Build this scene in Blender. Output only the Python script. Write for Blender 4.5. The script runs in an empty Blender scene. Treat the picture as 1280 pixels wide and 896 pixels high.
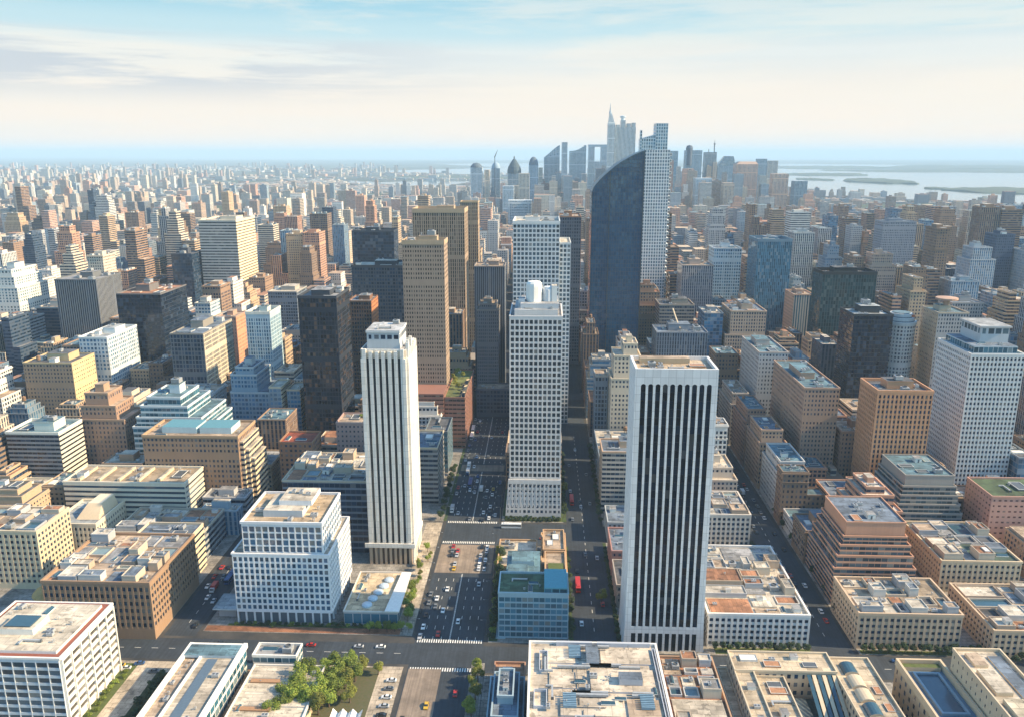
import bpy, math, random
import numpy as np
from mathutils import Vector
R = math.radians
sc = bpy.context.scene
COL = sc.collection

# ------------------------------------------------------------------ camera
CAM_H = 220.0
F_PX, W_PX, H_PX = 1018.0, 1280, 896
PITCH, YAW = R(14.1157), R(2.1823)
cam_d = bpy.data.cameras.new('camera')
cam = bpy.data.objects.new('camera', cam_d); COL.objects.link(cam)
cam.location = (0, 0, CAM_H)
cam.rotation_euler = (math.pi/2 - PITCH, 0, YAW)
cam_d.sensor_width = 36.0
cam_d.lens = 36.0 * F_PX / W_PX
cam_d.clip_start = 1.0
cam_d.clip_end = 400000.0
sc.camera = cam

# ------------------------------------------------------------------ light
EXPOSURE = 1.0
SKY = 0.125
SUN_EL, SUN_BACK = 33.0, 4.0           # elevation, degrees the sun stands behind the +X axis
sd = bpy.data.lights.new('sun', 'SUN'); sun = bpy.data.objects.new('sun', sd); COL.objects.link(sun)
sd.energy = 5.0; sd.angle = R(0.55); sd.color = (1.0, 0.77, 0.48)
to_sun = Vector((math.cos(R(SUN_EL))*math.cos(R(SUN_BACK)), -math.cos(R(SUN_EL))*math.sin(R(SUN_BACK)), math.sin(R(SUN_EL))))
sun.rotation_euler = to_sun.to_track_quat('Z', 'Y').to_euler()
sun.location = (900, -100, 900)

world = bpy.data.worlds.new('World'); sc.world = world; world.use_nodes = True
def build_world():
    nt = world.node_tree; N = nt.nodes; L = nt.links; N.clear()
    out = N.new('ShaderNodeOutputWorld'); bg = N.new('ShaderNodeBackground')
    bg.inputs['Strength'].default_value = SKY
    L.new(bg.outputs[0], out.inputs['Surface'])
    sky = N.new('ShaderNodeTexSky'); sky.sky_type = 'NISHITA'; sky.sun_disc = False
    sky.sun_elevation = R(SUN_EL); sky.sun_rotation = R(90 + SUN_BACK)
    sky.altitude = 100; sky.air_density = 1.6; sky.dust_density = 1.0; sky.ozone_density = 2.5
    tc = N.new('ShaderNodeTexCoord'); sep = N.new('ShaderNodeSeparateXYZ'); L.new(tc.outputs['Generated'], sep.inputs[0])
    def mr(src, a, b, c=0.0, d=1.0):
        m = N.new('ShaderNodeMapRange'); m.interpolation_type = 'SMOOTHSTEP'
        m.inputs[1].default_value = a; m.inputs[2].default_value = b; m.inputs[3].default_value = c; m.inputs[4].default_value = d
        L.new(src, m.inputs[0]); return m.outputs[0]
    def math_(op, a, b):
        m = N.new('ShaderNodeMath'); m.operation = op
        for i, v in enumerate((a, b)):
            if isinstance(v, (int, float)): m.inputs[i].default_value = v
            else: L.new(v, m.inputs[i])
        return m.outputs[0]
    def mix(f, a, b):
        m = N.new('ShaderNodeMix'); m.data_type = 'RGBA'
        if isinstance(f, (int, float)): m.inputs[0].default_value = f
        else: L.new(f, m.inputs[0])
        for i, v in ((6, a), (7, b)):
            if isinstance(v, tuple): m.inputs[i].default_value = (*v, 1)
            else: L.new(v, m.inputs[i])
        return m.outputs[2]
    K = 1/SKY/2**EXPOSURE                                              # the sky colours below are as seen, divided by the strength
    front = mr(sep.outputs['Y'], -0.15, 0.55)
    low = mr(sep.outputs['Z'], 0.13, 0.42, 1.0, 0.0)
    fac = math_('MULTIPLY', front, low)
    rp = N.new('ShaderNodeValToRGB'); L.new(mr(sep.outputs['Z'], 0.0, 0.25), rp.inputs[0]); 
    el = rp.color_ramp.elements
    rp.color_ramp.interpolation = 'EASE'
    stops = [(0.0, (1.10, .94, .78)), (0.145, (1.02, .93, .81)), (0.40, (.84, .89, .87)), (0.55, (.58, .80, .87)), (0.74, (.38, .68, .82)), (1.0, (.28, .55, .74))]
    el[0].position, el[0].color = stops[0][0], (*stops[0][1], 1)
    el[1].position, el[1].color = stops[-1][0], (*stops[-1][1], 1)
    for p, c in stops[1:-1]:
        e = el.new(p); e.color = (*c, 1)
    # clouds: long streaks low over the horizon
    def noise(sx, sy, sz, detail, rough, off):
        mp = N.new('ShaderNodeMapping'); L.new(tc.outputs['Generated'], mp.inputs[0])
        mp.inputs['Scale'].default_value = (sx, sy, sz); mp.inputs['Location'].default_value = off
        n = N.new('ShaderNodeTexNoise'); n.inputs['Scale'].default_value = 1; n.inputs['Detail'].default_value = detail
        n.inputs['Roughness'].default_value = rough; n.inputs['Distortion'].default_value = 0.25
        L.new(mp.outputs[0], n.inputs[0]); return n.outputs['Fac']
    c1 = noise(3.2, 3.2, 26, 12, 0.6, (3.1, 1.7, 0.4))
    veil = mr(c1, 0.45, 0.62)
    c2 = noise(3.0, 3.0, 40, 12, 0.62, (7.7, 2.2, 5.4))
    side = mr(sep.outputs['X'], -0.42, 0.02, 1.0, 0.12)      # the heavier bank of grey streaks stands over the western land
    band = math_('MULTIPLY', mr(sep.outputs['Z'], 0.045, 0.085), mr(sep.outputs['Z'], 0.112, 0.132, 1.0, 0.0))
    grey = math_('MULTIPLY', math_('MULTIPLY', mr(c2, 0.43, 0.58), band), side)
    base = mix(math_('MULTIPLY', veil, 0.5), rp.outputs[0], (1.0, .94, .83))
    base = mix(math_('MULTIPLY', grey, 0.72), base, (.54, .62, .71))
    sc_ = N.new('ShaderNodeVectorMath'); sc_.operation = 'SCALE'; L.new(base, sc_.inputs[0]); sc_.inputs['Scale'].default_value = K
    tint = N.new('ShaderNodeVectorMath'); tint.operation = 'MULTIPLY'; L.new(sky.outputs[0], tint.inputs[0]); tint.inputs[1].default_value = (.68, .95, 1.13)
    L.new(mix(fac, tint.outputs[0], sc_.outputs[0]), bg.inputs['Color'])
build_world()

vs = sc.view_settings
sc.display_settings.display_device = 'sRGB'
vs.view_transform = 'Standard'; vs.look = 'None'; vs.exposure = EXPOSURE; vs.gamma = 1.0; vs.use_curve_mapping = False
cy = sc.cycles
sc.render.engine = 'CYCLES'
cy.use_denoising = True
cy.max_bounces = 5; cy.diffuse_bounces = 3; cy.glossy_bounces = 3; cy.transmission_bounces = 2; cy.volume_bounces = 1; cy.transparent_max_bounces = 4
cy.caustics_reflective = False; cy.caustics_refractive = False
cy.sample_clamp_indirect = 4.0

# ------------------------------------------------------------------ projection (used to decide what stands in front of what)
_cp, _sp, _cy, _sy = math.cos(PITCH), math.sin(PITCH), math.cos(YAW), math.sin(YAW)
RT = (_cy, _sy, 0); FW = (-_sy*_cp, _cy*_cp, -_sp); UP = (-_sy*_sp, _cy*_sp, _cp)
def px(x, y, z):
    v = (x, y, z - CAM_H)
    c = [v[0]*A[0] + v[1]*A[1] + v[2]*A[2] for A in (RT, UP, FW)]
    d = max(c[2], 1.0)
    return (W_PX/2 + F_PX*c[0]/d, H_PX/2 - F_PX*c[1]/d)

# ------------------------------------------------------------------ materials
MATS = {}
class NT:
    def __init__(self, name):
        self.m = bpy.data.materials.new(name); self.m.use_nodes = True
        self.t = self.m.node_tree; self.N = self.t.nodes; self.L = self.t.links
        self.b = self.N['Principled BSDF']
    def n(self, kind, **kw):
        x = self.N.new(kind)
        for k, v in kw.items(): setattr(x, k, v)
        return x
    def put(self, sock, v):
        if isinstance(v, (int, float)): sock.default_value = v
        elif isinstance(v, tuple): sock.default_value = (*v, 1) if len(v) == 3 and sock.type == 'RGBA' else v
        else: self.L.new(v, sock)
    def math(self, op, a, b=0.0, c=0.0):
        x = self.n('ShaderNodeMath', operation=op); self.put(x.inputs[0], a); self.put(x.inputs[1], b)
        if op in ('MULTIPLY_ADD', 'COMPARE', 'SMOOTH_MIN'): self.put(x.inputs[2], c)
        return x.outputs[0]
    def mix(self, f, a, b, blend='MIX'):
        x = self.n('ShaderNodeMix', data_type='RGBA', blend_type=blend); self.put(x.inputs[0], f); self.put(x.inputs[6], a); self.put(x.inputs[7], b)
        return x.outputs[2]
    def range(self, v, a, b, c=0.0, d=1.0):
        x = self.n('ShaderNodeMapRange'); self.put(x.inputs[0], v)
        for i, q in enumerate((a, b, c, d)): x.inputs[i+1].default_value = q
        return x.outputs[0]
    def noise(self, scale, detail=3, rough=0.55, vec=None, dims='3D'):
        x = self.n('ShaderNodeTexNoise'); x.inputs['Scale'].default_value = scale; x.inputs['Detail'].default_value = detail; x.inputs['Roughness'].default_value = rough
        if vec is not None: self.L.new(vec, x.inputs['Vector'])
        return x
    def pos(self): return self.n('ShaderNodeNewGeometry').outputs['Position']
    def scaled(self, v, s):
        x = self.n('ShaderNodeVectorMath', operation='MULTIPLY'); self.L.new(v, x.inputs[0]); x.inputs[1].default_value = s; return x.outputs[0]

def wall_tone(t, color, amount=0.34):
    """weathered masonry: broad tone drift plus fine vertical streaks of dirt"""
    p = t.pos()
    a = t.noise(0.045, 3, 0.6, p).outputs['Fac']
    b = t.noise(1.0, 4, 0.65, t.scaled(p, (0.9, 0.9, 0.06))).outputs['Fac']
    f = t.math('ADD', t.math('MULTIPLY', a, amount), t.math('MULTIPLY', b, amount*0.8))
    f = t.math('ADD', f, 1.04 - amount*0.9)
    x = t.n('ShaderNodeVectorMath', operation='SCALE'); t.put(x.inputs[0], color); t.L.new(f, x.inputs['Scale'])
    return x.outputs[0]

def rich(c, k=1.12):
    m = (c[0]+c[1]+c[2])/3
    return tuple(max(.004, m+(v-m)*(k if c[0] > c[2] else 1.0)) for v in c)
def wall_mat(color, rough=0.85):
    color = rich(color)
    k = ('wall', color)
    if k not in MATS:
        t = NT('wall_plain'); t.put(t.b.inputs['Base Color'], wall_tone(t, color)); t.b.inputs['Roughness'].default_value = rough
        MATS[k] = t.m
    return MATS[k]

def panel_mat(color, size=(3.3, 3.7)):
    """stone or precast panels with open joints and rain streaks"""
    k = ('panel', color, size)
    if k not in MATS:
        t = NT('stone_panels'); p = t.pos(); s = t.n('ShaderNodeSeparateXYZ'); t.L.new(p, s.inputs[0]); c = t.n('ShaderNodeCombineXYZ'); t.put(c.inputs[0], t.math('ADD', s.outputs[0], s.outputs[1])); t.put(c.inputs[1], s.outputs[2])
        br = t.n('ShaderNodeTexBrick'); t.L.new(c.outputs[0], br.inputs['Vector']); br.offset = 0.0; br.inputs['Scale'].default_value = 1; br.inputs['Brick Width'].default_value = size[0]; br.inputs['Row Height'].default_value = size[1]; br.inputs['Mortar Size'].default_value = .06
        w = wall_tone(t, color, .3); x = t.n('ShaderNodeVectorMath', operation='SCALE'); t.L.new(w, x.inputs[0]); x.inputs['Scale'].default_value = .86
        y = t.n('ShaderNodeVectorMath', operation='SCALE'); t.L.new(w, y.inputs[0]); y.inputs['Scale'].default_value = .5
        t.L.new(w, br.inputs['Color1']); t.L.new(x.outputs[0], br.inputs['Color2']); t.L.new(y.outputs[0], br.inputs['Mortar']); t.L.new(br.outputs['Color'], t.b.inputs['Base Color']); t.b.inputs['Roughness'].default_value = .7
        MATS[k] = t.m
    return MATS[k]

def facade(wall, glass, ww, wh, attr=False, ior=1.5, vary=0.8, blind=0.14, mull=0.0, grough=0.1, odd=True, litc=None):
    """windows laid out in the face's own UV space (u counts bays, v counts storeys)"""
    if not attr: wall = rich(wall)
    k = ('fac', wall, glass, ww, wh, attr, ior, vary, blind, mull, odd, litc)
    if k in MATS: return MATS[k]
    t = NT('facade')
    uv = t.n('ShaderNodeUVMap').outputs[0]
    s = t.n('ShaderNodeSeparateXYZ'); t.L.new(uv, s.inputs[0]); u, v = s.outputs[0], s.outputs[1]
    fu = t.math('ABSOLUTE', t.math('SUBTRACT', t.math('FRACT', u), 0.5))
    fv = t.math('ABSOLUTE', t.math('SUBTRACT', t.math('FRACT', v), 0.5))
    mk = None
    if ww < 1: mk = t.math('LESS_THAN', fu, ww/2)
    if wh < 1:
        m2 = t.math('LESS_THAN', fv, wh/2); mk = m2 if mk is None else t.math('MULTIPLY', mk, m2)
    if mk is None: mk = t.math('GREATER_THAN', fu, -1.0)
    if odd and mull == 0 and 0.2 < ww < 0.9 and wh < 0.9:             # every few bays a narrow window, now and then a blank plant storey
        oi0 = t.n('ShaderNodeObjectInfo').outputs['Random']
        k1 = t.math('ADD', 3.0, t.math('FLOOR', t.math('MULTIPLY', oi0, 3.99))); k2 = t.math('ADD', 11.0, t.math('FLOOR', t.math('MULTIPLY', t.math('FRACT', t.math('MULTIPLY', oi0, 17.0)), 8.0)))
        nar = t.math('LESS_THAN', t.math('MODULO', t.math('FLOOR', u), k1), 0.5); w2 = t.math('SUBTRACT', ww/2, t.math('MULTIPLY', nar, ww*.2))
        mk = t.math('MULTIPLY', mk, t.math('LESS_THAN', fu, w2)); mk = t.math('MULTIPLY', mk, t.math('GREATER_THAN', t.math('MODULO', t.math('FLOOR', v), k2), 0.5))
    if mull > 0:                                              # thin bars through glass walls
        mm = t.math('MULTIPLY', t.math('LESS_THAN', fu, 0.5 - mull), t.math('LESS_THAN', fv, 0.5 - mull*0.8)); mk = t.math('MULTIPLY', mk, mm)
    oi = t.n('ShaderNodeObjectInfo').outputs['Random']
    cx = t.n('ShaderNodeCombineXYZ')
    t.put(cx.inputs[0], t.math('FLOOR', u)); t.put(cx.inputs[1], t.math('FLOOR', v)); t.put(cx.inputs[2], t.math('MULTIPLY', oi, 91.0))
    wn = t.n('ShaderNodeTexWhiteNoise', noise_dimensions='3D'); t.L.new(cx.outputs[0], wn.inputs[0])
    val = wn.outputs['Value']
    gs = t.n('ShaderNodeVectorMath', operation='SCALE'); t.put(gs.inputs[0], glass); t.put(gs.inputs['Scale'], t.math('ADD', t.math('MULTIPLY', val, vary*1.6), 1.0 - vary*0.6))
    lit = t.math('GREATER_THAN', val, 1.0 - blind)
    g = t.mix(t.math('MULTIPLY', lit, 0.3 if litc else 0.16 if max(glass) < .03 or glass[2] > glass[0]*2.5 and max(wall) < .2 else 0.4), gs.outputs[0], litc if litc else (.30, .27, .22) if max(glass) > .026 or glass[0] > glass[2] else (.12, .17, .23))
    if attr:
        ca = t.n('ShaderNodeAttribute', attribute_name='wall_col').outputs['Color']
        w = wall_tone(t, ca, 0.16)
    else: w = wall_tone(t, wall)
    t.put(t.b.inputs['Base Color'], t.mix(mk, w, g))
    t.put(t.b.inputs['Roughness'], t.range(mk, 0, 1, 0.85, grough))
    t.b.inputs['IOR'].default_value = ior
    nm = t.n('ShaderNodeNewGeometry').outputs['Normal']
    j = t.n('ShaderNodeVectorMath', operation='SUBTRACT'); t.L.new(wn.outputs['Color'], j.inputs[0]); j.inputs[1].default_value = (.5, .5, .5)
    j2 = t.n('ShaderNodeVectorMath', operation='SCALE'); t.L.new(j.outputs[0], j2.inputs[0]); t.put(j2.inputs['Scale'], t.math('MULTIPLY', mk, 0.06))
    j3 = t.n('ShaderNodeVectorMath', operation='ADD'); t.L.new(nm, j3.inputs[0]); t.L.new(j2.outputs[0], j3.inputs[1])
    last = j3.outputs[0]
    if mull > 0 or ww > .85:                                  # big glass walls are never quite flat
        wv = t.noise(1.0, 3, .5, t.scaled(t.pos(), (.05, .05, .09))).outputs['Color']
        k1 = t.n('ShaderNodeVectorMath', operation='SUBTRACT'); t.L.new(wv, k1.inputs[0]); k1.inputs[1].default_value = (.5, .5, .5)
        k2 = t.n('ShaderNodeVectorMath', operation='SCALE'); t.L.new(k1.outputs[0], k2.inputs[0]); t.put(k2.inputs['Scale'], t.math('MULTIPLY', mk, 0.16))
        k3 = t.n('ShaderNodeVectorMath', operation='ADD'); t.L.new(last, k3.inputs[0]); t.L.new(k2.outputs[0], k3.inputs[1]); last = k3.outputs[0]
    j4 = t.n('ShaderNodeVectorMath', operation='NORMALIZE'); t.L.new(last, j4.inputs[0]); t.L.new(j4.outputs[0], t.b.inputs['Normal'])
    MATS[k] = t.m
    return t.m

def pane_mat(glass, ior=1.5, vary=0.8, blind=0.12):
    k = ('pane', glass, ior, vary, blind)
    if k in MATS: return MATS[k]
    t = NT('window_glass')
    r = t.math('FRACT', t.math('ADD', t.n('ShaderNodeObjectInfo').outputs['Random'], t.n('ShaderNodeNewGeometry').outputs['Random Per Island']))
    wn = t.n('ShaderNodeTexWhiteNoise', noise_dimensions='1D'); t.put(wn.inputs['W'], t.math('MULTIPLY', r, 777.0))
    gs = t.n('ShaderNodeVectorMath', operation='SCALE'); t.put(gs.inputs[0], glass); t.put(gs.inputs['Scale'], t.math('ADD', t.math('MULTIPLY', r, vary*1.6), 1.0 - vary*0.6))
    lit = t.math('GREATER_THAN', wn.outputs['Value'], 1.0 - blind)
    t.put(t.b.inputs['Base Color'], t.mix(t.math('MULTIPLY', lit, 0.5 if max(glass) > .03 else 0.18), gs.outputs[0], (.32, .29, .24)))
    t.b.inputs['Roughness'].default_value = 0.08; t.b.inputs['IOR'].default_value = ior
    nm = t.n('ShaderNodeNewGeometry').outputs['Normal']
    j = t.n('ShaderNodeVectorMath', operation='SUBTRACT'); t.L.new(wn.outputs['Color'], j.inputs[0]); j.inputs[1].default_value = (.5, .5, .5)
    j2 = t.n('ShaderNodeVectorMath', operation='SCALE'); t.L.new(j.outputs[0], j2.inputs[0]); j2.inputs['Scale'].default_value = 0.05
    j3 = t.n('ShaderNodeVectorMath', operation='ADD'); t.L.new(nm, j3.inputs[0]); t.L.new(j2.outputs[0], j3.inputs[1])
    j4 = t.n('ShaderNodeVectorMath', operation='NORMALIZE'); t.L.new(j3.outputs[0], j4.inputs[0]); t.L.new(j4.outputs[0], t.b.inputs['Normal'])
    MATS[k] = t.m
    return t.m

def roof_mat(color, sheet=(7.0, 3.2), contrast=0.28):
    """roofing membrane: sheets of slightly different age, ponding stains, worn patches"""
    k = ('roof', color, sheet, contrast)
    if k in MATS: return MATS[k]
    t = NT('roofing'); p = t.pos()
    br = t.n('ShaderNodeTexBrick'); t.L.new(p, br.inputs['Vector']); br.inputs['Scale'].default_value = 1.0
    br.inputs['Brick Width'].default_value = sheet[0]; br.inputs['Row Height'].default_value = sheet[1]; br.inputs['Mortar Size'].default_value = 0.1
    d = tuple(c*(1-contrast) for c in color); l = tuple(min(.85, c*(1+contrast*0.6)) for c in color)
    t.put(br.inputs['Color1'], l); t.put(br.inputs['Color2'], d); t.put(br.inputs['Mortar'], tuple(c*0.55 for c in color))
    n1 = t.noise(0.09, 5, 0.65, p).outputs['Fac']; n2 = t.noise(0.6, 4, 0.6, p).outputs['Fac']
    stain = t.range(n1, 0.36, 0.64, 0.52, 1.14); fine = t.range(n2, 0.3, 0.7, 0.88, 1.08)
    x = t.n('ShaderNodeVectorMath', operation='SCALE'); t.L.new(br.outputs['Color'], x.inputs[0]); t.put(x.inputs['Scale'], t.math('MULTIPLY', t.math('MULTIPLY', stain, fine), t.range(t.noise(0.16, 5, 0.7, t.scaled(p, (1.0, 1.7, 1.0))).outputs['Fac'], 0.585, 0.60, 1.0, 0.58)))
    t.L.new(x.outputs[0], t.b.inputs['Base Color']); t.b.inputs['Roughness'].default_value = 0.9
    MATS[k] = t.m
    return t.m

def plain(name, color, rough=0.6, metal=0.0, vary=0.0, emit=None):
    k = ('plain', name, color, rough, metal)
    if k in MATS: return MATS[k]
    t = NT(name); t.b.inputs['Roughness'].default_value = rough; t.b.inputs['Metallic'].default_value = metal
    n = t.noise(0.8, 4, 0.6, t.pos()).outputs['Fac']
    x = t.n('ShaderNodeVectorMath', operation='SCALE'); t.put(x.inputs[0], color); t.put(x.inputs['Scale'], t.range(n, 0.3, 0.7, 1 - (vary or 0.1), 1 + (vary or 0.1)))
    t.L.new(x.outputs[0], t.b.inputs['Base Color'])
    MATS[k] = t.m
    return t.m

WHITE, OFFW, CREAM = (.70, .67, .61), (.58, .55, .50), (.58, .47, .33)
TAN, BROWN, ORANGE, SALMON = (.42, .28, .17), (.26, .15, .095), (.48, .24, .13), (.46, .24, .155)
GREY, DGREY, BLACK = (.36, .36, .37), (.11, .135, .16), (.010, .018, .032)
YELLOW = (.50, .42, .30)
G_NAVY, G_TEAL, G_BLUE, G_BLACK = (.011, .028, .055), (.03, .10, .14), (.04, .12, .21), (.005, .012, .026)
R_CREAM, R_TAN, R_GREY, R_DARK, R_TEAL, R_GREEN, R_RUST, R_SLATE = (.56, .49, .39), (.42, .32, .23), (.30, .30, .30), (.10, .105, .115), (.11, .20, .24), (.07, .13, .075), (.36, .17, .09), (.15, .19, .24)

# ------------------------------------------------------------------ mesh building
class MB:
    def __init__(self):
        self.v, self.f, self.uv, self.mi, self.mats, self._k, self.smooth = [], [], [], [], [], {}, []
    def mat(self, m):
        if m.name not in self._k: self._k[m.name] = len(self.mats); self.mats.append(m)
        return self._k[m.name]
    def face(self, pts, m, uv=None, smooth=False):
        i = len(self.v); self.v.extend(pts); self.f.append(tuple(range(i, i+len(pts))))
        self.uv.extend(uv if uv else [(0.0, 0.0)]*len(pts)); self.mi.append(self.mat(m)); self.smooth.append(smooth)
    def box(self, x0, x1, y0, y1, z0, z1, side, top=None, bay=3.5, floor=3.6, bottom=False):
        self.prism([(x0, y0), (x1, y0), (x1, y1), (x0, y1)], z0, z1, side, top, bay, floor, bottom)
    def prism(self, poly, z0, z1, side, top=None, bay=3.5, floor=3.6, bottom=False, top_poly=None, whole=False):
        n = len(poly); tp = top_poly or poly
        nf = max(1, round((z1-z0)/floor))
        uacc = 0.0
        for i in range(n):
            a, b = poly[i], poly[(i+1) % n]; a2, b2 = tp[i], tp[(i+1) % n]
            L = math.hypot(b[0]-a[0], b[1]-a[1])
            if whole: u0, u1 = uacc, uacc + L/bay; uacc = u1
            else: u0, u1 = 0.0, float(max(1, round(L/bay)))
            self.face([(a[0], a[1], z0), (b[0], b[1], z0), (b2[0], b2[1], z1), (a2[0], a2[1], z1)], side, [(u0, 0), (u1, 0), (u1, nf), (u0, nf)])
        self.face([(p[0], p[1], z1) for p in tp], top or side, [(0, 0)]*n)
        if bottom: self.face([(p[0], p[1], z0) for p in reversed(poly)], side, [(0, 0)]*n)
    def fbox(self, o, U, Nn, u0, u1, n0, n1, z0, z1, m):
        """box in a wall's own frame: o corner, U along, Nn outward"""
        def P(u, n, z): return (o[0]+U[0]*u+Nn[0]*n, o[1]+U[1]*u+Nn[1]*n, z)
        A = [P(u0, n1, z0), P(u1, n1, z0), P(u1, n1, z1), P(u0, n1, z1)]
        B = [P(u0, n0, z0), P(u1, n0, z0), P(u1, n0, z1), P(u0, n0, z1)]
        self.face(A, m); self.face([A[3], A[2], B[2], B[3]], m); self.face([A[1], A[0], B[0], B[1]], m)
        self.face([A[0], A[3], B[3], B[0]], m); self.face([A[2], A[1], B[1], B[2]], m)
    def ring(self, x0, x1, y0, y1, t, z0, z1, m):
        self.box(x0, x1, y0, y0+t, z0, z1, m); self.box(x0, x1, y1-t, y1, z0, z1, m)
        self.box(x0, x0+t, y0+t, y1-t, z0, z1, m); self.box(x1-t, x1, y0+t, y1-t, z0, z1, m)
    def lathe(self, cx, cy, prof, n, m, cap=True, smooth=True, a0=0.0):
        for (r0, z0), (r1, z1) in zip(prof, prof[1:]):
            for i in range(n):
                a, b = a0+2*math.pi*i/n, a0+2*math.pi*(i+1)/n
                q = [(cx+r0*math.cos(a), cy+r0*math.sin(a), z0), (cx+r0*math.cos(b), cy+r0*math.sin(b), z0), (cx+r1*math.cos(b), cy+r1*math.sin(b), z1), (cx+r1*math.cos(a), cy+r1*math.sin(a), z1)]
                if r1 < 1e-4: q = q[:3]
                elif r0 < 1e-4: q = [q[0], q[2], q[3]]
                self.face(q, m, [(i*1.0, 0), (i+1.0, 0), (i+1.0, 1), (i*1.0, 1)][:len(q)], smooth)
        if cap and prof[-1][0] > 1e-4:
            r, z = prof[-1]; self.face([(cx+r*math.cos(a0+2*math.pi*i/n), cy+r*math.sin(a0+2*math.pi*i/n), z) for i in range(n)], m)
    def mesh(self, name, off=(0, 0, 0)):
        me = bpy.data.meshes.new(name)
        v = [(a-off[0], b-off[1], c-off[2]) for a, b, c in self.v]
        me.from_pydata(v, [], self.f)
        for m in self.mats: me.materials.append(m)
        me.polygons.foreach_set('material_index', self.mi)
        if any(self.smooth): me.polygons.foreach_set('use_smooth', self.smooth)
        ul = me.uv_layers.new(name='UVMap'); ul.data.foreach_set('uv', [c for p in self.uv for c in p])
        me.update(); return me
    def build(self, name, parent=None, off=None):
        off = off or (tuple(parent.location) if parent else (0, 0, 0))
        o = bpy.data.objects.new(name, self.mesh(name, off)); COL.objects.link(o)
        if parent: o.parent = parent
        return o

def tag(o, label=None, cat=None, group=None, kind=None):
    if label: o['label'] = label
    if cat: o['category'] = cat
    if group: o['group'] = group
    if kind: o['kind'] = kind
    return o
def empty(name, loc, label, cat, group=None):
    o = bpy.data.objects.new(name, None); COL.objects.link(o); o.location = loc; o.empty_display_size = 2
    return tag(o, label, cat, group)
def child(name, me, parent, loc, rz=0.0, scale=None):
    o = bpy.data.objects.new(name, me); COL.objects.link(o); o.parent = parent; o.location = loc; o.rotation_euler = (0, 0, rz)
    if scale: o.scale = scale
    return o

# ------------------------------------------------------------------ rooftop fittings (shared meshes, one object each)
STEEL = plain('galvanised_steel', (.42, .43, .43), .45, .3); DSTEEL = plain('dark_steel', (.10, .11, .12), .5, .2)
PALE = plain('pale_paint', (.66, .64, .58), .6); TIMBER = plain('tank_timber', (.20, .12, .07), .8, 0, .25)
BLUEG = plain('skylight_glass', (.035, .08, .11), .12); TEALP = plain('teal_membrane', (.17, .24, .26), .7, 0, .15)
RUSTP = plain('rust_membrane', (.34, .17, .09), .85, 0, .25)
FIT = {}
def make_fittings():
    m = MB(); m.box(-1.7, 1.7, -1.1, 1.1, .25, 1.7, STEEL)
    for x in (-.85, .85): m.lathe(x, 0, [(.62, 1.7), (.62, 1.85), (.5, 1.86)], 10, DSTEEL)
    m.box(-1.6, 1.6, -1.0, -.8, 0, .25, DSTEEL); m.box(-1.6, 1.6, .8, 1.0, 0, .25, DSTEEL); FIT['air_conditioner'] = m.mesh('air_conditioner')
    m = MB(); m.box(-5, 5, -.45, .45, .5, 1.3, STEEL); m.box(4.1, 5, .45, 3.2, .5, 1.3, STEEL); m.box(-5.4, -5, -.7, .7, 0, 1.6, DSTEEL)
    for x in (-4, -1.5, 1, 3.5): m.box(x-.08, x+.08, -.5, .5, 0, .5, DSTEEL)
    FIT['duct'] = m.mesh('duct')
    m = MB(); m.box(-2.2, 2.2, -2.6, 2.6, 0, 2.9, PALE, roof_mat(R_GREY)); m.box(-2.4, 2.4, -2.8, 2.8, 2.9, 3.1, PALE, roof_mat(R_GREY)); m.box(-.5, .5, -2.66, -2.602, 0, 2.1, DSTEEL); FIT['stair_house'] = m.mesh('stair_house')
    m = MB()
    for x, y, h in ((0, 0, 1.6), (.8, .2, 1.1), (.3, .8, 1.3)): m.lathe(x, y, [(.16, 0), (.16, h), (.3, h), (.3, h+.2), (.05, h+.35)], 8, STEEL)
    FIT['vent_pipe'] = m.mesh('vent_pipe')
    m = MB(); m.lathe(0, 0, [(1.9, 2.6), (1.85, 6.0), (2.05, 6.05), (.05, 7.3)], 14, TIMBER, smooth=False); m.lathe(0, 0, [(2.0, 2.4), (2.0, 2.6)], 14, DSTEEL)
    for a in range(4): x, y = 1.3*math.cos(a*1.571+.78), 1.3*math.sin(a*1.571+.78); m.box(x-.12, x+.12, y-.12, y+.12, 0, 2.45, DSTEEL)
    FIT['water_tank'] = m.mesh('water_tank')
    m = MB(); m.box(-3.5, 3.5, -1.4, 1.4, 0, .5, PALE)
    a, b, c, d = (-3.4, -1.3, .5), (3.4, -1.3, .5), (3.4, 1.3, .5), (-3.4, 1.3, .5); e, f = (-3.0, 0, 1.5), (3.0, 0, 1.5)
    m.face([a, b, f, e], BLUEG); m.face([c, d, e, f], BLUEG); m.face([b, c, f], BLUEG); m.face([d, a, e], BLUEG); FIT['skylight'] = m.mesh('skylight')
    m = MB(); m.box(-2.4, 2.4, -2.4, 2.4, .4, 3.0, STEEL); m.lathe(0, 0, [(1.7, 3.0), (1.55, 3.7), (1.35, 3.7), (1.3, 3.2)], 14, DSTEEL)
    for s in (-2.41, 2.41):
        for k in range(5): m.box(-2.2, 2.2, min(s, s*.99), max(s, s*.99), .7+k*.42, .9+k*.42, DSTEEL)
    for x in (-2.1, 2.1):
        for y in (-2.1, 2.1): m.box(x-.15, x+.15, y-.15, y+.15, 0, .4, DSTEEL)
    FIT['cooling_tower'] = m.mesh('cooling_tower')
    for nm, mt in (('pale', PALE), ('teal', TEALP), ('rust', RUSTP), ('dark', DSTEEL)):
        m = MB(); m.box(-4.5, 4.5, -2.6, 2.6, 0, .75, mt); m.ring(-4.5, 4.5, -2.6, 2.6, .2, .75, 1.0, PALE if nm != 'pale' else STEEL)
        FIT['roof_platform_'+nm] = m.mesh('roof_platform')
make_fittings()
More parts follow.
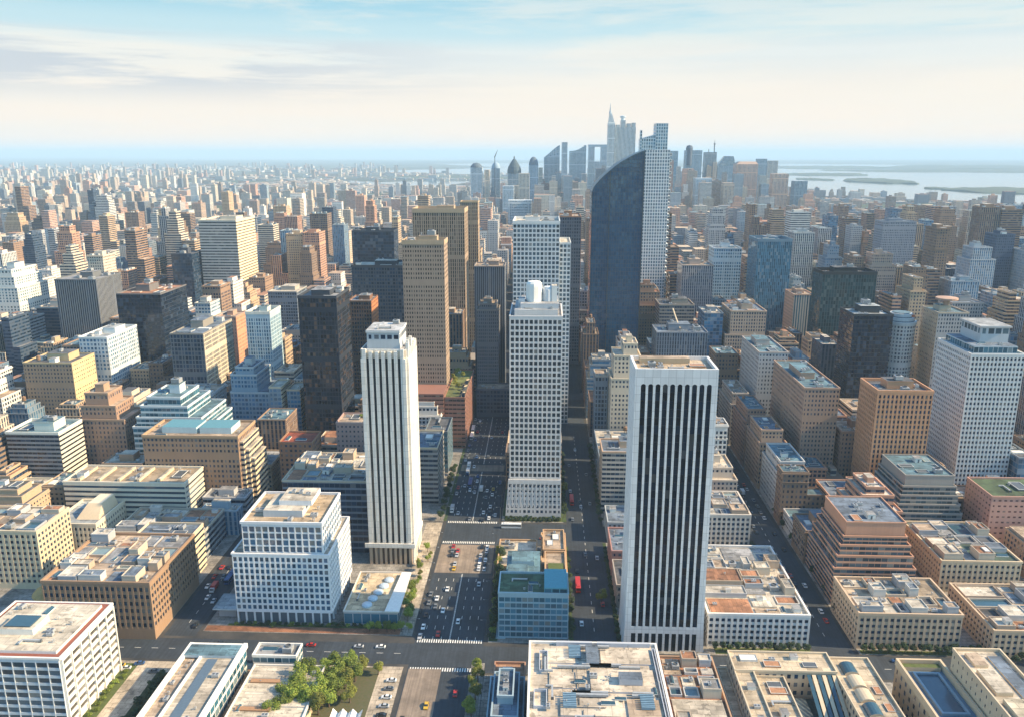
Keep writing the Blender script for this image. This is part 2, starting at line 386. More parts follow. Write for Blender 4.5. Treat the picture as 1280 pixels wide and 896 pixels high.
FSIZE = {'air_conditioner': (2, 1.4), 'duct': (5.6, 3), 'stair_house': (2.5, 3), 'vent_pipe': (1, 1), 'water_tank': (2.2, 2.2), 'skylight': (3.6, 1.6), 'cooling_tower': (2.6, 2.6),
         'roof_platform_pale': (4.7, 2.8), 'roof_platform_teal': (4.7, 2.8), 'roof_platform_rust': (4.7, 2.8), 'roof_platform_dark': (4.7, 2.8)}
KA = ['air_conditioner', 'duct', 'stair_house', 'vent_pipe', 'skylight', 'cooling_tower', 'roof_platform_pale', 'roof_platform_dark', 'air_conditioner', 'duct', 'vent_pipe']
KT = KA + ['roof_platform_teal', 'skylight']
KR = KA + ['roof_platform_rust', 'roof_platform_rust', 'stair_house']
KB = KA + ['water_tank', 'stair_house', 'roof_platform_rust', 'skylight']
ROOFS = {}
def fit(kind, root, x, y, z, rz=0.0, s=1.0):
    l = root.location
    nm = 'roof_platform' if kind.startswith('roof_platform') else kind
    host = root
    for (q, qz, ob) in ROOFS.get(root.name, ()):              # a fitting belongs to the roof it stands on
        if abs(qz-z) < 1.6 and q[0]-.5 <= x <= q[1]+.5 and q[2]-.5 <= y <= q[3]+.5: host = ob
    return child(nm, FIT[kind], host, (x-l[0], y-l[1], z-l[2]), rz, (s, s, s*1.0))
def clutter(root, rect, z, n, seed, kinds=None, avoid=(), smin=.8, smax=1.25):
    rng = random.Random(seed); used = [tuple(a) for a in avoid]; x0, x1, y0, y1 = rect
    for _ in range(n*8):
        if n <= 0: break
        k = rng.choice(kinds or KA); s = rng.uniform(smin, smax); q = rng.random() < .5
        hx, hy = FSIZE[k]; hx, hy = (hy*s, hx*s) if q else (hx*s, hy*s)
        if x1-x0 < 2*hx+1 or y1-y0 < 2*hy+1: continue
        x, y = rng.uniform(x0+hx+.5, x1-hx-.5), rng.uniform(y0+hy+.5, y1-hy-.5)
        if any(x-hx < b and x+hx > a and y-hy < d and y+hy > c for a, b, c, d in used): continue
        used.append((x-hx, x+hx, y-hy, y+hy)); n -= 1
        fit(k, root, x, y, z, (math.pi/2 if q else 0) + (math.pi if rng.random() < .5 else 0), s)

def roofscape(root, rect, z, seed, cell=9.0, fits=1.0, tones=None, wall=None):
    """an old crowded roof: the area is cut into bays, each raised, sunk behind a curb or left flat, then fitted out"""
    rng = random.Random(seed); tones = tones or [R_CREAM, R_TAN, (.46, .42, .36), R_GREY, R_SLATE, R_RUST, (.60, .54, .44)]; out = []
    def cut(r, d):
        w, h = r[1]-r[0], r[3]-r[2]
        if max(w, h) < cell*1.5 or (d > 2 and rng.random() < .12): out.append(r); return
        f = rng.uniform(.35, .65)
        if w > h: cut((r[0], r[0]+w*f, r[2], r[3]), d+1); cut((r[0]+w*f, r[1], r[2], r[3]), d+1)
        else: cut((r[0], r[1], r[2], r[2]+h*f), d+1); cut((r[0], r[1], r[2]+h*f, r[3]), d+1)
    cut(rect, 0)
    for r in out:
        g = rng.uniform(.3, 1.0); q = (r[0]+g, r[1]-rng.uniform(.2, .9), r[2]+rng.uniform(.2, 1.2), r[3]-g)
        if q[1]-q[0] < 2.5 or q[3]-q[2] < 2.5: continue
        t = rng.random(); wm = wall_mat(wall or rng.choice([(.46, .40, .32), (.38, .30, .23), (.5, .48, .44), (.34, .35, .36)])); rm = roof_mat(rng.choice(tones), rng.choice([(3, 1.6), (5, 2.5), (2, 6)]), .3)
        if t < .34:
            hh = rng.uniform(1.4, 4.2); m = MB(); m.box(*q, z+.02, z+hh, wm, rm); m.ring(q[0]-.1, q[1]+.1, q[2]-.1, q[3]+.1, .3, z+hh, z+hh+.5, wm); o = m.build('roof_block', root); ROOFS.setdefault(root.name, []).append((q, z+hh, o)); clutter(root, (q[0]+.3, q[1]-.3, q[2]+.3, q[3]-.3), z+hh+.02, 1 if rng.random() < .6*fits else 0, rng.randrange(9999), None, (), .45, .75)
        elif t < .55:
            m = MB(); m.ring(*q, .35, z+.02, z+rng.uniform(.8, 1.5), wm); m.face([(q[0]+.35, q[2]+.35, z+.06), (q[1]-.35, q[2]+.35, z+.06), (q[1]-.35, q[3]-.35, z+.06), (q[0]+.35, q[3]-.35, z+.06)], rng.choice([roof_mat(R_DARK), BLUEG, rm, TEALP])); m.build('light_well', root)
        elif t < .85:
            m = MB(); m.box(*q, z+.02, z+rng.uniform(.25, .6), wm, rm); m.build('roof_panel', root); clutter(root, q, z+.62, int(rng.uniform(.4, 3.2)*fits), rng.randrange(9999), None, (), .45, .85)
        else: clutter(root, q, z+.03, int(rng.uniform(1, 3.5)*fits), rng.randrange(9999), None, (), .5, .9)

# ------------------------------------------------------------------ window walls built as real piers, spandrels and panes
_pane_mesh = {}
def pane_mesh(gm):
    if gm.name not in _pane_mesh:
        m = MB(); m.face([(-.5, 0, -.5), (.5, 0, -.5), (.5, 0, .5), (-.5, 0, .5)], gm); _pane_mesh[gm.name] = m.mesh('window')
    return _pane_mesh[gm.name]
def faces_of(rect, sides):
    x0, x1, y0, y1 = rect; out = []
    for s in sides:
        if s == 'F': out.append(((x0, y0), (1, 0), (0, -1), x1-x0, 0.0))
        if s == 'R': out.append(((x1, y0), (0, 1), (1, 0), y1-y0, math.pi/2))
        if s == 'L': out.append(((x0, y1), (0, -1), (-1, 0), y1-y0, -math.pi/2))
    return out
def window_walls(root, rect, z0, z1, sides, bay, floor, ww, wh, wallm, glassm, depth=.45, head=0.0, foot=0.0, n_ind=100, part='window', edge=0.0, mull=False, bays=None):
    """root gets one 'window_frame' mesh of piers and spandrels and one object per pane (the farthest panes share one)"""
    m = MB(); panes = []
    for o, U, N, L, rz in faces_of(rect, sides):
        L2 = L - 2*edge; nb = bays or max(1, round(L2/bay)); bw = L2/nb
        H = z1-z0-head-foot; nf = max(1, round(H/floor)); fh = H/nf
        if foot > 0: m.fbox(o, U, N, 0, L, 0, depth, z0, z0+foot, wallm)
        if head > 0: m.fbox(o, U, N, 0, L, 0, depth, z1-head, z1, wallm)
        zb, zt = z0+foot, z1-head
        pw = bw*(1-ww)
        if edge > 0:
            m.fbox(o, U, N, 0, edge, 0, depth, zb, zt, wallm); m.fbox(o, U, N, L-edge, L, 0, depth, zb, zt, wallm)
        if pw > .02:
            for i in range(nb+1):
                a, b = edge+i*bw-pw/2, edge+i*bw+pw/2
                m.fbox(o, U, N, max(a, edge), min(b, L-edge), 0, depth*(.93 if edge else 1.0), zb, zt, wallm)
        if wh < 1:
            for j in range(nf+1):
                a, b = zb+j*fh-fh*(1-wh)/2, zb+j*fh+fh*(1-wh)/2
                a, b = max(a, zb), min(b, zt)
                if b - a < .03: continue
                if pw > .02:
                    for i in range(nb): m.fbox(o, U, N, edge+i*bw+pw/2, edge+(i+1)*bw-pw/2, 0, depth*.8, a, b, wallm)
                else: m.fbox(o, U, N, edge, L-edge, 0, depth*.96, a, b, wallm)
        for j in range(nf):
            for i in range(nb if pw > .02 else 1):
                w = bw*ww if pw > .02 else L2
                uc = edge + ((i+.5)*bw if pw > .02 else L2/2); zc = zb+(j+.5)*fh
                panes.append((o[0]+U[0]*uc+N[0]*.05, o[1]+U[1]*uc+N[1]*.05, zc, w, fh*wh, rz))
    if 'F' in sides and 'R' in sides: m.box(rect[1], rect[1]+depth, rect[2]-depth, rect[2], z0, z1, wallm)
    if 'F' in sides and 'L' in sides: m.box(rect[0]-depth, rect[0], rect[2]-depth, rect[2], z0, z1, wallm)
    m.build('window_frame', root)
    panes.sort(key=lambda p: (p[0]**2+p[1]**2+(p[2]-CAM_H)**2)/(p[3]*p[4]))
    me = pane_mesh(glassm); l = root.location
    for x, y, z, w, h, rz in panes[:n_ind]: child(part, me, root, (x-l[0], y-l[1], z-l[2]), rz, (w, 1, h))
    if panes[n_ind:]:
        m = MB()
        for x, y, z, w, h, rz in panes[n_ind:]:
            c, s = math.cos(rz)*w/2, math.sin(rz)*w/2
            m.face([(x-c, y-s, z-h/2), (x+c, y+s, z-h/2), (x+c, y+s, z+h/2), (x-c, y-s, z+h/2)], glassm)
        tag(m.build(part, root), kind='stuff')

HEROES = []          # (rect, height) of everything placed, for keeping later buildings off them
LAND = []            # landmarks that generated labels may refer to
def reg(rect, h, vis=None, mark=None):
    HEROES.append((rect, h, vis))
    if mark: LAND.append((mark, rect, h))
def root_at(name, rect, label, cat, group=None):
    return empty(name, ((rect[0]+rect[1])/2, (rect[2]+rect[3])/2, 0.0), label, cat, group)
def parapet(root, rect, z, mat, h=1.1, t=.5, name='parapet'):
    m = MB(); m.ring(*rect, t, z, z+h, mat); return m.build(name, root)
def deck(root, rect, z, mat, t=.5):
    m = MB(); x0, x1, y0, y1 = rect; m.face([(x0+t, y0+t, z+.02), (x1-t, y0+t, z+.02), (x1-t, y1-t, z+.02), (x0+t, y1-t, z+.02)], mat); o = m.build('roof', root); ROOFS.setdefault(root.name, []).append((rect, z, o)); return o

def tower(name, label, cat, rect, h, fac, wall, roof=R_CREAM, bay=3.4, floor=3.7, tiers=None, clut=6, kinds=None, seed=None, par=1.1, pent=True, mark=None, vis=None, group=None, win=None, glass=G_NAVY, avoid=(), ior=1.5, smin=.8, smax=1.25, scape=None):
    """plain office or apartment building: wall with its window pattern, parapet, roof deck, penthouse and roof fittings.
    tiers: list of (inset_x0, inset_x1, inset_y0, inset_y1, z0, z1); win: (sides, ww, wh, how many panes of their own, foot)"""
    seed = seed if seed is not None else hash_(name+label)
    rng = random.Random(seed)
    root = root_at(name, rect, label, cat, group); wm = wall_mat(wall); rm = roof_mat(roof)
    x0, x1, y0, y1 = rect
    tl = tiers or [(0, 0, 0, 0, 0, h)]
    top = None
    for i, (a, b, c, d, z0, z1) in enumerate(tl):
        r = (x0+a, x1-b, y0+c, y1-d); top = (r, z1)
        m = MB(); m.box(*r, z0, z1, fac, rm, bay, floor); m.build('wall', root)
        if win:
            window_walls(root, r, z0+.02, z1, win[0], bay, floor, win[1], win[2], wm, pane_mat(glass, ior), head=.6, foot=win[4] if i == 0 else .3, n_ind=win[3]//len(tl))
        e = .5 if win else .25
        rr = (r[0]-e, r[1]+e, r[2]-e, r[3]+e)
        parapet(root, rr, z1, wm, par, e+.35); deck(root, rr, z1, rm, e+.35)
    r, z = top; used = list(avoid)
    if pent:
        w, d = (r[1]-r[0]), (r[3]-r[2])
        pw, pd = w*rng.uniform(.3, .5), d*rng.uniform(.3, .5); cx, cyy = (r[0]+r[1])/2+rng.uniform(-.12, .12)*w, (r[2]+r[3])/2+rng.uniform(0, .15)*d
        ph = rng.uniform(3.5, 6); q = (cx-pw/2, cx+pw/2, cyy-pd/2, cyy+pd/2)
        m = MB(); m.box(*q, z+.02, z+ph, wm, rm); m.box(q[0]-.25, q[1]+.25, q[2]-.25, q[3]+.25, z+ph, z+ph+.35, wm, rm); ROOFS.setdefault(root.name, []).append((q, z+ph+.35, m.build('penthouse', root)))
        used.append((q[0]-1, q[1]+1, q[2]-1, q[3]+1))
        if pw > 7 and pd > 5: clutter(root, q, z+ph+.35, 2, seed+5, ['air_conditioner', 'vent_pipe', 'cooling_tower'])
    if scape: roofscape(root, (r[0]+.8, r[1]-.8, r[2]+.8, r[3]-.8), z+.02, seed, scape)
    elif clut: clutter(root, (r[0]+1, r[1]-1, r[2]+1, r[3]-1), z+.02, clut, seed, kinds, used, smin, smax)
    reg(rect, h, vis, mark)
    return root
def hash_(s):
    v = 7
    for c in s: v = (v*131 + ord(c)) % 1000003
    return v

# ------------------------------------------------------------------ the setting: ground, water, streets
def sheet(name, poly, z, mat, kind='structure'):
    m = MB(); m.face([(x, y, z) for x, y in poly], mat); return tag(m.build(name), kind=kind)
def rect_sheet(name, x0, x1, y0, y1, z, mat): return sheet(name, [(x0, y0), (x1, y0), (x1, y1), (x0, y1)], z, mat)

def ground_mat():
    t = NT('city_ground'); p = t.pos()
    a = t.noise(0.004, 6, 0.6, p).outputs['Fac']; b = t.noise(0.06, 5, 0.65, p).outputs['Fac']
    urban = t.mix(t.range(b, .35, .65), (.035, .038, .042), (.08, .075, .068))
    s = t.n('ShaderNodeSeparateXYZ'); t.L.new(p, s.inputs[0])
    c = t.noise(0.0007, 8, 0.65, p).outputs['Fac']
    land = t.mix(t.range(c, .38, .62), (.035, .055, .035), (.13, .13, .10))
    land = t.mix(t.range(a, .52, .7), land, (.035, .05, .03))
    t.put(t.b.inputs['Base Color'], t.mix(t.range(s.outputs[1], 3500, 9000), urban, land))
    t.b.inputs['Roughness'].default_value = 0.95; t.b.inputs['Specular IOR Level'].default_value = 0.2
    return t.m
def asphalt_mat(name, col, scale=0.5):
    t = NT(name); p = t.pos()
    n = t.noise(scale, 6, 0.65, p).outputs['Fac']; w = t.noise(0.08, 3, 0.5, p).outputs['Fac']
    tr = t.noise(1.0, 3, 0.5, t.scaled(p, (1.1, .03, 1))).outputs['Fac']
    f = t.math('MULTIPLY', t.range(n, .3, .7, .8, 1.2), t.math('MULTIPLY', t.range(w, .35, .65, .82, 1.15), t.range(tr, .35, .65, .8, 1.15)))
    x = t.n('ShaderNodeVectorMath', operation='SCALE'); t.put(x.inputs[0], col); t.put(x.inputs['Scale'], f)
    t.L.new(x.outputs[0], t.b.inputs['Base Color']); t.b.inputs['Roughness'].default_value = .85; return t.m
def grass_mat(name, a, b):
    t = NT(name); n = t.noise(0.7, 5, 0.7, t.pos()).outputs['Fac']
    t.put(t.b.inputs['Base Color'], t.mix(t.range(n, .35, .65), a, b)); t.b.inputs['Roughness'].default_value = .95; return t.m
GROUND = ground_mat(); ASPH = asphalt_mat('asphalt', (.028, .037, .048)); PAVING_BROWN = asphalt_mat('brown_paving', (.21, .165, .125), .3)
CONC = roof_mat((.30, .28, .25), (2.4, 2.4), .14); PLAZA = roof_mat((.50, .42, .32), (3.0, 3.0), .16); BRICKP = roof_mat((.36, .16, .085), (1.2, .6), .25)
GRASS = grass_mat('lawn', (.055, .085, .018), (.10, .115, .03)); PAINT = plain('road_paint', (.72, .71, .66), .7, 0, .2)
rect_sheet('ground', -90000, 90000, -3000, 95000, 0.0, GROUND)

def water_mat():
    t = NT('water'); p = t.pos()
    t.b.inputs['Base Color'].default_value = (.045, .075, .085, 1); t.b.inputs['Roughness'].default_value = .09; t.b.inputs['IOR'].default_value = 1.34
    n = t.noise(0.02, 6, .7, t.scaled(p, (1, .35, 1))).outputs['Fac']
    bp = t.n('ShaderNodeBump'); bp.inputs['Strength'].default_value = .08; bp.inputs['Distance'].default_value = 3.0; t.L.new(n, bp.inputs['Height']); t.L.new(bp.outputs[0], t.b.inputs['Normal'])
    return t.m
WATER = water_mat()
def wob(pts, amp, seed, n=10):
    """a shoreline: the polygon's edges broken into an irregular coast"""
    rng = random.Random(seed); out = []
    for (a, b), (c, d) in zip(pts, pts[1:]+pts[:1]):
        for i in range(n):
            f = i/n; k = amp if i else 0
            out.append((a+(c-a)*f+rng.uniform(-k, k), b+(d-b)*f+rng.uniform(-k, k)))
    return out
BAY = [(250, 5600), (820, 5000), (1240, 4420), (1513, 4190), (1786, 3930), (1930, 3480), (2150, 2900), (3300, 1700), (9000, 2200), (16000, 9000), (17500, 15500), (10500, 16200), (7300, 16600), (5300, 18300), (3400, 16500), (1300, 11500), (450, 8600)]
sheet('bay_water', wob(BAY, 45, 3), .4, WATER)
sheet('inlet_water', wob([(-1700, 6900), (-1300, 5900), (-700, 5500), (-300, 5350), (-200, 5750), (-650, 5900), (-500, 6600), (-900, 7000), (-1250, 6500)], 60, 5, 6), .4, WATER)
sheet('far_water', wob([(-2500, 9800), (-500, 8900), (500, 8800), (900, 12500), (2600, 17500), (-200, 19000), (-2400, 18000), (-600, 13500)], 150, 8, 6), .4, WATER)
sheet('sea_water', wob([(-16000, 30000), (-3000, 27000), (6000, 29000), (22000, 27000), (45000, 42000), (30000, 93000), (-30000, 93000)], 500, 9, 8), .4, WATER)
def island(name, cx, cy, rx, ry, h, seed):
    rng = random.Random(seed); m = MB(); n = 36; ph = [rng.uniform(0, 6.28) for _ in range(4)]
    def rad(a): return 1 + .16*math.sin(2*a+ph[0]) + .12*math.sin(3*a+ph[1]) + .07*math.sin(7*a+ph[2])
    ringp = [[(cx+rx*rad(2*math.pi*i/n)*k*math.cos(2*math.pi*i/n), cy+ry*rad(2*math.pi*i/n)*k*math.sin(2*math.pi*i/n), z+(rng.uniform(-.35, .35)*h if 0 < z < h*.99 else 0)) for i in range(n)] for k, z in ((1.0, .2), (.97, h*.5), (.7, h*.8), (.35, h))]
    for A, B in zip(ringp, ringp[1:]):
        for i in range(n): m.face([A[i], A[(i+1) % n], B[(i+1) % n], B[i]], ISLE, None, True)
    m.face(ringp[-1], ISLE); tag(m.build(name), kind='structure')
ISLE = grass_mat('wooded_shore', (.025, .045, .02), (.06, .075, .035))
for isl in ((2690, 6800, 200, 620, 16, 1), (2800, 5100, 350, 430, 12, 2), (2510, 5420, 55, 130, 9, 3), (4500, 13400, 700, 1100, 20, 4), (2330, 7300, 130, 260, 9, 5), (2900, 9000, 620, 420, 12, 6), (2150, 9600, 420, 300, 10, 7), (5600, 10900, 1600, 900, 16, 8), (4200, 12600, 700, 500, 12, 9), (7600, 12800, 2400, 2000, 30, 11), (3300, 15600, 900, 400, 12, 12)): island('island', *isl)

# streets (x0, x1, y0, y1)
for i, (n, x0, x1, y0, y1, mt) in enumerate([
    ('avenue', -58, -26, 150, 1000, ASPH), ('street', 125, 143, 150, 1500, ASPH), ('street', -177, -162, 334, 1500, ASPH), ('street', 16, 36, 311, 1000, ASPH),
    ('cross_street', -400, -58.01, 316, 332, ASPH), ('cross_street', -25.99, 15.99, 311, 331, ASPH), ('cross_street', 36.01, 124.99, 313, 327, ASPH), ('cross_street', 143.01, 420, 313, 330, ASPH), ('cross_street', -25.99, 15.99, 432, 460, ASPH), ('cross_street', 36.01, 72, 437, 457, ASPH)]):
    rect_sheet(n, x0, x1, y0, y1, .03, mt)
rect_sheet('avenue_paving', -57.5, -26.5, 398, 431, .06, PAVING_BROWN); rect_sheet('avenue_paving', -57.5, -43, 240, 313, .06, PAVING_BROWN); rect_sheet('avenue_paving', -57.5, -26.5, 544, 556, .06, PAVING_BROWN)
def pavement(x0, x1, y0, y1, mat=CONC, name='pavement', z=.15):
    m = MB(); m.box(x0, x1, y0, y1, 0, z, mat); return tag(m.build(name), kind='structure')
for b in [(-160, -60, 338, 460), (-160, -60, 461, 690), (-24, 14, 334, 430), (-24, 14, 462, 690), (38, 123, 328, 436), (38, 123, 458, 690), (145, 203, 331, 690), (205, 420, 331, 480), (-340, -179, 333.5, 480), (-260, -191, 230, 314), (-24, 123, 225, 309.5), (145, 300, 225, 311), (-30, -24.2, 262, 318)]:
    pavement(*b)
pavement(-156, -60, 230, 314, PLAZA, 'plaza'); pavement(-190.8, -156.2, 230, 314, PLAZA, 'promenade', .14)
rect_sheet('plaza', -70, -60.2, 345, 459, .18, PLAZA); rect_sheet('brick_path', -159.5, -66, 338.5, 343, .18, BRICKP)
rect_sheet('lawn', -92, -64, 262, 278, .19, GRASS); rect_sheet('lawn', -187, -178, 262, 312, .18, GRASS); rect_sheet('lawn', -108, -70, 279, 313, .19, grass_mat('park_soil', (.10, .085, .045), (.07, .08, .03)))
rect_sheet('lawn', -167, -158, 232, 306, .18, grass_mat('dark_hedge_bed', (.018, .035, .015), (.035, .05, .02)))
rect_sheet('lawn', -22, 13, 463, 468, .18, GRASS); rect_sheet('lawn', 80, 123.5, 329, 334, .18, GRASS); rect_sheet('lawn', 146, 203, 331.5, 334.5, .18, GRASS); rect_sheet('lawn', -150, -68, 343.1, 345, .18, GRASS)
for q in ((-23.8, -19.6, 335, 429), (13.8, 15.9, 335, 430), (36.2, 37.9, 330, 436), (-60, -58.1, 462, 600), (12.5, 15.9, 463, 600), (-23.8, -20.5, 470, 600)):
    rect_sheet('planting_strip', *q, .17, grass_mat('planting', (.025, .05, .015), (.055, .085, .025)))
def markings():
    m = MB(); z = .055; rng = random.Random(4)
    def r(x0, x1, y0, y1): m.face([(x0, y0, z), (x1, y0, z), (x1, y1, z), (x0, y1, z)], PAINT)
    for x in (-54, -50, -46, -38, -34, -30):
        y = 335
        while y < 690:
            if not (395 < y < 470 or 540 < y < 560): r(x-.09, x+.09, y, y+3)
            y += 9
    for a, b in ((334, 397), (463, 543), (558, 690)): r(-42.25, -42.1, a, b); r(-41.9, -41.75, a, b)
    for y0 in (333, 311.5, 432.5, 459.5):
        x = -57
        while x < -27: r(x, x+.5, y0, y0+2.6); x += 1.1
    for xs in (125, 16, -177):
        w = {125: 18, 16: 20, -177: 15}[xs]; y = 345
        while y < 620: r(xs+w/2-.1, xs+w/2+.1, y, y+3); y += 8
    for x in range(-330, -62, 8): r(x, x+3, 323.9, 324.1)
    for x in range(40, 330, 8): r(x, x+3, 320.4, 320.6)
    for x in (-59.3, -61.3, -63.3, -65.3): pass
    m2 = m.build('road_markings'); tag(m2, kind='structure')
markings()

# ------------------------------------------------------------------ buildings nearest the viewer

# white office block with red-brown roof edge
def white_block():
    rc = (-226, -184, 268, 307); h = 32
    r = root_at('office_block', rc, 'white framed office block with cream roof edged by a red brown strip', 'building')
    wm = wall_mat(WHITE); m = MB(); m.box(*rc, 0, h, facade(WHITE, G_NAVY, .8, .6), wm, 3.2, 3.4); m.build('wall', r)
    window_walls(r, rc, 1, h, 'F', 4.6, 3.5, .93, .66, wall_mat((.5, .53, .55)), pane_mat((.03, .06, .08), 1.6), depth=.5, head=.8, n_ind=50)
    window_walls(r, rc, 3, h, 'R', 6.5, 3.4, .92, .58, wm, pane_mat((.07, .065, .055), vary=.5, blind=.3), depth=.6, head=1.0, n_ind=50)
    m = MB()
    for i in range(7):
        y = 268.3+i*6.37; m.box(-183.45, -182.9, y-.25, y+.25, .16, h-.2, wm)
    m.build('fin', r)
    rr = (-226.6, -183.4, 267.4, 307.5); parapet(r, rr, h, wm, .9, .8)
    m = MB(); m.ring(-225.8, -184.2, 268.2, 306.7, 2.4, h+.02, h+.5, plain('red_roof_edge', (.24, .075, .045), .8)); m.build('roof_edge', r)
    m = MB(); m.box(-223.4, -186.6, 270.6, 304.3, h+.02, h+1.7, wm, roof_mat((.62, .54, .42), (6, 4.5), .12)); m.build('roof', r)
    m = MB(); m.box(-216, -202, 281, 292, h+1.72, h+4.2, wm, roof_mat((.62, .54, .42), (6, 4.5), .12)); m.build('roof_plinth', r)
    m = MB(); m.box(-214.5, -204, 282.5, 290.5, h+4.22, h+4.7, BLUEG); m.build('skylight', r)
    clutter(r, (-222, -188, 272, 303), h+1.72, 13, 5, ['vent_pipe', 'vent_pipe', 'air_conditioner', 'duct', 'duct', 'skylight'], [(-217, -201, 280, 293)], .6, .9)
    reg(rc, h, None, 'white block with the red brown roof edge')
white_block()

def podium_white():
    rc = (-151, -127, 240, 307); h = 14
    r = root_at('podium_hall', rc, 'long low hall with white parapets around a ribbed cream roof', 'building'); wm = wall_mat(WHITE)
    m = MB(); m.box(*rc, 0, h-1.5, facade(OFFW, G_TEAL, .9, .7), wm, 4, 4); m.build('wall', r)
    m = MB(); m.box(-151.6, -150, 239.4, 307.6, h-1.5, h+.4, wm); m.box(-128, -126.4, 239.4, 307.6, h-1.5, h+.6, wm); m.box(-150, -128, 306.2, 307.6, h-1.5, h+.3, wm); m.box(-143.6, -142.6, 239.4, 306.2, h-1.5, h+.2, wm); m.build('parapet', r)
    m = MB(); m.box(-142.6, -128, 240, 306.2, h-1.5, h-.6, wm, roof_mat((.55, .47, .36), (14, .9), .2)); m.build('roof', r)
    m = MB(); m.box(-150, -143.6, 240, 306.2, h-1.5, h-1.2, wm, roof_mat(R_TAN, (3, 2), .3)); m.build('roof', r)
    m = MB(); m.box(-139.6, -135.4, 244, 297, h-.58, h-.35, plain('slate_roofing', (.09, .13, .17), .5)); m.build('skylight_strip', r)
    m = MB(); m.box(-150.2, -128.2, 298, 306, h-.58, h+.6, wall_mat((.35, .42, .46)), roof_mat(R_TEAL)); m.build('roof_plinth', r)
    clutter(r, (-150, -143.8, 245, 300), h-1.2, 8, 3, ['air_conditioner', 'vent_pipe', 'duct'], smin=.6, smax=.9); clutter(r, (-134, -128.5, 245, 296), h-.58, 4, 8, ['vent_pipe', 'air_conditioner'], smin=.6, smax=.9)
    reg(rc, h)
podium_white()
def podium_flat():
    rc = (-122, -92, 250, 303); h = 7
    r = root_at('flat_pavilion', rc, 'low pavilion with cream and brown striped flat roof beside the park trees', 'building'); wm = wall_mat(OFFW)
    m = MB(); m.box(*rc, 0, h-.6, facade(CREAM, G_TEAL, .85, .7), wm, 4, 3.2); m.build('wall', r)
    parapet(r, (-122.4, -91.6, 249.6, 303.4), h-.6, wm, 1.1, .6)
    for i in range(6):
        m = MB(); y = 250.4+i*8.8; m.box(-121.8, -92.2, y, y+8.3, h-.6, h-.2+.12*(i % 2), wm, roof_mat(R_CREAM if i % 2 else (.60, .52, .40), (8, 2.2), .15)); m.build('roof', r)
        if i % 2 == 0: m = MB(); m.box(-120, -104-i, y+5.4, y+7.6, h-.0, h+.5, plain('brown_membrane', (.34, .19, .10), .8)); m.build('roof_curb', r)
    clutter(r, (-121, -93, 251, 302), h-.05, 8, 2, ['vent_pipe', 'air_conditioner', 'skylight'], smin=.5, smax=.8)
    m = MB(); m.box(-126, -122.6, 248, 305, .15, 3.4, wall_mat(CREAM), roof_mat((.33, .20, .12), (3, 1.2), .35)); m.build('arcade', r)
    reg(rc, h)
podium_flat()
tower('glass_annex', 'small two storey glazed annex behind the flat striped pavilion roof', 'building', (-124, -105, 306, 315), 9, facade(WHITE, (.03, .10, .13), .9, .72, ior=1.7), WHITE, R_GREY, 3.2, 3.0, clut=3, pent=False)

tower('office_block', 'brown gridded office block with tan roof plant beside the western street', 'building', (-230, -179.5, 331, 380), 28, facade((.22, .15, .10), G_NAVY, .6, .5), (.28, .185, .12), R_TAN, 2.6, 3.5,
      win=('FR', .62, .56, 100, 5.5), clut=20, kinds=KR, mark='brown gridded block', par=1.4, scape=8, pent=False)

def hotel():
    rc = (-146, -100, 346, 388)
    r = root_at('hotel_block', rc, 'white gridded block with a narrower upper half above a colonnade', 'building'); wm = wall_mat((.64, .64, .64)); gm = pane_mat((.035, .085, .14), 1.65)
    m = MB(); m.box(-145, -101, 347.2, 387, 0, 6, facade(DGREY, G_BLACK, .8, .8), wm, 4, 5); m.build('lobby', r)
    for i in range(12):
        x = -145.6+i*4.05; m = MB(); m.box(x-.35, x+.35, 346.0, 346.8, .16, 6, wm); m.build('column', r)
    for i in range(9):
        y = 351+i*4.3; m = MB(); m.box(-100.8, -100, y-.35, y+.35, .16, 6, wm); m.build('column', r)
    m = MB(); m.box(-146, -100, 346.5, 388, 6, 36, facade(OFFW, G_NAVY, .6, .6), wm, 2.6, 3.3, True); m.build('wall', r)
    window_walls(r, (-146, -100, 346.5, 388), 6, 36, 'FR', 2.55, 3.2, .68, .7, wm, gm, head=.7, foot=1.0, n_ind=50)
    m = MB(); m.box(-141, -103, 348.5, 383, 36.1, 51, facade(OFFW, G_NAVY, .8, .8), wm, 3, 3.7); m.build('wall', r)
    window_walls(r, (-141, -103, 348.5, 383), 36.1, 51, 'FR', 3.1, 3.6, .8, .78, wm, gm, head=.9, foot=.4, n_ind=50)
    parapet(r, (-146.5, -99.5, 346, 388.5), 36, wm, .8, .8); deck(r, (-146.5, -99.5, 346, 388.5), 36, roof_mat(R_CREAM), .8)
    rr = (-141.6, -102.4, 347.9, 383.6); parapet(r, rr, 51, wm, 1.3, .7); deck(r, rr, 51, roof_mat((.48, .36, .23)), .7)
    m = MB(); m.box(-133, -114, 356, 376, 51.05, 54.5, wall_mat((.42, .45, .47)), roof_mat(R_CREAM)); m.box(-127, -111, 362, 378, 54.5, 57, wm, roof_mat(R_CREAM)); m.build('penthouse', r)
    clutter(r, (-140, -104, 349, 382), 51.05, 6, 3, KA, [(-134, -113, 355, 377), (-128, -110, 361, 379)]); clutter(r, (-126, -112, 363, 377), 57, 3, 9, ['cooling_tower', 'air_conditioner', 'vent_pipe'], smin=.7, smax=.9)
    reg(rc, 51, None, 'white gridded block with the colonnade')
hotel()
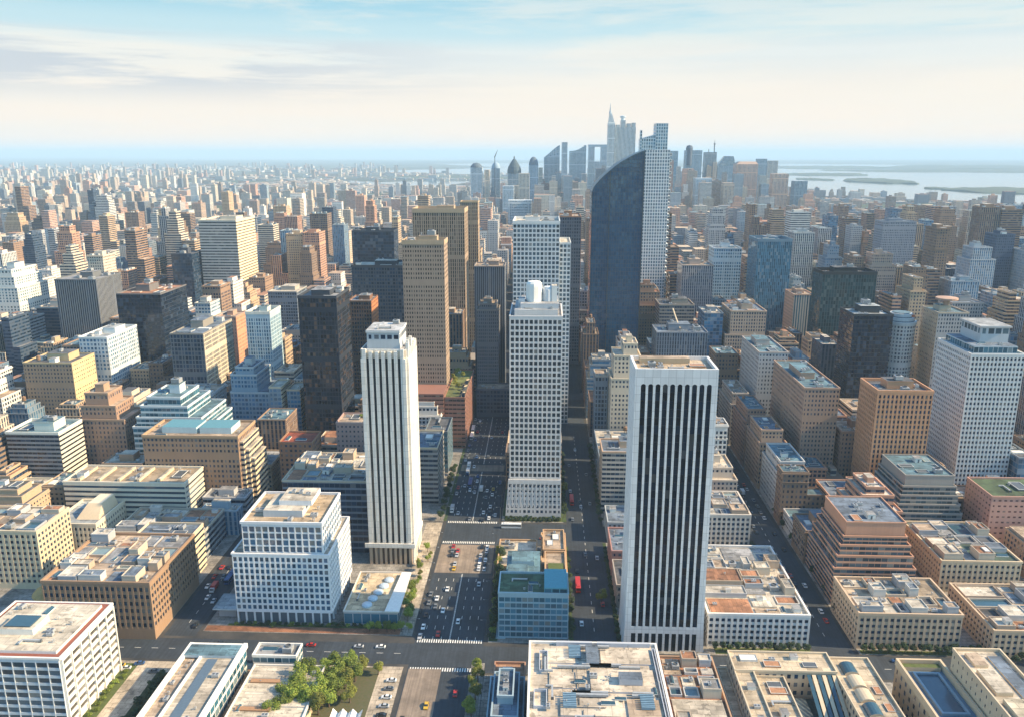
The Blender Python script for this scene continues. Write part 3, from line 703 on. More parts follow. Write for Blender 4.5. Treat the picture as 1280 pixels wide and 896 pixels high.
def awning_hall():
    r = root_at('awning_kiosk', (-158, -147.5, 350, 362), 'small pale entrance pavilion with a flat canopy beside the colonnaded white block', 'building'); wm = wall_mat((.45, .52, .55))
    m = MB(); m.box(-157, -148.5, 351, 362, .15, 5, facade(GREY, G_TEAL, .85, .7), wm, 3, 4.6); m.build('wall', r)
    m = MB(); m.box(-159, -147.2, 348.5, 363, 5, 5.6, wm, roof_mat((.36, .42, .44))); m.build('canopy', r); reg((-159, -147.5, 349, 362), 5)
awning_hall()
def terrace():
    rc = (-94, -68, 346, 384); h = 7
    r = root_at('terrace_pavilion', rc, 'low cream roofed pavilion with a long white canopy below the striped tower', 'building'); wm = wall_mat(OFFW)
    m = MB(); m.box(*rc, .1, h, facade(GREY, G_TEAL, .9, .75), wm, 4, 6); m.build('wall', r)
    parapet(r, (-94.3, -67.7, 345.7, 384.3), h, wm, .7, .5); deck(r, (-94.3, -67.7, 345.7, 384.3), h, roof_mat((.52, .41, .27)), .5)
    m = MB(); m.prism([(-74, 344.5), (-67, 344.5), (-67, 382), (-72, 382)], h+1.1, h+1.7, wm, plain('canopy_white', (.72, .70, .65), .6), bottom=True)
    for y in (348, 360, 372): m.box(-69, -68.6, y, y+.4, h, h+1.1, wm)
    m.build('canopy', r)
    for k in range(5):
        m = MB(); cx, cy_ = -84+k*1.6, 352+k*6; m.lathe(cx, cy_, [(2.6, h+.1), (2.5, h+.9), (1.6, h+1.5), (.1, h+1.7)], 14, plain('pale_blue_dome', (.42, .50, .56), .35)); m.build('roof_dome', r)
    clutter(r, (-93, -86, 348, 383), h+.02, 5, 12, ['air_conditioner', 'duct', 'skylight'], smin=.6, smax=.9); reg(rc, h)
terrace()

def strip_tower():
    x0, x1, y0, y1 = rc = (-94, -70.5, 407, 435); h = 121
    r = root_at('office_tower', rc, 'cream striped tower with dark window bands and a setback crown over the avenue', 'building')
    wm = panel_mat((.72, .68, .61)); gm = pane_mat((.018, .024, .03), 1.5, .5, .04)
    m = MB(); m.box(x0, x1, y0, y1, 0, h, facade((.60, .53, .43), (.02, .026, .032), .5, 1.0), wm, 3.3, h); m.build('wall', r)
    window_walls(r, rc, 13, h-4, 'F', 3.3, 200, .44, 1.0, wm, gm, depth=1.3, part='window_band', edge=1.9, bays=6)
    window_walls(r, rc, 13, h-4, 'R', 6, 200, .13, 1.0, panel_mat((.73, .69, .61)), gm, depth=1.3, part='window_band', edge=2.2, bays=5)
    m = MB(); m.box(x0-2.2, x1+1.9, y0-2.0, y0-1.31, 10.5, 13, wm); m.box(x1+1.31, x1+1.9, y0-1.31, y1, 10.5, 13, wm); m.build('base_band', r)
    window_walls(r, rc, .2, 10.5, 'F', 2.7, 200, .5, 1.0, wall_mat((.42, .32, .23)), pane_mat((.05, .03, .02), vary=.4), depth=1.1, part='window_band', edge=1.0); window_walls(r, rc, .2, 10.5, 'R', 4, 200, .4, 1.0, wm, gm, depth=1.1, part='window_band', edge=1.0)
    m = MB()                                                   # the piers end in round shouldered fins above the roof
    for i in range(7):
        x = x0+1.9+i*(x1-x0-3.8)/6; m.box(x-.92, x+.92, y0-1.25, y0+.3, h-4, h-.2+(1.2 if i in (0, 6) else 0), wm)
    for i in range(6):
        y = y0+2.2+i*(y1-y0-4.4)/5; hh = h+(5.5 if i in (0, 2) else 1)
        for k in range(5): m.box(x1-.2, x1+1.28, y-1.4+k*.56, y-1.4+(k+1)*.56, h-4, hh-[1.3, .3, 0, .3, 1.3][k], wm)
    m.build('fin', r)
    parapet(r, rc, h, wm, .8, .5); deck(r, rc, h, roof_mat(R_GREY), .5)
    m = MB(); m.box(x0+3, x1-3.5, y0+2.2, y1-5, h+.02, h+9, facade((.44, .46, .47), G_NAVY, .7, .5), roof_mat((.45, .46, .46)), 3.4, 4.5); m.build('crown', r)
    m = MB(); m.box(x0+2.6, x1-3.1, y0+1.8, y1-4.6, h+9, h+10.2, wall_mat((.55, .55, .54)), roof_mat((.48, .48, .47))); m.build('crown_cap', r)
    clutter(r, (x0+3, x1-3.5, y0+2.4, y1-5), h+10.2, 6, 4, ['air_conditioner', 'duct', 'vent_pipe', 'cooling_tower'], smin=.6, smax=.9)
    reg(rc, h+10, None, 'cream striped tower')
strip_tower()

def slab_tower():
    x0, x1, y0, y1 = rc = (39.5, 73, 330.5, 352); h = 131.5
    r = root_at('office_tower', rc, 'tall pale grey tower with ten round topped dark glass bands between white piers', 'building')
    wm = panel_mat((.70, .69, .67)); gm = pane_mat((.006, .012, .022), 1.4, .9, .04)
    m = MB(); m.box(x0, x1, y0, y1, 0, h, facade((.60, .61, .62), G_BLACK, .62, 1.0), wm, 3.3, h); 
    m.build('core', r)
    D, n, edge = .55, 10, 1.5; bw = (x1-x0-2*edge)/n; hw = bw*.335; zb, za = 12.5, 125.6
    m = MB(); o, U, Nn = (x0, y0), (1, 0), (0, -1); L = x1-x0
    m.fbox(o, U, Nn, 0, L, 0, D, za+hw, h+1.6, wm); m.fbox(o, U, Nn, 0, L, 0, D, 9.2, zb, wm)
    for z0, z1 in ((.1, 9.2), (zb, za+hw)):
        m.fbox(o, U, Nn, 0, edge+bw/2-hw, 0, D, z0, z1, wm); m.fbox(o, U, Nn, L-edge-bw/2+hw, L, 0, D, z0, z1, wm)
        for i in range(n-1): m.fbox(o, U, Nn, edge+(i+.5)*bw+hw, edge+(i+1.5)*bw-hw, 0, D, z0, z1, wm)
    for i in range(n):                                         # arch heads over each glass band
        c = x0+edge+(i+.5)*bw; K = 8
        for k in range(K):
            a, b = math.pi*k/K, math.pi*(k+1)/K
            pa, pb = (c+hw*math.cos(a), za+hw*math.sin(a)), (c+hw*math.cos(b), za+hw*math.sin(b))
            m.face([(pb[0], y0-D, pb[1]), (pa[0], y0-D, pa[1]), (pa[0], y0-D, za+hw), (pb[0], y0-D, za+hw)], wm)
            m.face([(pa[0], y0-D, pa[1]), (pb[0], y0-D, pb[1]), (pb[0], y0, pb[1]), (pa[0], y0, pa[1])], wm)
    m.build('wall', r)
    for i in range(n):
        c = x0+edge+(i+.5)*bw; m = MB()
        nf = 31                                               # storeys show as separate panes behind the band
        for k in range(nf):
            a, b = zb+(za+hw-zb)*k/nf, zb+(za+hw-zb)*(k+1)/nf
            m.face([(c-hw, y0-.06, a+.09), (c+hw, y0-.06, a+.09), (c+hw, y0-.06, b-.09), (c-hw, y0-.06, b-.09)], gm)
        m.face([(c-hw, y0-.02, zb), (c+hw, y0-.02, zb), (c+hw, y0-.02, za+hw), (c-hw, y0-.02, za+hw)], plain('band_spandrel', (.02, .024, .03), .35)); m.build('window_band', r)
        m = MB(); m.face([(c-hw, y0-.04, .3), (c+hw, y0-.04, .3), (c+hw, y0-.04, 9.2), (c-hw, y0-.04, 9.2)], gm); m.build('lobby_window', r)
    m = MB()                                                   # side slabs flare toward the foot
    for s, X in ((-1, x0), (1, x1)):
        a, b = X, X+s*.5; f = X+s*2.4
        for zz0, zz1, w0, w1 in ((.1, 14, 1.5, .95), (14, 40, .95, .65), (40, h+1.6, .65, .5)):
            q0, q1 = X+s*w0, X+s*w1
            P = [(q0, y0-D), (q0, y1+D)]; Q = [(q1, y0-D), (q1, y1+D)]
            if s < 0: m.face([(P[1][0], P[1][1], zz0), (P[0][0], P[0][1], zz0), (Q[0][0], Q[0][1], zz1), (Q[1][0], Q[1][1], zz1)], wm)
            else: m.face([(P[0][0], P[0][1], zz0), (P[1][0], P[1][1], zz0), (Q[1][0], Q[1][1], zz1), (Q[0][0], Q[0][1], zz1)], wm)
            for yy in (y0-D, y1+D):
                pts = [(X, yy, zz0), (q0, yy, zz0), (q1, yy, zz1), (X, yy, zz1)]; m.face(pts if (s > 0) == (yy < y0) else pts[::-1], wm)
        m.box(min(X, X+s*.5), max(X, X+s*.5), y0-D, y1+D, h+1.6, h+1.61, wm)
        m.box(min(X-s*.5, X), max(X-s*.5, X), y0, y1+D, h, h+1.6, wm)
    m.box(x0+.5, x1-.5, y1+D-.6, y1+D, h, h+1.6, wm); m.box(x0+.5, x1-.5, y0, y0+.4, h, h+1.6, wm)
    m.build('side_slab', r)
    deck(r, (x0+.5, x1-.5, y0+.4, y1+.3), h, roof_mat((.46, .36, .25), (4, 2.4), .3), .05)
    m = MB(); m.box(x0+3, x1-9, y1-7, y1-2, h+.03, h+2.4, wall_mat((.40, .31, .21)), roof_mat(R_TAN)); m.build('roof_plant', r)
    clutter(r, (x0+1.5, x1-1.5, y0+1.5, y1-7), h+.03, 8, 31, ['air_conditioner', 'duct', 'vent_pipe', 'roof_platform_rust', 'cooling_tower'], smin=.6, smax=.85)
    reg(rc, h+3, None, 'tall pale tower with round topped dark bands')
slab_tower()

def central_tower():
    x0, x1, y0, y1 = rc = (-19, 11.5, 469, 510); gm = pane_mat((.035, .045, .055), 1.5, .7, .06); wm = wall_mat((.56, .54, .52)); fm = facade((.52, .50, .48), G_NAVY, .6, .55)
    r = root_at('office_tower', rc, 'slender grey white gridded tower with stepped crown standing alone mid avenue', 'building')
    m = MB(); m.prism([(x0-3.0, y0-2.2), (x1+1.2, y0-2.2), (x1+1.2, y1+2), (x0-3.0, y1+2)], .1, 26, fm, roof_mat(R_GREY), 2.6, 3.4, top_poly=[(x0-1.2, y0-1.2), (x1+.8, y0-1.2), (x1+.8, y1+1), (x0-1.2, y1+1)]); m.build('base', r)
    m = MB(); m.box(x0, x1, y0, y1, 26, 127, fm, wm, 2.75, 3.6); m.build('wall', r)
    window_walls(r, (x0-1.1, x1+.7, y0-1.3, y1+1), .3, 26, 'F', 2.5, 3.3, .68, .66, wm, gm, depth=.6, head=2.6, foot=.8, n_ind=30)
    window_walls(r, rc, 26.02, 127, 'FLR', 2.78, 3.55, .70, .66, wm, gm, depth=.4, head=1.2, foot=.6, n_ind=70)
    parapet(r, (x0-.5, x1+.5, y0-.5, y1+.5), 127, wm, .8, .7); deck(r, (x0-.5, x1+.5, y0-.5, y1+.5), 127, roof_mat(R_GREY), .7)
    m = MB(); m.box(x0+2.5, x1-2.5, y0+2, y1-2, 127.03, 131, fm, roof_mat((.42, .42, .42)), 2.75, 3.9); m.box(x0+6, x1-2, y0+5, y1-6, 131, 134, wall_mat((.45, .46, .47)), roof_mat((.42, .42, .42))); m.build('crown', r)
    m = MB(); m.lathe(-5.2, 484, [(4.9, 134), (4.9, 143), (4.6, 144.6), (3.6, 145.8), (.05, 146.2)], 12, wall_mat((.68, .67, .63))); m.build('roof_tank', r)
    m = MB(); m.lathe(3.4, 485, [(3.6, 134), (3.6, 141), (2.6, 142.6), (.05, 143)], 16, wall_mat((.55, .58, .60))); m.box(5.4, 8.6, 481.5, 488, 134, 143.5, wall_mat((.62, .61, .58)), roof_mat(R_CREAM)); m.box(-14.5, -10.5, 480, 486, 131, 136, wall_mat((.5, .52, .54)), roof_mat(R_GREY)); m.build('roof_plant', r)
    clutter(r, (x0+3, x1-3, y0+2.4, y0+8), 131.02, 4, 3, ['air_conditioner', 'vent_pipe', 'duct'], smin=.5, smax=.8)
    reg(rc, 134, None, 'slender gridded tower standing alone mid avenue')
central_tower()

def teal_building():
    rc = (-19, 13, 338, 357); h = 23
    r = root_at('glass_block', rc, 'low teal glass block with green and blue roofs between the avenue and side street', 'building'); wm = wall_mat((.30, .40, .44)); gm = pane_mat((.05, .14, .19), 1.7, .6, .08)
    m = MB(); m.box(*rc, 0, h, facade((.24, .36, .42), G_TEAL, .95, .7), wm, 3, 3.2); m.build('wall', r)
    window_walls(r, rc, .3, h, 'FRL', 2.6, 2.9, .9, .74, wm, gm, depth=.3, head=1.2, foot=.4, n_ind=100)
    m = MB(); m.box(-20.5, -16, 337.2, 360, 0.1, 0.6, wm); m.build('plinth', r)
    parapet(r, (-19.4, 13.4, 337.6, 357.4), h, wm, 1.0, .6); deck(r, (-19.4, 13.4, 337.6, 357.4), h, roof_mat(R_GREEN), .6)
    m = MB(); m.box(2, 12.6, 338.6, 356.4, h+.03, h+3.2, facade((.1, .3, .36), G_TEAL, .9, .6), plain('teal_roof', (.07, .27, .33), .6, 0, .12)); m.build('roof_hall', r)
    clutter(r, (-18, 1, 339, 356), h+.03, 5, 6, KT, smin=.6, smax=.9)
    m = MB(); m.box(-17, 0, 357.5, 392, 0, 17, facade((.22, .34, .40), G_TEAL, .8, .6), roof_mat(R_TEAL), 3, 3.3); m.box(-16, -6, 362, 372, 17, 20, wall_mat((.3, .42, .46)), roof_mat(R_TEAL)); m.box(-14.5, -3, 376, 386, 17, 19.5, wall_mat((.3, .42, .46)), roof_mat(R_TEAL)); m.build('rear_wing', r)
    clutter(r, (-16, -1, 373, 391), 17.02, 3, 16, KT, [(-15, -2.5, 375, 387)], smin=.5, smax=.7)
    reg((-19, 13, 338, 392), h, None, 'low teal glass block')
    r2 = tower('stone_annex', 'tan stepped building with a planted roof patch behind the teal glass block', 'building', (.5, 14, 358, 428), 13, facade(TAN, G_NAVY, .5, .5), TAN, R_TAN, 2.8, 3.3, tiers=[(0, 0, 0, 0, 0, 9), (2, 1, 8, 34, 9, 15), (1, 1, 42, 4, 9, 13)], clut=5, kinds=KR, smin=.5, smax=.8, pent=False)
    m = MB(); m.box(4, 12, 370, 382, 15.05, 15.6, wall_mat(TAN), GRASS); m.build('roof_garden', r2)
    tower('stone_annex', 'flat sunlit cream roofed low building at the corner before the slender gridded tower', 'building', (-23, -2, 396, 427), 5, facade(CREAM, G_NAVY, .7, .5), TAN, R_CREAM, 3, 4, clut=5, kinds=KR, smin=.5, smax=.8, pent=False)
teal_building()

# ---- front row of roofs
def white_roof():
    rc = (-4, 48.6, 232, 304); h = 20
    r = root_at('flat_roof_block', rc, 'broad block with pale cream roof crowded with ducts, pipes and vents', 'building'); wm = wall_mat((.40, .42, .46)); rm = roof_mat((.60, .51, .40), (9, 6), .14)
    m = MB(); m.box(*rc, 0, h, facade((.30, .32, .36), G_NAVY, .7, .6), rm, 3.4, 3.6); m.build('wall', r)
    m = MB(); m.ring(-4.4, 49, 231.6, 304.4, .9, h, h+1.1, wall_mat((.66, .64, .60))); m.box(7, 22, 302.2, 303.4, h, h+1.9, wm); m.box(24, 46, 302.2, 303.4, h, h+1.9, wm); m.build('parapet', r)
    m = MB(); m.face([(-3.5, 232.5, h+.02), (48.1, 232.5, h+.02), (48.1, 303.5, h+.02), (-3.5, 303.5, h+.02)], rm); m.build('roof', r)
    for x0, x1, y0, y1, z, mt in ((4, 18, 274, 284, .5, rm), (20, 45, 272, 286, .8, rm), (2, 16, 290, 300, .5, roof_mat(R_CREAM)), (25, 46, 290, 300, .6, rm), (8, 30, 258, 268, .7, rm), (33, 46, 256, 268, .6, roof_mat(R_TAN)), (4, 24, 240, 253, .5, rm)):
        m = MB(); m.box(x0, x1, y0, y1, h+.02, h+z, wm, mt); m.build('roof_platform', r)
    rng = random.Random(12)
    for k in range(16):                                       # long duct runs
        m = MB(); x, y = rng.uniform(0, 36), rng.choice((254.5, 256, 269.5, 271, 287, 288.5, 301)); L = rng.uniform(7, 16)
        m.box(x, min(x+L, 48), y-.5, y+.5, h+.5, h+1.5, STEEL)
        for q in range(int(L//3)): m.box(x+q*3+.5, x+q*3+.8, y-.55, y+.55, h+.02, h+.5, DSTEEL)
        m.build('duct', r)
    for k in range(14):                                       # pipe runs along the roof
        m = MB(); a = rng.uniform(-2, 38); y = rng.uniform(240, 301); L = rng.uniform(5, 16); 
        if k % 2: m.box(a, min(a+L, 47.5), y, y+.22, h+.9, h+1.12, DSTEEL)
        else: m.box(a, a+.22, y, min(y+L, 302), h+.9, h+1.12, DSTEEL)
        m.build('roof_pipe', r)
    for x0, x1, y0, y1 in ((-2, 3, 262, 272), (0, 3.5, 284, 297), (46.2, 47.6, 256, 300), (24.8, 31, 246, 254)):
        m = MB(); m.ring(x0, x1, y0, y1, .3, h+.03, h+1.4, wm); m.build('light_well', r)
    for x, y in ((9, 262), (38, 262), (12, 293)):
        m = MB()
        for q in range(8): m.box(x, x+5, y+q*1.0, y+q*1.0+.55, h+.8, h+1.9, plain('louvre_blue', (.16, .26, .34), .5))
        m.build('louvre_rack', r)
    for x, y, w, d in ((19, 288.6, 5, 10), (31, 276, 9, 5)):
        m = MB(); m.box(x, x+w, y, y+d, h+.9, h+3.4, wall_mat((.36, .37, .40)), roof_mat(R_SLATE)); m.build('stair_house', r)
    clutter(r, (-3, 48, 240, 302), h+.85, 26, 7, ['air_conditioner', 'vent_pipe', 'duct', 'air_conditioner', 'vent_pipe', 'skylight'], [(18, 25, 287, 300), (30, 41, 275, 282)], smin=.5, smax=.95)
    reg(rc, h, None, 'broad cream roof crowded with ducts')
white_roof()
def orange_roof():
    rc = (49.6, 72, 232, 303); h = 15
    r = tower('flat_roof_block', 'rust and tan patched roof block wedged beside the broad cream roof', 'building', rc, h, facade(BROWN, G_NAVY, .6, .5), (.36, .24, .16), R_RUST, 3, 3.5, clut=30, kinds=['roof_platform_rust', 'roof_platform_rust', 'roof_platform_pale', 'vent_pipe', 'air_conditioner', 'skylight', 'duct'], smin=.5, smax=.95, pent=False, scape=6)
orange_roof()
def court():
    rc = (74, 136, 228, 303)
    r = root_at('courtyard_block', rc, 'cream courtyard block with sunken court and curved glazed wing near the front edge', 'building'); wm = wall_mat((.50, .42, .31)); rm = roof_mat((.55, .45, .32), (6, 3), .2)
    fm = facade((.46, .38, .28), G_NAVY, .5, .5)
    m = MB(); m.box(86, 119, 232, 288, 0, 8, fm, roof_mat((.07, .10, .09)), 3, 3.6); m.build('court_floor', r)
    for a, b, c, d, h in ((78.5, 86, 228, 290, 18), (78.5, 119, 290, 303, 18.5), (86, 98, 262, 289.9, 16), (74.2, 78.4, 228, 302, 11)):
        m = MB(); m.box(a, b, c, d, 0, h, fm, rm, 3, 3.5); m.build('wing', r)
        parapet(r, (a-.2, b+.2, c-.2, d+.2), h, wm, .9, .5)
        if b-a > 6: clutter(r, (a+.6, b-.6, c+1, d-1), h+.02, 6, int(a), KR, smin=.5, smax=.8)
    m = MB(); m.box(88, 94, 232, 258, 8.02, 13, wall_mat(SALMON), roof_mat((.40, .22, .13), (3, 1), .3)); m.build('wing', r)
    for k in range(5):
        m = MB(); m.box(100+k*3.6, 102.6+k*3.6, 240, 262, 8.02, 11, fm, plain('green_membrane', (.06, .14, .08), .8, 0, .3) if k % 2 else BLUEG); m.build('court_canopy', r)
    for k in range(6):                                        # curved rooflights of the east wing
        m = MB(); x = 107+k*2.0
        for q in range(7):
            a0, a1 = math.pi*.5*q/7, math.pi*.5*(q+1)/7
            m.face([(x, 289.5-26*(1-math.cos(a0)), 8+10*math.cos(a0)), (x+1.5, 289.5-26*(1-math.cos(a0)), 8+10*math.cos(a0)), (x+1.5, 289.5-26*(1-math.cos(a1)), 8+10*math.cos(a1)), (x, 289.5-26*(1-math.cos(a1)), 8+10*math.cos(a1))][::-1], wm if k % 2 else BLUEG)
        m.build('curved_rooflight', r)
    m = MB(); m.box(119, 135.5, 228, 302, 0, 17, fm, rm, 3, 3.5); m.build('wing', r); parapet(r, (118.8, 135.8, 227.8, 302.2), 17, wm, 1.0, .5)
    for k in range(7):
        m = MB(); y = 240+k*8.5
        n = 8
        for q in range(n):
            a0, a1 = math.pi*q/n, math.pi*(q+1)/n
            m.face([(122.5-3*math.cos(a0)+3, y, 17.05+1.8*math.sin(a0)), (122.5-3*math.cos(a0)+3, y+7, 17.05+1.8*math.sin(a0)), (122.5-3*math.cos(a1)+3, y+7, 17.05+1.8*math.sin(a1)), (122.5-3*math.cos(a1)+3, y, 17.05+1.8*math.sin(a1))][::-1], wm if k % 3 else BLUEG)
        for yy in (y, y+7):
            m.face([(122.5-3*math.cos(math.pi*q/n)+3, yy, 17.05+1.8*math.sin(math.pi*q/n)) for q in range(n+1)], wm)
        m.build('barrel_vault', r)
    clutter(r, (129.5, 135, 235, 300), 17.02, 7, 71, ['roof_platform_rust', 'skylight', 'vent_pipe', 'air_conditioner'], smin=.5, smax=.6)
    m = MB(); m.box(99, 106, 264, 286, 8.02, 9.6, fm, roof_mat((.16, .2, .2))); m.build('court_canopy', r)
    reg(rc, 18, None, 'cream courtyard block')
court()
def blue_recess():
    rc = (144.5, 162, 235, 296); h = 22
    r = root_at('parapet_block', rc, 'tan walled block with a sunken slate blue roof between high parapets', 'building'); wm = wall_mat((.50, .40, .28)); bl = plain('slate_blue_roof', (.12, .19, .26), .5, 0, .15)
    m = MB(); m.box(*rc, 0, h-3, facade((.44, .33, .22), G_NAVY, .35, .5), bl, 4, 3.6); m.ring(144.3, 162.2, 234.8, 296.2, .9, h-3, h, wm); m.build('wall', r)
    for y0, y1 in ((240, 262), (265, 290)):
        m = MB(); m.ring(148.5, 159, y0, y1, .9, h-2.98, h-1.8, plain('slate_frame', (.20, .28, .34), .5)); m.box(149.4, 158.1, y0+.9, y1-.9, h-2.98, h-2.6, plain('dark_skylight', (.05, .085, .12), .15)); m.build('skylight', r)
    m = MB(); m.box(146, 160.5, 292, 294.4, h-2.98, h-1.2, wm, GRASS); m.build('roof_planter', r)
    reg(rc, h)
blue_recess()
def cream_high():
    rc = (163, 181, 235, 290); h = 30
    r = tower('parapet_block', 'taller cream block with long blank wall and pale roof panels at the corner', 'building', rc, h, facade((.52, .43, .31), G_NAVY, .16, .35), (.52, .43, .31), R_CREAM, 3.4, 3.6, clut=0, pent=False, par=1.3)
    for x0, x1, y0, y1, z, c in ((165, 171, 262, 276, 1.6, R_CREAM), (165, 172, 240, 258, 2.2, (.60, .52, .38)), (166, 171, 279, 287, 1.2, R_TAN), (174, 179, 240, 286, .6, R_SLATE)):
        m = MB(); m.box(x0, x1, y0, y1, h+.03, h+z, wall_mat(CREAM), roof_mat(c)); m.build('roof_platform', r)
    clutter(r, (164, 173, 237, 289), h+.03, 6, 5, KA, [(164, 173, 239, 288)], smin=.5, smax=.7)
cream_high()
tower('brick_block', 'low red brick block with rust roof behind the taller cream corner block', 'building', (186, 230, 245, 300), 10, facade(BROWN, G_NAVY, .5, .5), (.30, .14, .09), (.30, .17, .13), 3, 3.4, clut=16, kinds=KR, pent=False, scape=7)
tower('rust_hut', 'small salmon roofed hut between the median trees and broad cream roof', 'building', (-19, -6, 298, 308), 7, facade(BROWN, G_NAVY, .5, .5), (.34, .2, .14), (.42, .24, .15), 3, 3.4, clut=3, pent=False, smin=.4, smax=.6)
tower('slate_block', 'small blue grey stepped block between the median trees and broad cream roof', 'building', (-20, -6, 250, 295), 11, facade((.28, .36, .40), G_TEAL, .6, .55), (.26, .34, .38), R_SLATE, 3, 3.4, tiers=[(0, 0, 0, 0, 0, 9), (2, 2, 14, 4, 9, 14), (4, 4, 22, 6, 14, 17)], clut=4, smin=.4, smax=.6, pent=False)

# ------------------------------------------------------------------ middle distance, named one by one
OT, AB, GT, LB = 'office_tower', 'apartment_block', 'glass_tower', 'low_block'
def F(wall, glass=G_NAVY, ww=.55, wh=.55, **k): return facade(wall, glass, ww, wh, **k)
T = tower
# west side, near
T(LB, 'dark ribbon windowed low office behind the white gridded block and striped tower', 'building', (-144, -97, 418, 462), 43, F((.16, .19, .23), G_NAVY, .96, .66), (.46, .40, .31), R_CREAM, 3, 3.6, clut=14, kinds=KT, mark='dark ribbon windowed low office', scape=9, pent=False)
T(LB, 'small dusty pink brick block tucked beside the cream striped tower', 'building', (-138, -119, 515, 537), 44, F((.36, .25, .22), G_NAVY, .4, .4), (.36, .25, .22), R_TAN, 2.6, 3.3, clut=3, pent=False)
T(LB, 'red roofed low building squeezed between black amber tower and brown stepped slab', 'building', (-172, -150, 498, 520), 36, F(BROWN, G_NAVY, .5, .5), BROWN, (.30, .07, .035), 3, 3.4, clut=2, pent=False)
T(LB, 'small salmon roofed house below the red roofed low building', 'building', (-160, -146, 468, 486), 22, F(SALMON, G_NAVY, .5, .5), SALMON, (.44, .26, .18), 3, 3.3, clut=2, pent=False, smin=.4, smax=.6)
def brown_mid():
    r = T(AB, 'wide brown slab with teal glass roof sheds and pale stepped east end', 'building', (-247, -187, 468, 499), 50, F((.27, .18, .12), G_NAVY, .5, .5), (.36, .25, .16), R_TAN, 2.5, 3.3, clut=6, kinds=KT, pent=False, par=1.6, mark='wide brown slab with teal roof sheds', avoid=[(-240, -192, 474, 494)])
    for a, b in ((-238, -216), (-214, -194)):
        m = MB(); m.prism([(a, 476), (b, 476), (b, 492), (a, 492)], 50.05, 54, F((.4, .5, .52), G_TEAL, .8, .8), plain('teal_roof', (.10, .24, .28), .6), 2.5, 3.9); m.build('roof_shed', r)
    for k in range(3):
        m = MB(); m.box(-186.9+k*2.4, -184.5+k*2.4, 470+k*2, 498-k, 0, 47-k*6, F(CREAM, G_NAVY, .95, .5), roof_mat(R_CREAM), 3, 3.4); m.build('stepped_end', r)
brown_mid()
T(GT, 'stepped blue glass building with banded terraces behind the wide brown slab', 'building', (-272, -222, 505, 550), 56, F((.42, .48, .50), G_TEAL, .95, .6), (.5, .54, .55), R_TEAL, 3, 3.5, tiers=[(0, 0, 0, 0, 0, 43), (2, 4, 2, 0, 43, 49), (4, 14, 5, 2, 49, 56), (7, 20, 9, 6, 56, 61)], clut=3, mark='stepped blue glass building')
T(OT, 'dark grey office with thin ribbon windows and a teal box on its pale roof', 'building', (-339, -305, 476, 503), 48, F((.22, .215, .215), G_BLACK, .97, .5), (.62, .60, .52), R_TEAL, 3, 2.9, clut=4, kinds=KT, par=1.6, mark='dark ribbon office with the teal roof box')
def wide_ribbon():
    r = T(LB, 'wide low office with ribbon windows and bright skylight bars across tan roof', 'building', (-283, -210, 440, 466), 31, F((.34, .36, .37), (.05, .085, .11), .98, .55), (.60, .54, .43), (.40, .31, .21), 3, 3.0, clut=10, kinds=KA, pent=False, win=('FR', 1.0, .5, 60, 2), glass=(.04, .07, .10), mark='wide low ribbon office')
    for k in range(5):
        m = MB(); x = -276+k*12; m.box(x, x+1.6, 443, 463, 31.05, 32.6, wall_mat(CREAM), roof_mat((.6, .52, .4))); m.build('skylight_bar', r)
wide_ribbon()
T(LB, 'low dark step roofed annex in front of the wide ribbon office', 'building', (-236, -186, 404, 436), 17, F((.26, .28, .29), G_NAVY, .97, .55), (.42, .38, .31), (.42, .32, .22), 3, 3.2, clut=8, kinds=KT, pent=False, scape=8)
T(LB, 'dark teal sided low block with striped cream flank above the western street', 'building', (-214, -184, 386, 402), 24, F((.10, .16, .19), G_TEAL, .9, .6), (.55, .46, .34), R_SLATE, 3, 3.3, clut=5, kinds=KT, pent=False)
def hump():
    r = T(LB, 'pale gridded block with a sloping cream roof hump', 'building', (-272, -247, 407, 439), 20, F((.42, .37, .31), G_NAVY, .6, .5), (.60, .53, .41), (.40, .42, .41), 2.4, 3.3, clut=3, pent=False, win=('FR', .55, .5, 60, 1.5), avoid=[(-262, -247, 412, 439)])
    m = MB(); m.prism([(-262, 414), (-249, 414), (-249, 436), (-262, 436)], 20.03, 27, wall_mat(CREAM), wall_mat((.62, .54, .41)), top_poly=[(-258, 421), (-250, 421), (-250, 434), (-258, 434)]); m.build('roof_hump', r)
hump()
T(LB, 'small cream block with rows of tiny square windows and white roof boxes', 'building', (-323, -306, 442, 466), 22, F((.50, .46, .38), G_NAVY, .35, .3), (.58, .52, .40), R_CREAM, 2.6, 3.4, clut=4, pent=False)
T(AB, 'pale yellow beige apartment block with dark teal windows', 'building', (-305, -258, 373, 402), 32, F(YELLOW, G_TEAL, .55, .55), YELLOW, (.34, .27, .2), 3, 3.3, clut=8, kinds=KA, win=('FR', .58, .55, 80, 3), mark='pale yellow beige block', scape=9, pent=False)
def kiosk_dome():
    r = root_at('round_pavilion', (-254, -240, 352, 366), 'small round amber domed pavilion beside the pale yellow beige block', 'building')
    m = MB(); m.lathe(-247, 359, [(6.4, 0), (6.4, 6)], 24, F((.40, .28, .14), G_TEAL, .7, .7)); m.build('wall', r)
    m = MB(); m.lathe(-247, 359, [(7.2, 6.0), (7.0, 6.6), (5.2, 8.6), (2.6, 9.8), (.05, 10.2)], 24, plain('amber_roof', (.46, .28, .09), .6)); m.build('dome', r); reg((-254, -240, 352, 366), 9)
kiosk_dome()
T(AB, 'tan apartment tower with bright yellow flank and water tank', 'building', (-408, -369, 605, 638), 60, F((.27, .2, .14), G_NAVY, .45, .5), (.46, .36, .22), R_DARK, 2.6, 3.2, clut=6, kinds=KB, mark='tan block with the yellow flank')
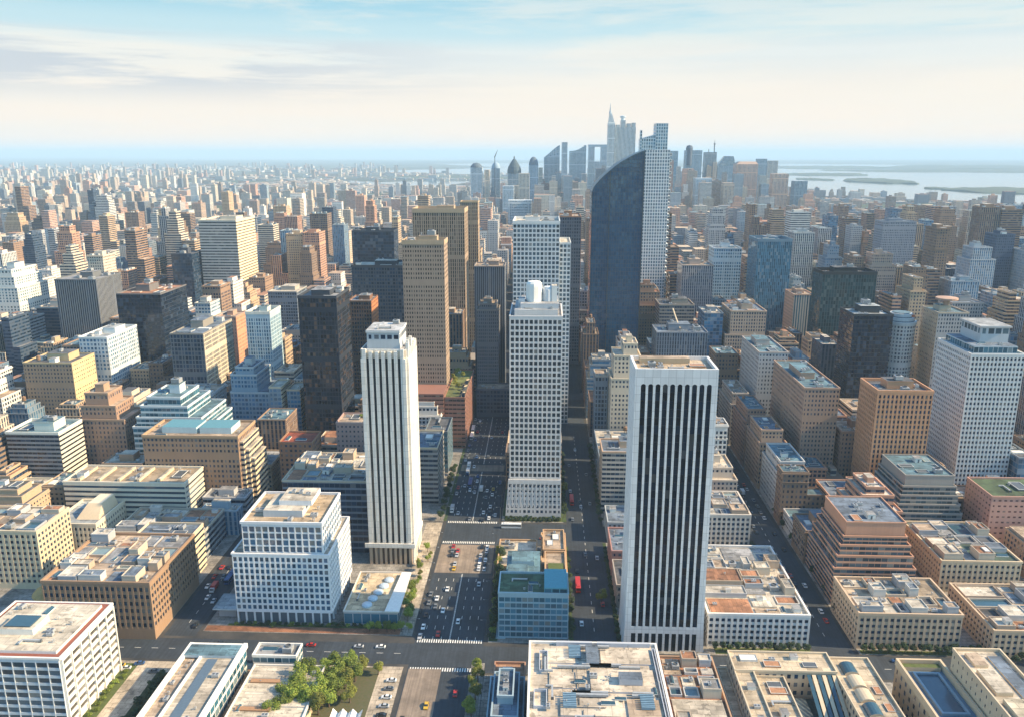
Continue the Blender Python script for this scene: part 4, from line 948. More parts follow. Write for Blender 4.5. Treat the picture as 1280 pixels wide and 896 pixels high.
T(AB, 'stepped brown apartment tower with pale setback terraces and rooftop tank', 'building', (-312, -280, 510, 538), 62, F((.30, .2, .145), G_NAVY, .4, .55), (.34, .235, .165), R_TAN, 2.6, 3.3, tiers=[(0, 0, 0, 0, 0, 46), (2, 6, 2, 2, 46, 55), (4, 12, 5, 4, 55, 63)], clut=3, kinds=KB, mark='stepped brown apartment tower')
T(OT, 'pale blue white gridded office tower with a raised roof box', 'building', (-385, -361, 646, 697), 71, F((.50, .54, .55), G_BLUE, .6, .62), (.60, .62, .60), (.42, .44, .44), 3, 3.4, clut=3, par=1.5, mark='pale blue white gridded tower')
T(GT, 'broad black glass tower with a rust brown roof', 'building', (-380, -340, 704, 758), 98, F(BLACK, G_BLACK, .9, .8, vary=.7), (.14, .13, .125), R_RUST, 2.6, 3.5, clut=7, kinds=KR, mark='broad black glass tower')
T(OT, 'grey tower with close vertical ribs and a dark roof band', 'building', (-484, -442, 784, 833), 98, F((.20, .205, .21), G_BLACK, .5, 1.0), (.13, .135, .14), R_GREY, 2.2, 98, clut=5, mark='ribbed grey tower')
T(AB, 'white stepped residential tower with teal windows at the western edge', 'building', (-640, -601, 901, 960), 88, F((.58, .57, .53), G_TEAL, .5, .6), (.62, .6, .54), R_SLATE, 4, 3.3, tiers=[(0, 0, 0, 0, 0, 70), (3, 4, 3, 3, 70, 82), (7, 8, 6, 6, 82, 90)], clut=3, mark='white stepped residential tower')
T(OT, 'low dark navy office between the white stepped and ribbed grey towers', 'building', (-536, -513, 830, 858), 61, F((.05, .06, .08), G_NAVY, .95, .6), (.42, .40, .36), R_TAN, 3, 3.4, clut=4)
def ribbon_tall():
    T(OT, 'tall grey ribbon windowed tower with bright striped east face', 'building', (-435, -387, 1022, 1090), 137, F((.40, .385, .36), (.035, .04, .045), .98, .42), (.56, .50, .40), R_CREAM, 3, 3.6, clut=6, mark='tall grey ribbon tower', par=1.6)
ribbon_tall()
T(GT, 'navy glass tower leaning against the tall grey ribbon tower', 'building', (-464, -438, 1000, 1032), 98, F((.03, .04, .06), G_NAVY, .92, .85), (.06, .07, .09), R_DARK, 3, 3.6, clut=2)
T(GT, 'dark glass tower with pale ribbed flank beside the broad black tower', 'building', (-299, -272, 628, 690), 79, F((.10, .115, .13), G_NAVY, .8, .75), (.24, .22, .19), R_SLATE, 2.6, 3.4, clut=4, kinds=KR, mark='dark glass tower with the ribbed flank')
T(OT, 'pale blue stepped office peeping over the dark ribbed flank tower', 'building', (-338, -315, 762, 790), 78, F((.48, .52, .52), G_BLUE, .7, .55), (.5, .5, .46), R_TAN, 3, 3.4, tiers=[(0, 0, 0, 0, 0, 66), (2, 6, 2, 2, 66, 79)], clut=3)
T(OT, 'bright blue tower with fine white grid and pale corner', 'building', (-253, -232, 673, 702), 87, F((.36, .47, .52), G_BLUE, .6, .75), (.62, .60, .52), R_TEAL, 2.2, 3.2, clut=3, kinds=KT, par=2.5, mark='bright blue gridded tower')
T(AB, 'slim dark tower with salmon brick flank', 'building', (-302, -285, 733, 760), 72, F((.30, .19, .15), G_NAVY, .35, .5), (.40, .25, .19), R_TAN, 2.4, 3.2, clut=2, kinds=KB)
T(OT, 'slate blue office with pale cream roof behind the bright blue tower', 'building', (-302, -270, 875, 915), 72, F((.14, .17, .21), G_NAVY, .7, .6), (.34, .32, .28), R_CREAM, 2.6, 3.4, clut=3)
T(GT, 'low blue glass cluster with setback tops beneath the bright blue tower', 'building', (-236, -204, 584, 625), 62, F((.26, .33, .38), G_BLUE, .75, .6), (.46, .48, .47), R_SLATE, 2.6, 3.3, tiers=[(0, 0, 0, 0, 0, 44), (0, 12, 3, 6, 44, 57), (3, 15, 6, 10, 57, 62)], clut=3, kinds=KT, mark='low blue glass cluster')
for i, (a, w, c, hh, lb) in enumerate([(-204, 9, CREAM, 50, 'narrow block with cream flank standing against the low blue glass cluster'), (-192, 10, (.55, .40, .28), 47, 'narrow block with striped peach flank beside the black amber tower')]):
    T(LB, lb, 'building', (a, a+w, 578+i*4, 600+i*4), hh, F((.24, .28, .31), G_BLUE, .8, .6), c, R_CREAM, 2.6, 3.3, clut=1, pent=False, smin=.4, smax=.5)
T(OT, 'black tower with faint amber offices and grey roof plant', 'building', (-176, -148, 572, 612), 119, F((.010, .016, .028), (.010, .015, .024), .86, .78, vary=1.0, blind=.16, litc=(.26, .13, .04)), (.035, .042, .055), R_GREY, 2.2, 3.3, clut=7, par=2.0, mark='black tower with amber offices')  # amber glow from inside is put into the colour of scattered panes
T(OT, 'dark brown tower with rust flank behind the black amber tower', 'building', (-162, -143, 665, 693), 100, F((.10, .06, .042), G_BLACK, .6, .6), (.18, .10, .065), R_GREY, 2.2, 3.3, clut=2)
T(GT, 'navy slab tower with a thin pale roof line', 'building', (-182, -130, 766, 806), 115, F((.035, .045, .06), G_NAVY, .75, .65), (.035, .04, .05), R_CREAM, 2.6, 3.4, clut=5, par=2.2, mark='navy slab tower')
T(GT, 'plain dark navy tower rising behind the navy slab', 'building', (-218, -172, 938, 966), 132, F((.025, .035, .055), G_NAVY, .95, .9), (.03, .04, .055), R_SLATE, 3, 3.6, clut=3, par=2.2)
T(OT, 'brown gold gridded tower standing on a brick podium', 'building', (-107, -75, 616, 639), 153, F((.30, .225, .17), (.04, .03, .024), .5, .5), (.40, .30, .205), R_TAN, 1.9, 3.4, clut=4, par=3.4, mark='brown gold tower on the brick podium')
T(OT, 'taller brown gold ribbed tower behind its gridded twin', 'building', (-123, -74, 770, 806), 166, F((.30, .225, .165), (.035, .028, .022), .5, .85), (.40, .30, .205), R_TAN, 2.0, 3.6, clut=5, par=4.0, mark='taller brown gold tower')
T(OT, 'thin tan fin of offices pressed behind the taller brown gold tower', 'building', (-84, -66, 830, 850), 172, F((.36, .27, .19), G_BLACK, .4, .8), (.42, .32, .21), R_TAN, 2.0, 3.6, clut=0, pent=False)
def podium_brown():
    r = T(LB, 'red brown podium with garden terraces and leaning metal roof shells', 'building', (-74, -58.2, 590, 672), 40, F((.22, .115, .085), (.03, .02, .02), .9, .35), (.24, .125, .09), (.16, .19, .06), 3, 3.2, clut=1, kinds=['stair_house'], pent=False, mark='red brown podium with garden terraces', smin=.4, smax=.5)
    m = MB(); m.box(-107, -74.3, 588, 614, 0, 44, F((.21, .11, .085), (.03, .02, .02), .95, .3), wall_mat((.24, .12, .09)), 3, 3.2); m.build('wall', r)
    for k in range(5):
        m = MB(); y = 592+k*9; m.prism([(-64, y), (-58.3, y), (-58.3, y+5), (-64, y+5)], 40.05, 44+k % 2*2, F((.5, .39, .24), G_NAVY, .9, .9), wall_mat((.5, .39, .24)), top_poly=[(-60, y+1), (-58.3, y+1), (-58.3, y+4), (-60, y+4)]); m.build('roof_shell', r)
podium_brown()
T(LB, 'grey ribbon windowed low office just behind the cream striped tower', 'building', (-84, -66, 486, 520), 38, F((.26, .26, .25), G_NAVY, .97, .5), (.50, .42, .3), R_SLATE, 3, 3.2, clut=4, kinds=KT, pent=False)
T(LB, 'small dark glass annex with dark roof near the red brown podium', 'building', (-82, -66, 540, 572), 30, F((.10, .14, .17), G_TEAL, .8, .7), (.12, .15, .17), R_DARK, 3, 3.3, clut=3, kinds=KT, pent=False)
T(OT, 'blue grey tower with fine vertical lines closing the far end of avenue', 'building', (-61, -34, 720, 746), 122, F((.16, .18, .21), G_NAVY, .5, 1.0), (.25, .22, .2), R_TAN, 1.8, 122, clut=3, mark='blue grey tower closing the avenue')
T(OT, 'smaller slate tower with small setback top before the blue grey tower', 'building', (-57, -38, 692, 715), 92, F((.17, .17, .18), G_NAVY, .45, .6), (.26, .23, .2), R_TAN, 1.8, 3.2, tiers=[(0, 0, 0, 0, 0, 88), (2, 2, 2, 2, 88, 93)], clut=1)
T(LB, 'low dark blue wall of offices across the avenue beneath the slate tower', 'building', (-56, -24, 668, 688), 24, F((.06, .08, .11), G_NAVY, .8, .6), (.09, .10, .12), R_TAN, 3, 3.3, clut=4, pent=False)
T(OT, 'broad white gridded tower behind the slender one, with lower east wing', 'building', (-24, 21, 649, 698), 166, F((.56, .57, .57), (.045, .075, .10), .7, .66, odd=False), (.60, .60, .58), R_CREAM, 3.1, 3.6, tiers=[(0, 8, 0, 0, 0, 166), (37, 0, 4, 4, 0, 151)][:1], clut=9, par=2.4, mark='broad white gridded tower')
def wing_():
    r = [o for o in COL.objects if o.get('label', '').startswith('broad white gridded tower')][0]
    m = MB(); m.box(13.1, 22, 653, 694, 0, 150, F((.56, .57, .57), (.045, .075, .10), .7, .66, odd=False), roof_mat(R_CREAM), 3.1, 3.6); m.build('wing', r); parapet(r, (13.3, 22.2, 652.8, 694.2), 150, wall_mat((.60, .60, .58)), 1.2, .5)
wing_()
T(OT, 'dark blue tower with rust flank peering over the broad white gridded tower', 'building', (17, 39, 852, 895), 156, F((.10, .12, .155), G_NAVY, .6, .6), (.30, .18, .12), R_TAN, 2.4, 3.5, clut=3)

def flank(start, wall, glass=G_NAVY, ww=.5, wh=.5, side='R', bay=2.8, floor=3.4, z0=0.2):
    """a side wall given another colour than the front"""
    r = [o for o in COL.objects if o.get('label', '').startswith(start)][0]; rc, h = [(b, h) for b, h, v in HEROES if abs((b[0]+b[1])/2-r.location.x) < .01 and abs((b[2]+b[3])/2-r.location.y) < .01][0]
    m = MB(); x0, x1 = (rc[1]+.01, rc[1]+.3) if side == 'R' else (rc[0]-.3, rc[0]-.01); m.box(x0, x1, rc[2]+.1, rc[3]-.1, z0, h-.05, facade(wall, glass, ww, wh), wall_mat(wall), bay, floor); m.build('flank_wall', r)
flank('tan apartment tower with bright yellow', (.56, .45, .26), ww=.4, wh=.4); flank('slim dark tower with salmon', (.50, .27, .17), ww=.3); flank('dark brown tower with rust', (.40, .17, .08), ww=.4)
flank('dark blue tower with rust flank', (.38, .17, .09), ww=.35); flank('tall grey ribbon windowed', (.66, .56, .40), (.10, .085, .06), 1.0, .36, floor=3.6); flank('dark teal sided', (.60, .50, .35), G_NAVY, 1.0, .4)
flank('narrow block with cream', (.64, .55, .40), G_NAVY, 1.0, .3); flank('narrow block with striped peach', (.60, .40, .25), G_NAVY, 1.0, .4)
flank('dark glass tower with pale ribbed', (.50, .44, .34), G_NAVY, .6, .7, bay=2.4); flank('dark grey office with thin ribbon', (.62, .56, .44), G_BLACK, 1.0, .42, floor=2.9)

# the dark glass tower with the sweeping curved top
def sail_tower():
    r = root_at('glass_tower', (45, 93, 775, 806), 'dark blue glass tower with a sweeping curved roofline', 'tower')
    fm = F((.012, .03, .055), (.004, .050, .112), 1.0, 1.0, ior=1.7, vary=.15, mull=.08, blind=.0); dm = F((.03, .05, .07), (.012, .035, .06), 1.0, 1.0, ior=1.6, vary=.6, mull=.07)
    prof = [(45.0, 185.3), (46.4, 188.6), (48.5, 191.5), (52, 195.6), (56, 199.5), (60, 203), (65, 207.2), (70, 210.8), (76, 214.4), (82, 217.6), (88, 220.2), (93, 222)]
    m = MB(); y0, y1 = 775, 806
    for (xa, za), (xb, zb) in zip(prof, prof[1:]):
        ua, ub = (xa-45)/2.4, (xb-45)/2.4; va, vb = za/3.7, zb/3.7
        m.face([(xa, y0, 0), (xb, y0, 0), (xb, y0, zb), (xa, y0, za)], fm, [(ua, 0), (ub, 0), (ub, vb), (ua, va)])
        m.face([(xb, y1, 0), (xa, y1, 0), (xa, y1, za), (xb, y1, zb)], fm, [(ub, 0), (ua, 0), (ua, va), (ub, vb)])
        m.face([(xa, y0, za), (xb, y0, zb), (xb, y1, zb), (xa, y1, za)], dm, [(0, ua), (0, ub), (12, ub), (12, ua)])
    m.face([(45, y1, 0), (45, y0, 0), (45, y0, 185.3), (45, y1, 185.3)], fm, [(0, 0), (13, 0), (13, 50), (0, 50)])
    m.face([(93, y0, 0), (93, y1, 0), (93, y1, 222), (93, y0, 222)], fm, [(0, 0), (13, 0), (13, 60), (0, 60)]); m.build('wall', r)
    m = MB()
    for x in (45.2, 61.5, 92.4): 
        z = np.interp(x, [p[0] for p in prof], [p[1] for p in prof]); m.box(x-.35, x+.35, y0-.5, y0, 0, float(z), plain('dark_mullion', (.02, .035, .05), .4))
    m.build('fin', r)
    m = MB()
    for (xa, za), (xb, zb) in zip(prof, prof[1:]):
        m.face([(xa, y0-.5, za), (xb, y0-.5, zb), (xb, y0-.5, zb+.9), (xa, y0-.5, za+.9)], plain('roof_rim', (.05, .09, .12), .4)); m.face([(xa, y0-.5, za+.9), (xb, y0-.5, zb+.9), (xb, y1+.5, zb+.9), (xa, y1+.5, za+.9)], plain('roof_rim', (.05, .09, .12), .4))
    m.build('roof_rim', r); reg((45, 93, 775, 806), 222, None, 'dark blue tower with the curved top')
sail_tower()
def lattice_tower():
    r = root_at('lattice_tower', (113, 142, 951, 981), 'white lattice tower with a stepped glass crown rising behind the curved glass tower', 'tower')
    fm = F((.62, .63, .62), (.06, .12, .17), .58, .66, vary=.5, odd=False); gm = F((.46, .54, .57), (.06, .14, .20), .6, .7, odd=False)
    m = MB(); m.box(113, 142, 951, 981, 0, 224, fm, None, 2.9, 3.7); m.build('wall', r)
    m = MB()
    for k in range(30):                                       # sawtooth balconies up the east corner
        z = 20+k*6.8; m.box(142, 144.6, 954, 978, z, z+3.2, fm, None, 3, 3.2, True)
    m.build('balcony', r)
    m = MB(); m.prism([(109, 951.5), (125, 951.5), (125, 976), (109, 976)], 190, 236, gm, None, 2.6, 3.6, True, top_poly=[(109, 951.5), (125, 951.5), (125, 976), (109, 976)]); m.build('crown', r)
    m = MB()
    for i in range(8):
        xa, xb = 109+i*2, 111+i*2; za, zb = 236+i*.55, 236+(i+1)*.55
        m.face([(xa, 951.5, 236), (xb, 951.5, 236), (xb, 951.5, zb), (xa, 951.5, za)], gm, [(i, 0), (i+1, 0), (i+1, 1), (i, 1)]); m.face([(xa, 951.5, za), (xb, 951.5, zb), (xb, 976, zb), (xa, 976, za)], gm)
    m.face([(109, 976, 236), (109, 951.5, 236), (109, 951.5, 236.1), (109, 976, 236.1)], gm); m.build('crown_slope', r)
    m = MB(); m.box(107.6, 109.8, 951, 956, 188, 245, gm, None, 2, 3.6, True); m.build('crown_fin', r)
    m = MB(); m.box(125.1, 138.5, 951.3, 974, 224, 252.5, gm, plain('crown_top', (.3, .36, .4), .4), 2.6, 3.6); m.build('crown_shaft', r)
    reg((113, 145, 951, 981), 252, None, 'white lattice tower')
lattice_tower()

# east side
T(OT, 'cream stone tower with setback top beside the tall pale banded tower', 'building', (50, 71, 569, 600), 81, F((.52, .45, .35), G_NAVY, .5, .5), (.56, .48, .36), R_CREAM, 2.7, 3.4, tiers=[(0, 0, 0, 0, 0, 62), (2, 0, 4, 2, 62, 78), (9, 2, 8, 4, 78, 86)], clut=2, kinds=KB, mark='cream stone tower with setback top')
T(OT, 'slim grey glass tower beside the cream stone setback tower', 'building', (40, 49.5, 590, 610), 58, F((.18, .23, .28), G_NAVY, .7, .7), (.36, .34, .3), R_TAN, 2.2, 3.4, clut=1, pent=False, smin=.4, smax=.6)
T(LB, 'ribbon windowed tan block standing below the cream stone tower', 'building', (38, 68, 478, 502), 40, F((.40, .36, .31), G_NAVY, .95, .5), (.44, .31, .22), R_SLATE, 2.8, 3.1, clut=5, kinds=KR)
for i, (x0, x1, y0, y1, h, c, rf, lb) in enumerate([(39, 60, 437, 460, 12, (.36, .38, .38), R_SLATE, 'low grey house on the side street near the wide crossing'), (38, 52, 396, 424, 15, (.36, .2, .17), R_SLATE, 'low rose brick house on the side street by the tall banded tower'), (38, 56, 366, 392, 12, (.34, .29, .25), R_DARK, 'low dark roofed house on the side street by the tall banded tower'), (54, 72, 392, 430, 14, (.40, .36, .32), R_TEAL, 'low teal roofed house behind the tall banded tower'), (57, 74, 358, 388, 18, (.44, .40, .34), R_CREAM, 'cream roofed low house directly behind the tall banded tower')]):
    T(LB, lb, 'building', (x0, x1, y0, y1), h, F(c, G_NAVY, .5, .5), c, rf, 2.6, 3.3, clut=6, kinds=KB, pent=False, smin=.5, smax=.8)
T(LB, 'white gridded long block with busy cream roof beside the tall banded tower', 'building', (77, 122.5, 335, 402), 16, F((.60, .585, .56), G_NAVY, .6, .55), (.60, .58, .55), R_CREAM, 2.7, 2.8, clut=26, kinds=KB, win=('FR', .62, .56, 100, .6), mark='white gridded long block', par=1.3, smin=.6, smax=1.0, scape=8, pent=False)
T(LB, 'pale gridded low block with crowded slate roof behind the white gridded long block', 'building', (93, 120, 435, 468), 19, F((.52, .49, .44), G_NAVY, .6, .55), (.54, .5, .44), R_SLATE, 2.6, 3.0, clut=6, kinds=KT, win=('FR', .62, .56, 50, .6), scape=7, pent=False)
T(LB, 'stepped cream block with a rust roof panel further up the eastern street', 'building', (100, 123, 481, 512), 27, F((.50, .44, .36), G_NAVY, .5, .5), (.52, .45, .36), R_CREAM, 2.6, 3.2, tiers=[(0, 0, 0, 0, 0, 21), (2, 2, 6, 2, 21, 27)], clut=4, kinds=KR)
T(LB, 'brown courtyard block with crowded tan roof at the eastern street corner', 'building', (145, 191, 336, 368.5), 17, F((.34, .27, .225), G_NAVY, .55, .5), (.46, .35, .25), (.42, .33, .23), 2.7, 3.0, clut=24, kinds=KB, win=('FL', .6, .5, 100, .8), mark='brown courtyard block', smin=.6, smax=1.0, par=1.4, scape=8, pent=False)
def zig(label, rc, tiers, wall, band, roof, mark):
    r = root_at('terraced_block', rc, label, 'building'); x0, x1, y0, y1 = rc; wm = wall_mat(wall)
    for i, (ins, z0, z1, solid) in enumerate(tiers):
        q = (x0+ins, x1-ins*.75, y0+ins, y1-ins*.5)
        m = MB(); m.box(*q, z0, z1, wm if solid else facade(wall, band, .96, .62), roof_mat(roof), 3, 2.6); m.build('terrace', r)
        parapet(r, (q[0]-.2, q[1]+.2, q[2]-.2, q[3]+.2), z1, wm, .8, .5)
    ins, z = tiers[-1][0], tiers[-1][2]; q = (x0+ins, x1-ins*.75, y0+ins, y1-ins*.5)
    deck(r, q, z, roof_mat(roof), .4); clutter(r, (q[0]+.6, q[1]-.6, q[2]+.6, q[3]-.6), z+.02, 9, hash_(label), KT+['roof_platform_rust'], smin=.6, smax=.95); reg(rc, z, None, mark)
zig('salmon terraced block stepping back in bands toward a slate roof', (146, 186, 373, 414), [(0, 0, 20, False), (1.6, 20, 26, False), (3.2, 26, 31, False), (5, 31, 35, False), (6.2, 35, 42, True)], (.44, .25, .17), (.04, .06, .075), R_SLATE, 'salmon terraced block')
zig('grey terraced block stepping back in many bands toward a teal roof', (203, 243, 440, 484), [(0, 0, 14, False), (1.4, 14, 19, False), (2.8, 19, 24, False), (4.2, 24, 29, False), (5.6, 29, 34, False), (7, 34, 40, True)], (.27, .25, .225), (.035, .06, .075), R_TEAL, 'grey terraced block')
T(LB, 'tan gridded block with dark green roof border and pale roof boxes', 'building', (206, 246, 388, 434), 17, F((.48, .38, .27), G_NAVY, .5, .45), (.50, .40, .28), (.06, .10, .075), 2.6, 3.0, clut=15, kinds=KT, win=('FL', .55, .48, 100, .8), mark='tan block with the green roof border', scape=9, pent=False)
T(LB, 'tan low block with sunlit cluttered roof at the far eastern corner', 'building', (203, 250, 331, 372), 13, F((.42, .32, .24), G_NAVY, .55, .5), (.48, .37, .26), (.36, .29, .22), 2.7, 3.1, clut=22, kinds=KB, win=('FL', .6, .5, 80, .8), smin=.6, smax=1.0, scape=8, pent=False)
T(LB, 'plain salmon pink block with green roof terrace', 'building', (253, 290, 434, 462), 33, F((.44, .26, .21), (.10, .05, .045), .5, .3), (.44, .255, .20), (.07, .11, .05), 3, 3.2, clut=5, kinds=KT, pent=False, mark='plain salmon pink block')
T(LB, 'low brown corner house below the plain salmon pink block', 'building', (258, 300, 392, 426), 18, F((.36, .25, .18), G_NAVY, .5, .5), (.38, .27, .19), R_TAN, 3, 3.2, clut=8, kinds=KB, scape=7, pent=False)
T(AB, 'orange tan apartment tower with narrow windows and a dark roof', 'building', (206, 239, 487, 515), 78, F((.42, .235, .14), (.05, .03, .025), .5, .62), (.46, .255, .15), R_DARK, 2.5, 3.3, clut=6, kinds=KR, win=('FL', .5, .62, 90, 3), par=1.8, mark='orange tan apartment tower')
def grey_grid():
    r = T(OT, 'tall pale grey gridded tower with a stepped grey glass crown', 'building', (270, 303, 508, 552), 97, F((.52, .53, .52), G_NAVY, .6, .55), (.56, .57, .55), R_SLATE, 2.3, 3.2, clut=2, pent=False, win=('FL', .6, .55, 100, 2), mark='tall pale grey gridded tower')
    m = MB(); m.box(273, 300, 512, 549, 97.05, 102, F((.4, .46, .48), G_TEAL, .9, .7), roof_mat(R_SLATE), 3, 4.5); m.build('crown', r)
    m = MB(); m.box(281, 299, 522, 547, 102, 112, F((.42, .44, .45), (.06, .10, .12), .8, .7), roof_mat((.34, .35, .35)), 4, 4.8); m.box(280, 300, 521, 548, 112, 113, wall_mat((.46, .46, .45)), roof_mat((.36, .37, .37))); m.build('crown', r)
    clutter(r, (272.5, 298, 513, 521), 102.02, 4, 4, KT, smin=.5, smax=.8)
grey_grid()
T(GT, 'glossy black tower with a pale roof', 'building', (249, 280, 650, 681), 94, F((.016, .02, .026), G_BLACK, .9, .8, vary=1.0), (.03, .035, .04), (.42, .46, .47), 2.4, 3.3, clut=5, kinds=KR, par=1.6, mark='glossy black tower')
T(GT, 'dark teal tower with flat black crown behind the glossy black tower', 'building', (262, 312, 769, 797), 110, F((.02, .045, .05), (.012, .035, .042), .7, .9), (.015, .02, .024), R_DARK, 2.4, 3.6, clut=4, par=3.0, mark='dark teal tower')
def white_curve():
    r = root_at('round_tower', (288, 312, 670, 694), 'white round fronted tower with stacked ring floors near the dark teal tower', 'building'); fm = F((.56, .55, .52), G_NAVY, .55, .55)
    m = MB(); n = 28; poly = [(300+12*math.cos(2*math.pi*i/n), 682+12*math.sin(2*math.pi*i/n)) for i in range(n)]; m.prism(poly, 0, 82, fm, roof_mat(R_SLATE), 2.6, 3.2, whole=True); m.build('wall', r)
    for k in range(3): m = MB(); m.lathe(300, 682, [(12.6-k*2, 82+k*3.2), (12.6-k*2, 84.6+k*3.2)], 28, wall_mat((.5, .53, .52)), smooth=False); m.lathe(300, 682, [(11.0-k*2, 84.6+k*3.2), (11.0-k*2, 85.2+k*3.2)], 28, BLUEG); m.build('crown_ring', r)
    m = MB(); m.box(304, 309, 676, 688, 84.7, 90, wall_mat((.42, .16, .09)), plain('rust_roof', (.42, .16, .09), .8)); m.build('penthouse', r); reg((288, 312, 670, 694), 88, None, 'white round fronted tower')
white_curve()
T(OT, 'grey tower with tan side wall and overhanging flat roof disc', 'building', (316, 340, 652, 680), 96, F((.32, .31, .30), G_NAVY, .5, .55), (.42, .35, .27), R_TEAL, 2.2, 3.2, clut=3, mark='grey tower with the tan side wall')
def roof_disc():
    r = [o for o in COL.objects if o.get('label', '').startswith('grey tower with tan side wall')][0]; m = MB(); m.lathe(328, 666, [(2.2, 96.1), (2.2, 104), (8.5, 105.2), (8.5, 106.6), (.1, 107.4)], 20, wall_mat((.40, .27, .2))); m.build('roof_disc', r)
roof_disc()
T(AB, 'tall brown brick block with teal roof sheds above the eastern street', 'building', (174, 197, 525, 600), 69, F((.34, .235, .175), G_NAVY, .45, .5), (.38, .26, .19), R_TEAL, 2.4, 3.2, clut=9, kinds=KT, mark='tall brown brick block')
T(AB, 'pale grey apartment slab beside the tall brown brick block', 'building', (166, 188, 612, 668), 72, F((.40, .39, .38), G_NAVY, .4, .5), (.42, .36, .32), R_TEAL, 2.4, 3.2, clut=6, kinds=KT)
T(AB, 'lower brown brick block with tan roof before the orange tower', 'building', (200, 226, 522, 548), 40, F((.28, .18, .13), G_NAVY, .45, .5), (.30, .19, .14), R_TAN, 2.4, 3.1, clut=5, kinds=KR)
for i, (x0, x1, y0, y1, h, c, lb, rf) in enumerate([(147, 166, 478, 516, 34, (.46, .45, .43), 'pale grey stepped house nearest the corner in the terrace along the eastern street', R_TEAL), (146, 164, 520, 556, 40, (.40, .28, .2), 'tan brick house second in the terrace along the eastern street', R_SLATE), (146, 163, 560, 600, 42, (.30, .2, .15), 'brown brick house third in the terrace along the eastern street', R_TEAL), (146, 162, 606, 650, 40, (.38, .33, .28), 'grey stone house fourth in the terrace along the eastern street', R_TAN), (147, 170, 440, 462, 11, (.46, .44, .42), 'low white house with a teal awning roof at the terrace foot', R_TEAL)]):
    T(AB, lb, 'building', (x0, x1, y0, y1), h, F(c, G_NAVY, .5, .5), c, rf, 2.3, 3.1, clut=6, kinds=KB, tiers=[(0, 0, 0, 0, 0, h*.8), (1.5, 2.5, 3, 2, h*.8, h)] if h > 20 else None, pent=False, smin=.5, smax=.8)
for i, (x0, x1, y0, y1, h, c, lb) in enumerate([(100, 123, 530, 575, 40, (.36, .31, .27), 'grey brown apartment block behind the stepped cream block on the eastern street'), (98, 122, 590, 640, 46, (.30, .26, .24), 'dark stone apartment block further up the eastern street'), (76, 96, 520, 560, 36, (.44, .37, .28), 'tan apartment block hidden half behind the tall banded tower')]):
    T(AB, lb, 'building', (x0, x1, y0, y1), h, F(c, G_NAVY, .5, .5), c, R_CREAM, 2.4, 3.2, clut=5, kinds=KB)
T(OT, 'tan stone tower with a setback crown beyond the tall banded tower', 'building', (168, 204, 738, 778), 80, F((.38, .29, .22), G_NAVY, .5, .6), (.44, .32, .23), R_SLATE, 2.3, 3.3, tiers=[(0, 0, 0, 0, 0, 58), (4, 0, 0, 0, 58, 80)], clut=4, kinds=KR, mark='tan stone tower with setback crown')
T(OT, 'dark roofed office with a curved white roof tube beyond the tall banded tower', 'building', (102, 147, 713, 746), 65, F((.16, .19, .23), G_NAVY, .5, .9), (.2, .22, .25), R_SLATE, 2.3, 3.6, clut=6, kinds=KR, mark='dark roofed office with the curved roof tube')
def roof_tube():
    r = [o for o in COL.objects if o.get('label', '').startswith('dark roofed office with a curved')][0]; m = MB(); P = [(120+4*math.sin(t*1.4), 744-t*22, 66+14*(1-t)**1.6+1.2) for t in [i/10 for i in range(11)]]
    for a, b in zip(P, P[1:]):
        for k in range(6):
            c0, s0, c1, s1 = math.cos(k*1.0472), math.sin(k*1.0472), math.cos((k+1)*1.0472), math.sin((k+1)*1.0472)
            m.face([(a[0]+c0*.7, a[1], a[2]+s0*.7), (a[0]+c1*.7, a[1], a[2]+s1*.7), (b[0]+c1*.7, b[1], b[2]+s1*.7), (b[0]+c0*.7, b[1], b[2]+s0*.7)], wall_mat(CREAM))
    m.build('roof_tube', r)
roof_tube()
T(OT, 'brown ribbed office behind the dark roofed office', 'building', (116, 150, 800, 835), 74, F((.26, .23, .2), G_NAVY, .9, .5), (.3, .25, .2), R_DARK, 2.4, 3.4, clut=4)
T(OT, 'grey tower with close vertical piers behind the brown ribbed office', 'building', (152, 186, 893, 927), 101, F((.33, .31, .31), G_NAVY, .5, .9), (.36, .3, .26), R_TAN, 2.2, 3.6, clut=4, mark='grey tower with close vertical piers')
T(GT, 'pale blue gridded tower beside the grey vertical piers', 'building', (194, 225, 934, 965), 115, F((.36, .47, .54), G_BLUE, .6, .6), (.46, .53, .56), R_GREY, 2.6, 3.6, clut=3, mark='pale blue gridded tower')
T(GT, 'tall blue glass tower with fine ribs between pale blue grid and black tower', 'building', (228, 264, 878, 918), 129, F((.09, .19, .26), (.03, .10, .16), .7, .95), (.12, .2, .26), R_SLATE, 2.0, 3.6, clut=3, par=3, mark='tall blue ribbed glass tower')
T(OT, 'white and grey striped slim tower with peach flank before the dark teal tower', 'building', (256, 276, 830, 862), 80, F((.46, .42, .36), G_TEAL, .5, 1.0), (.50, .34, .25), R_TAN, 2.6, 80, clut=2)
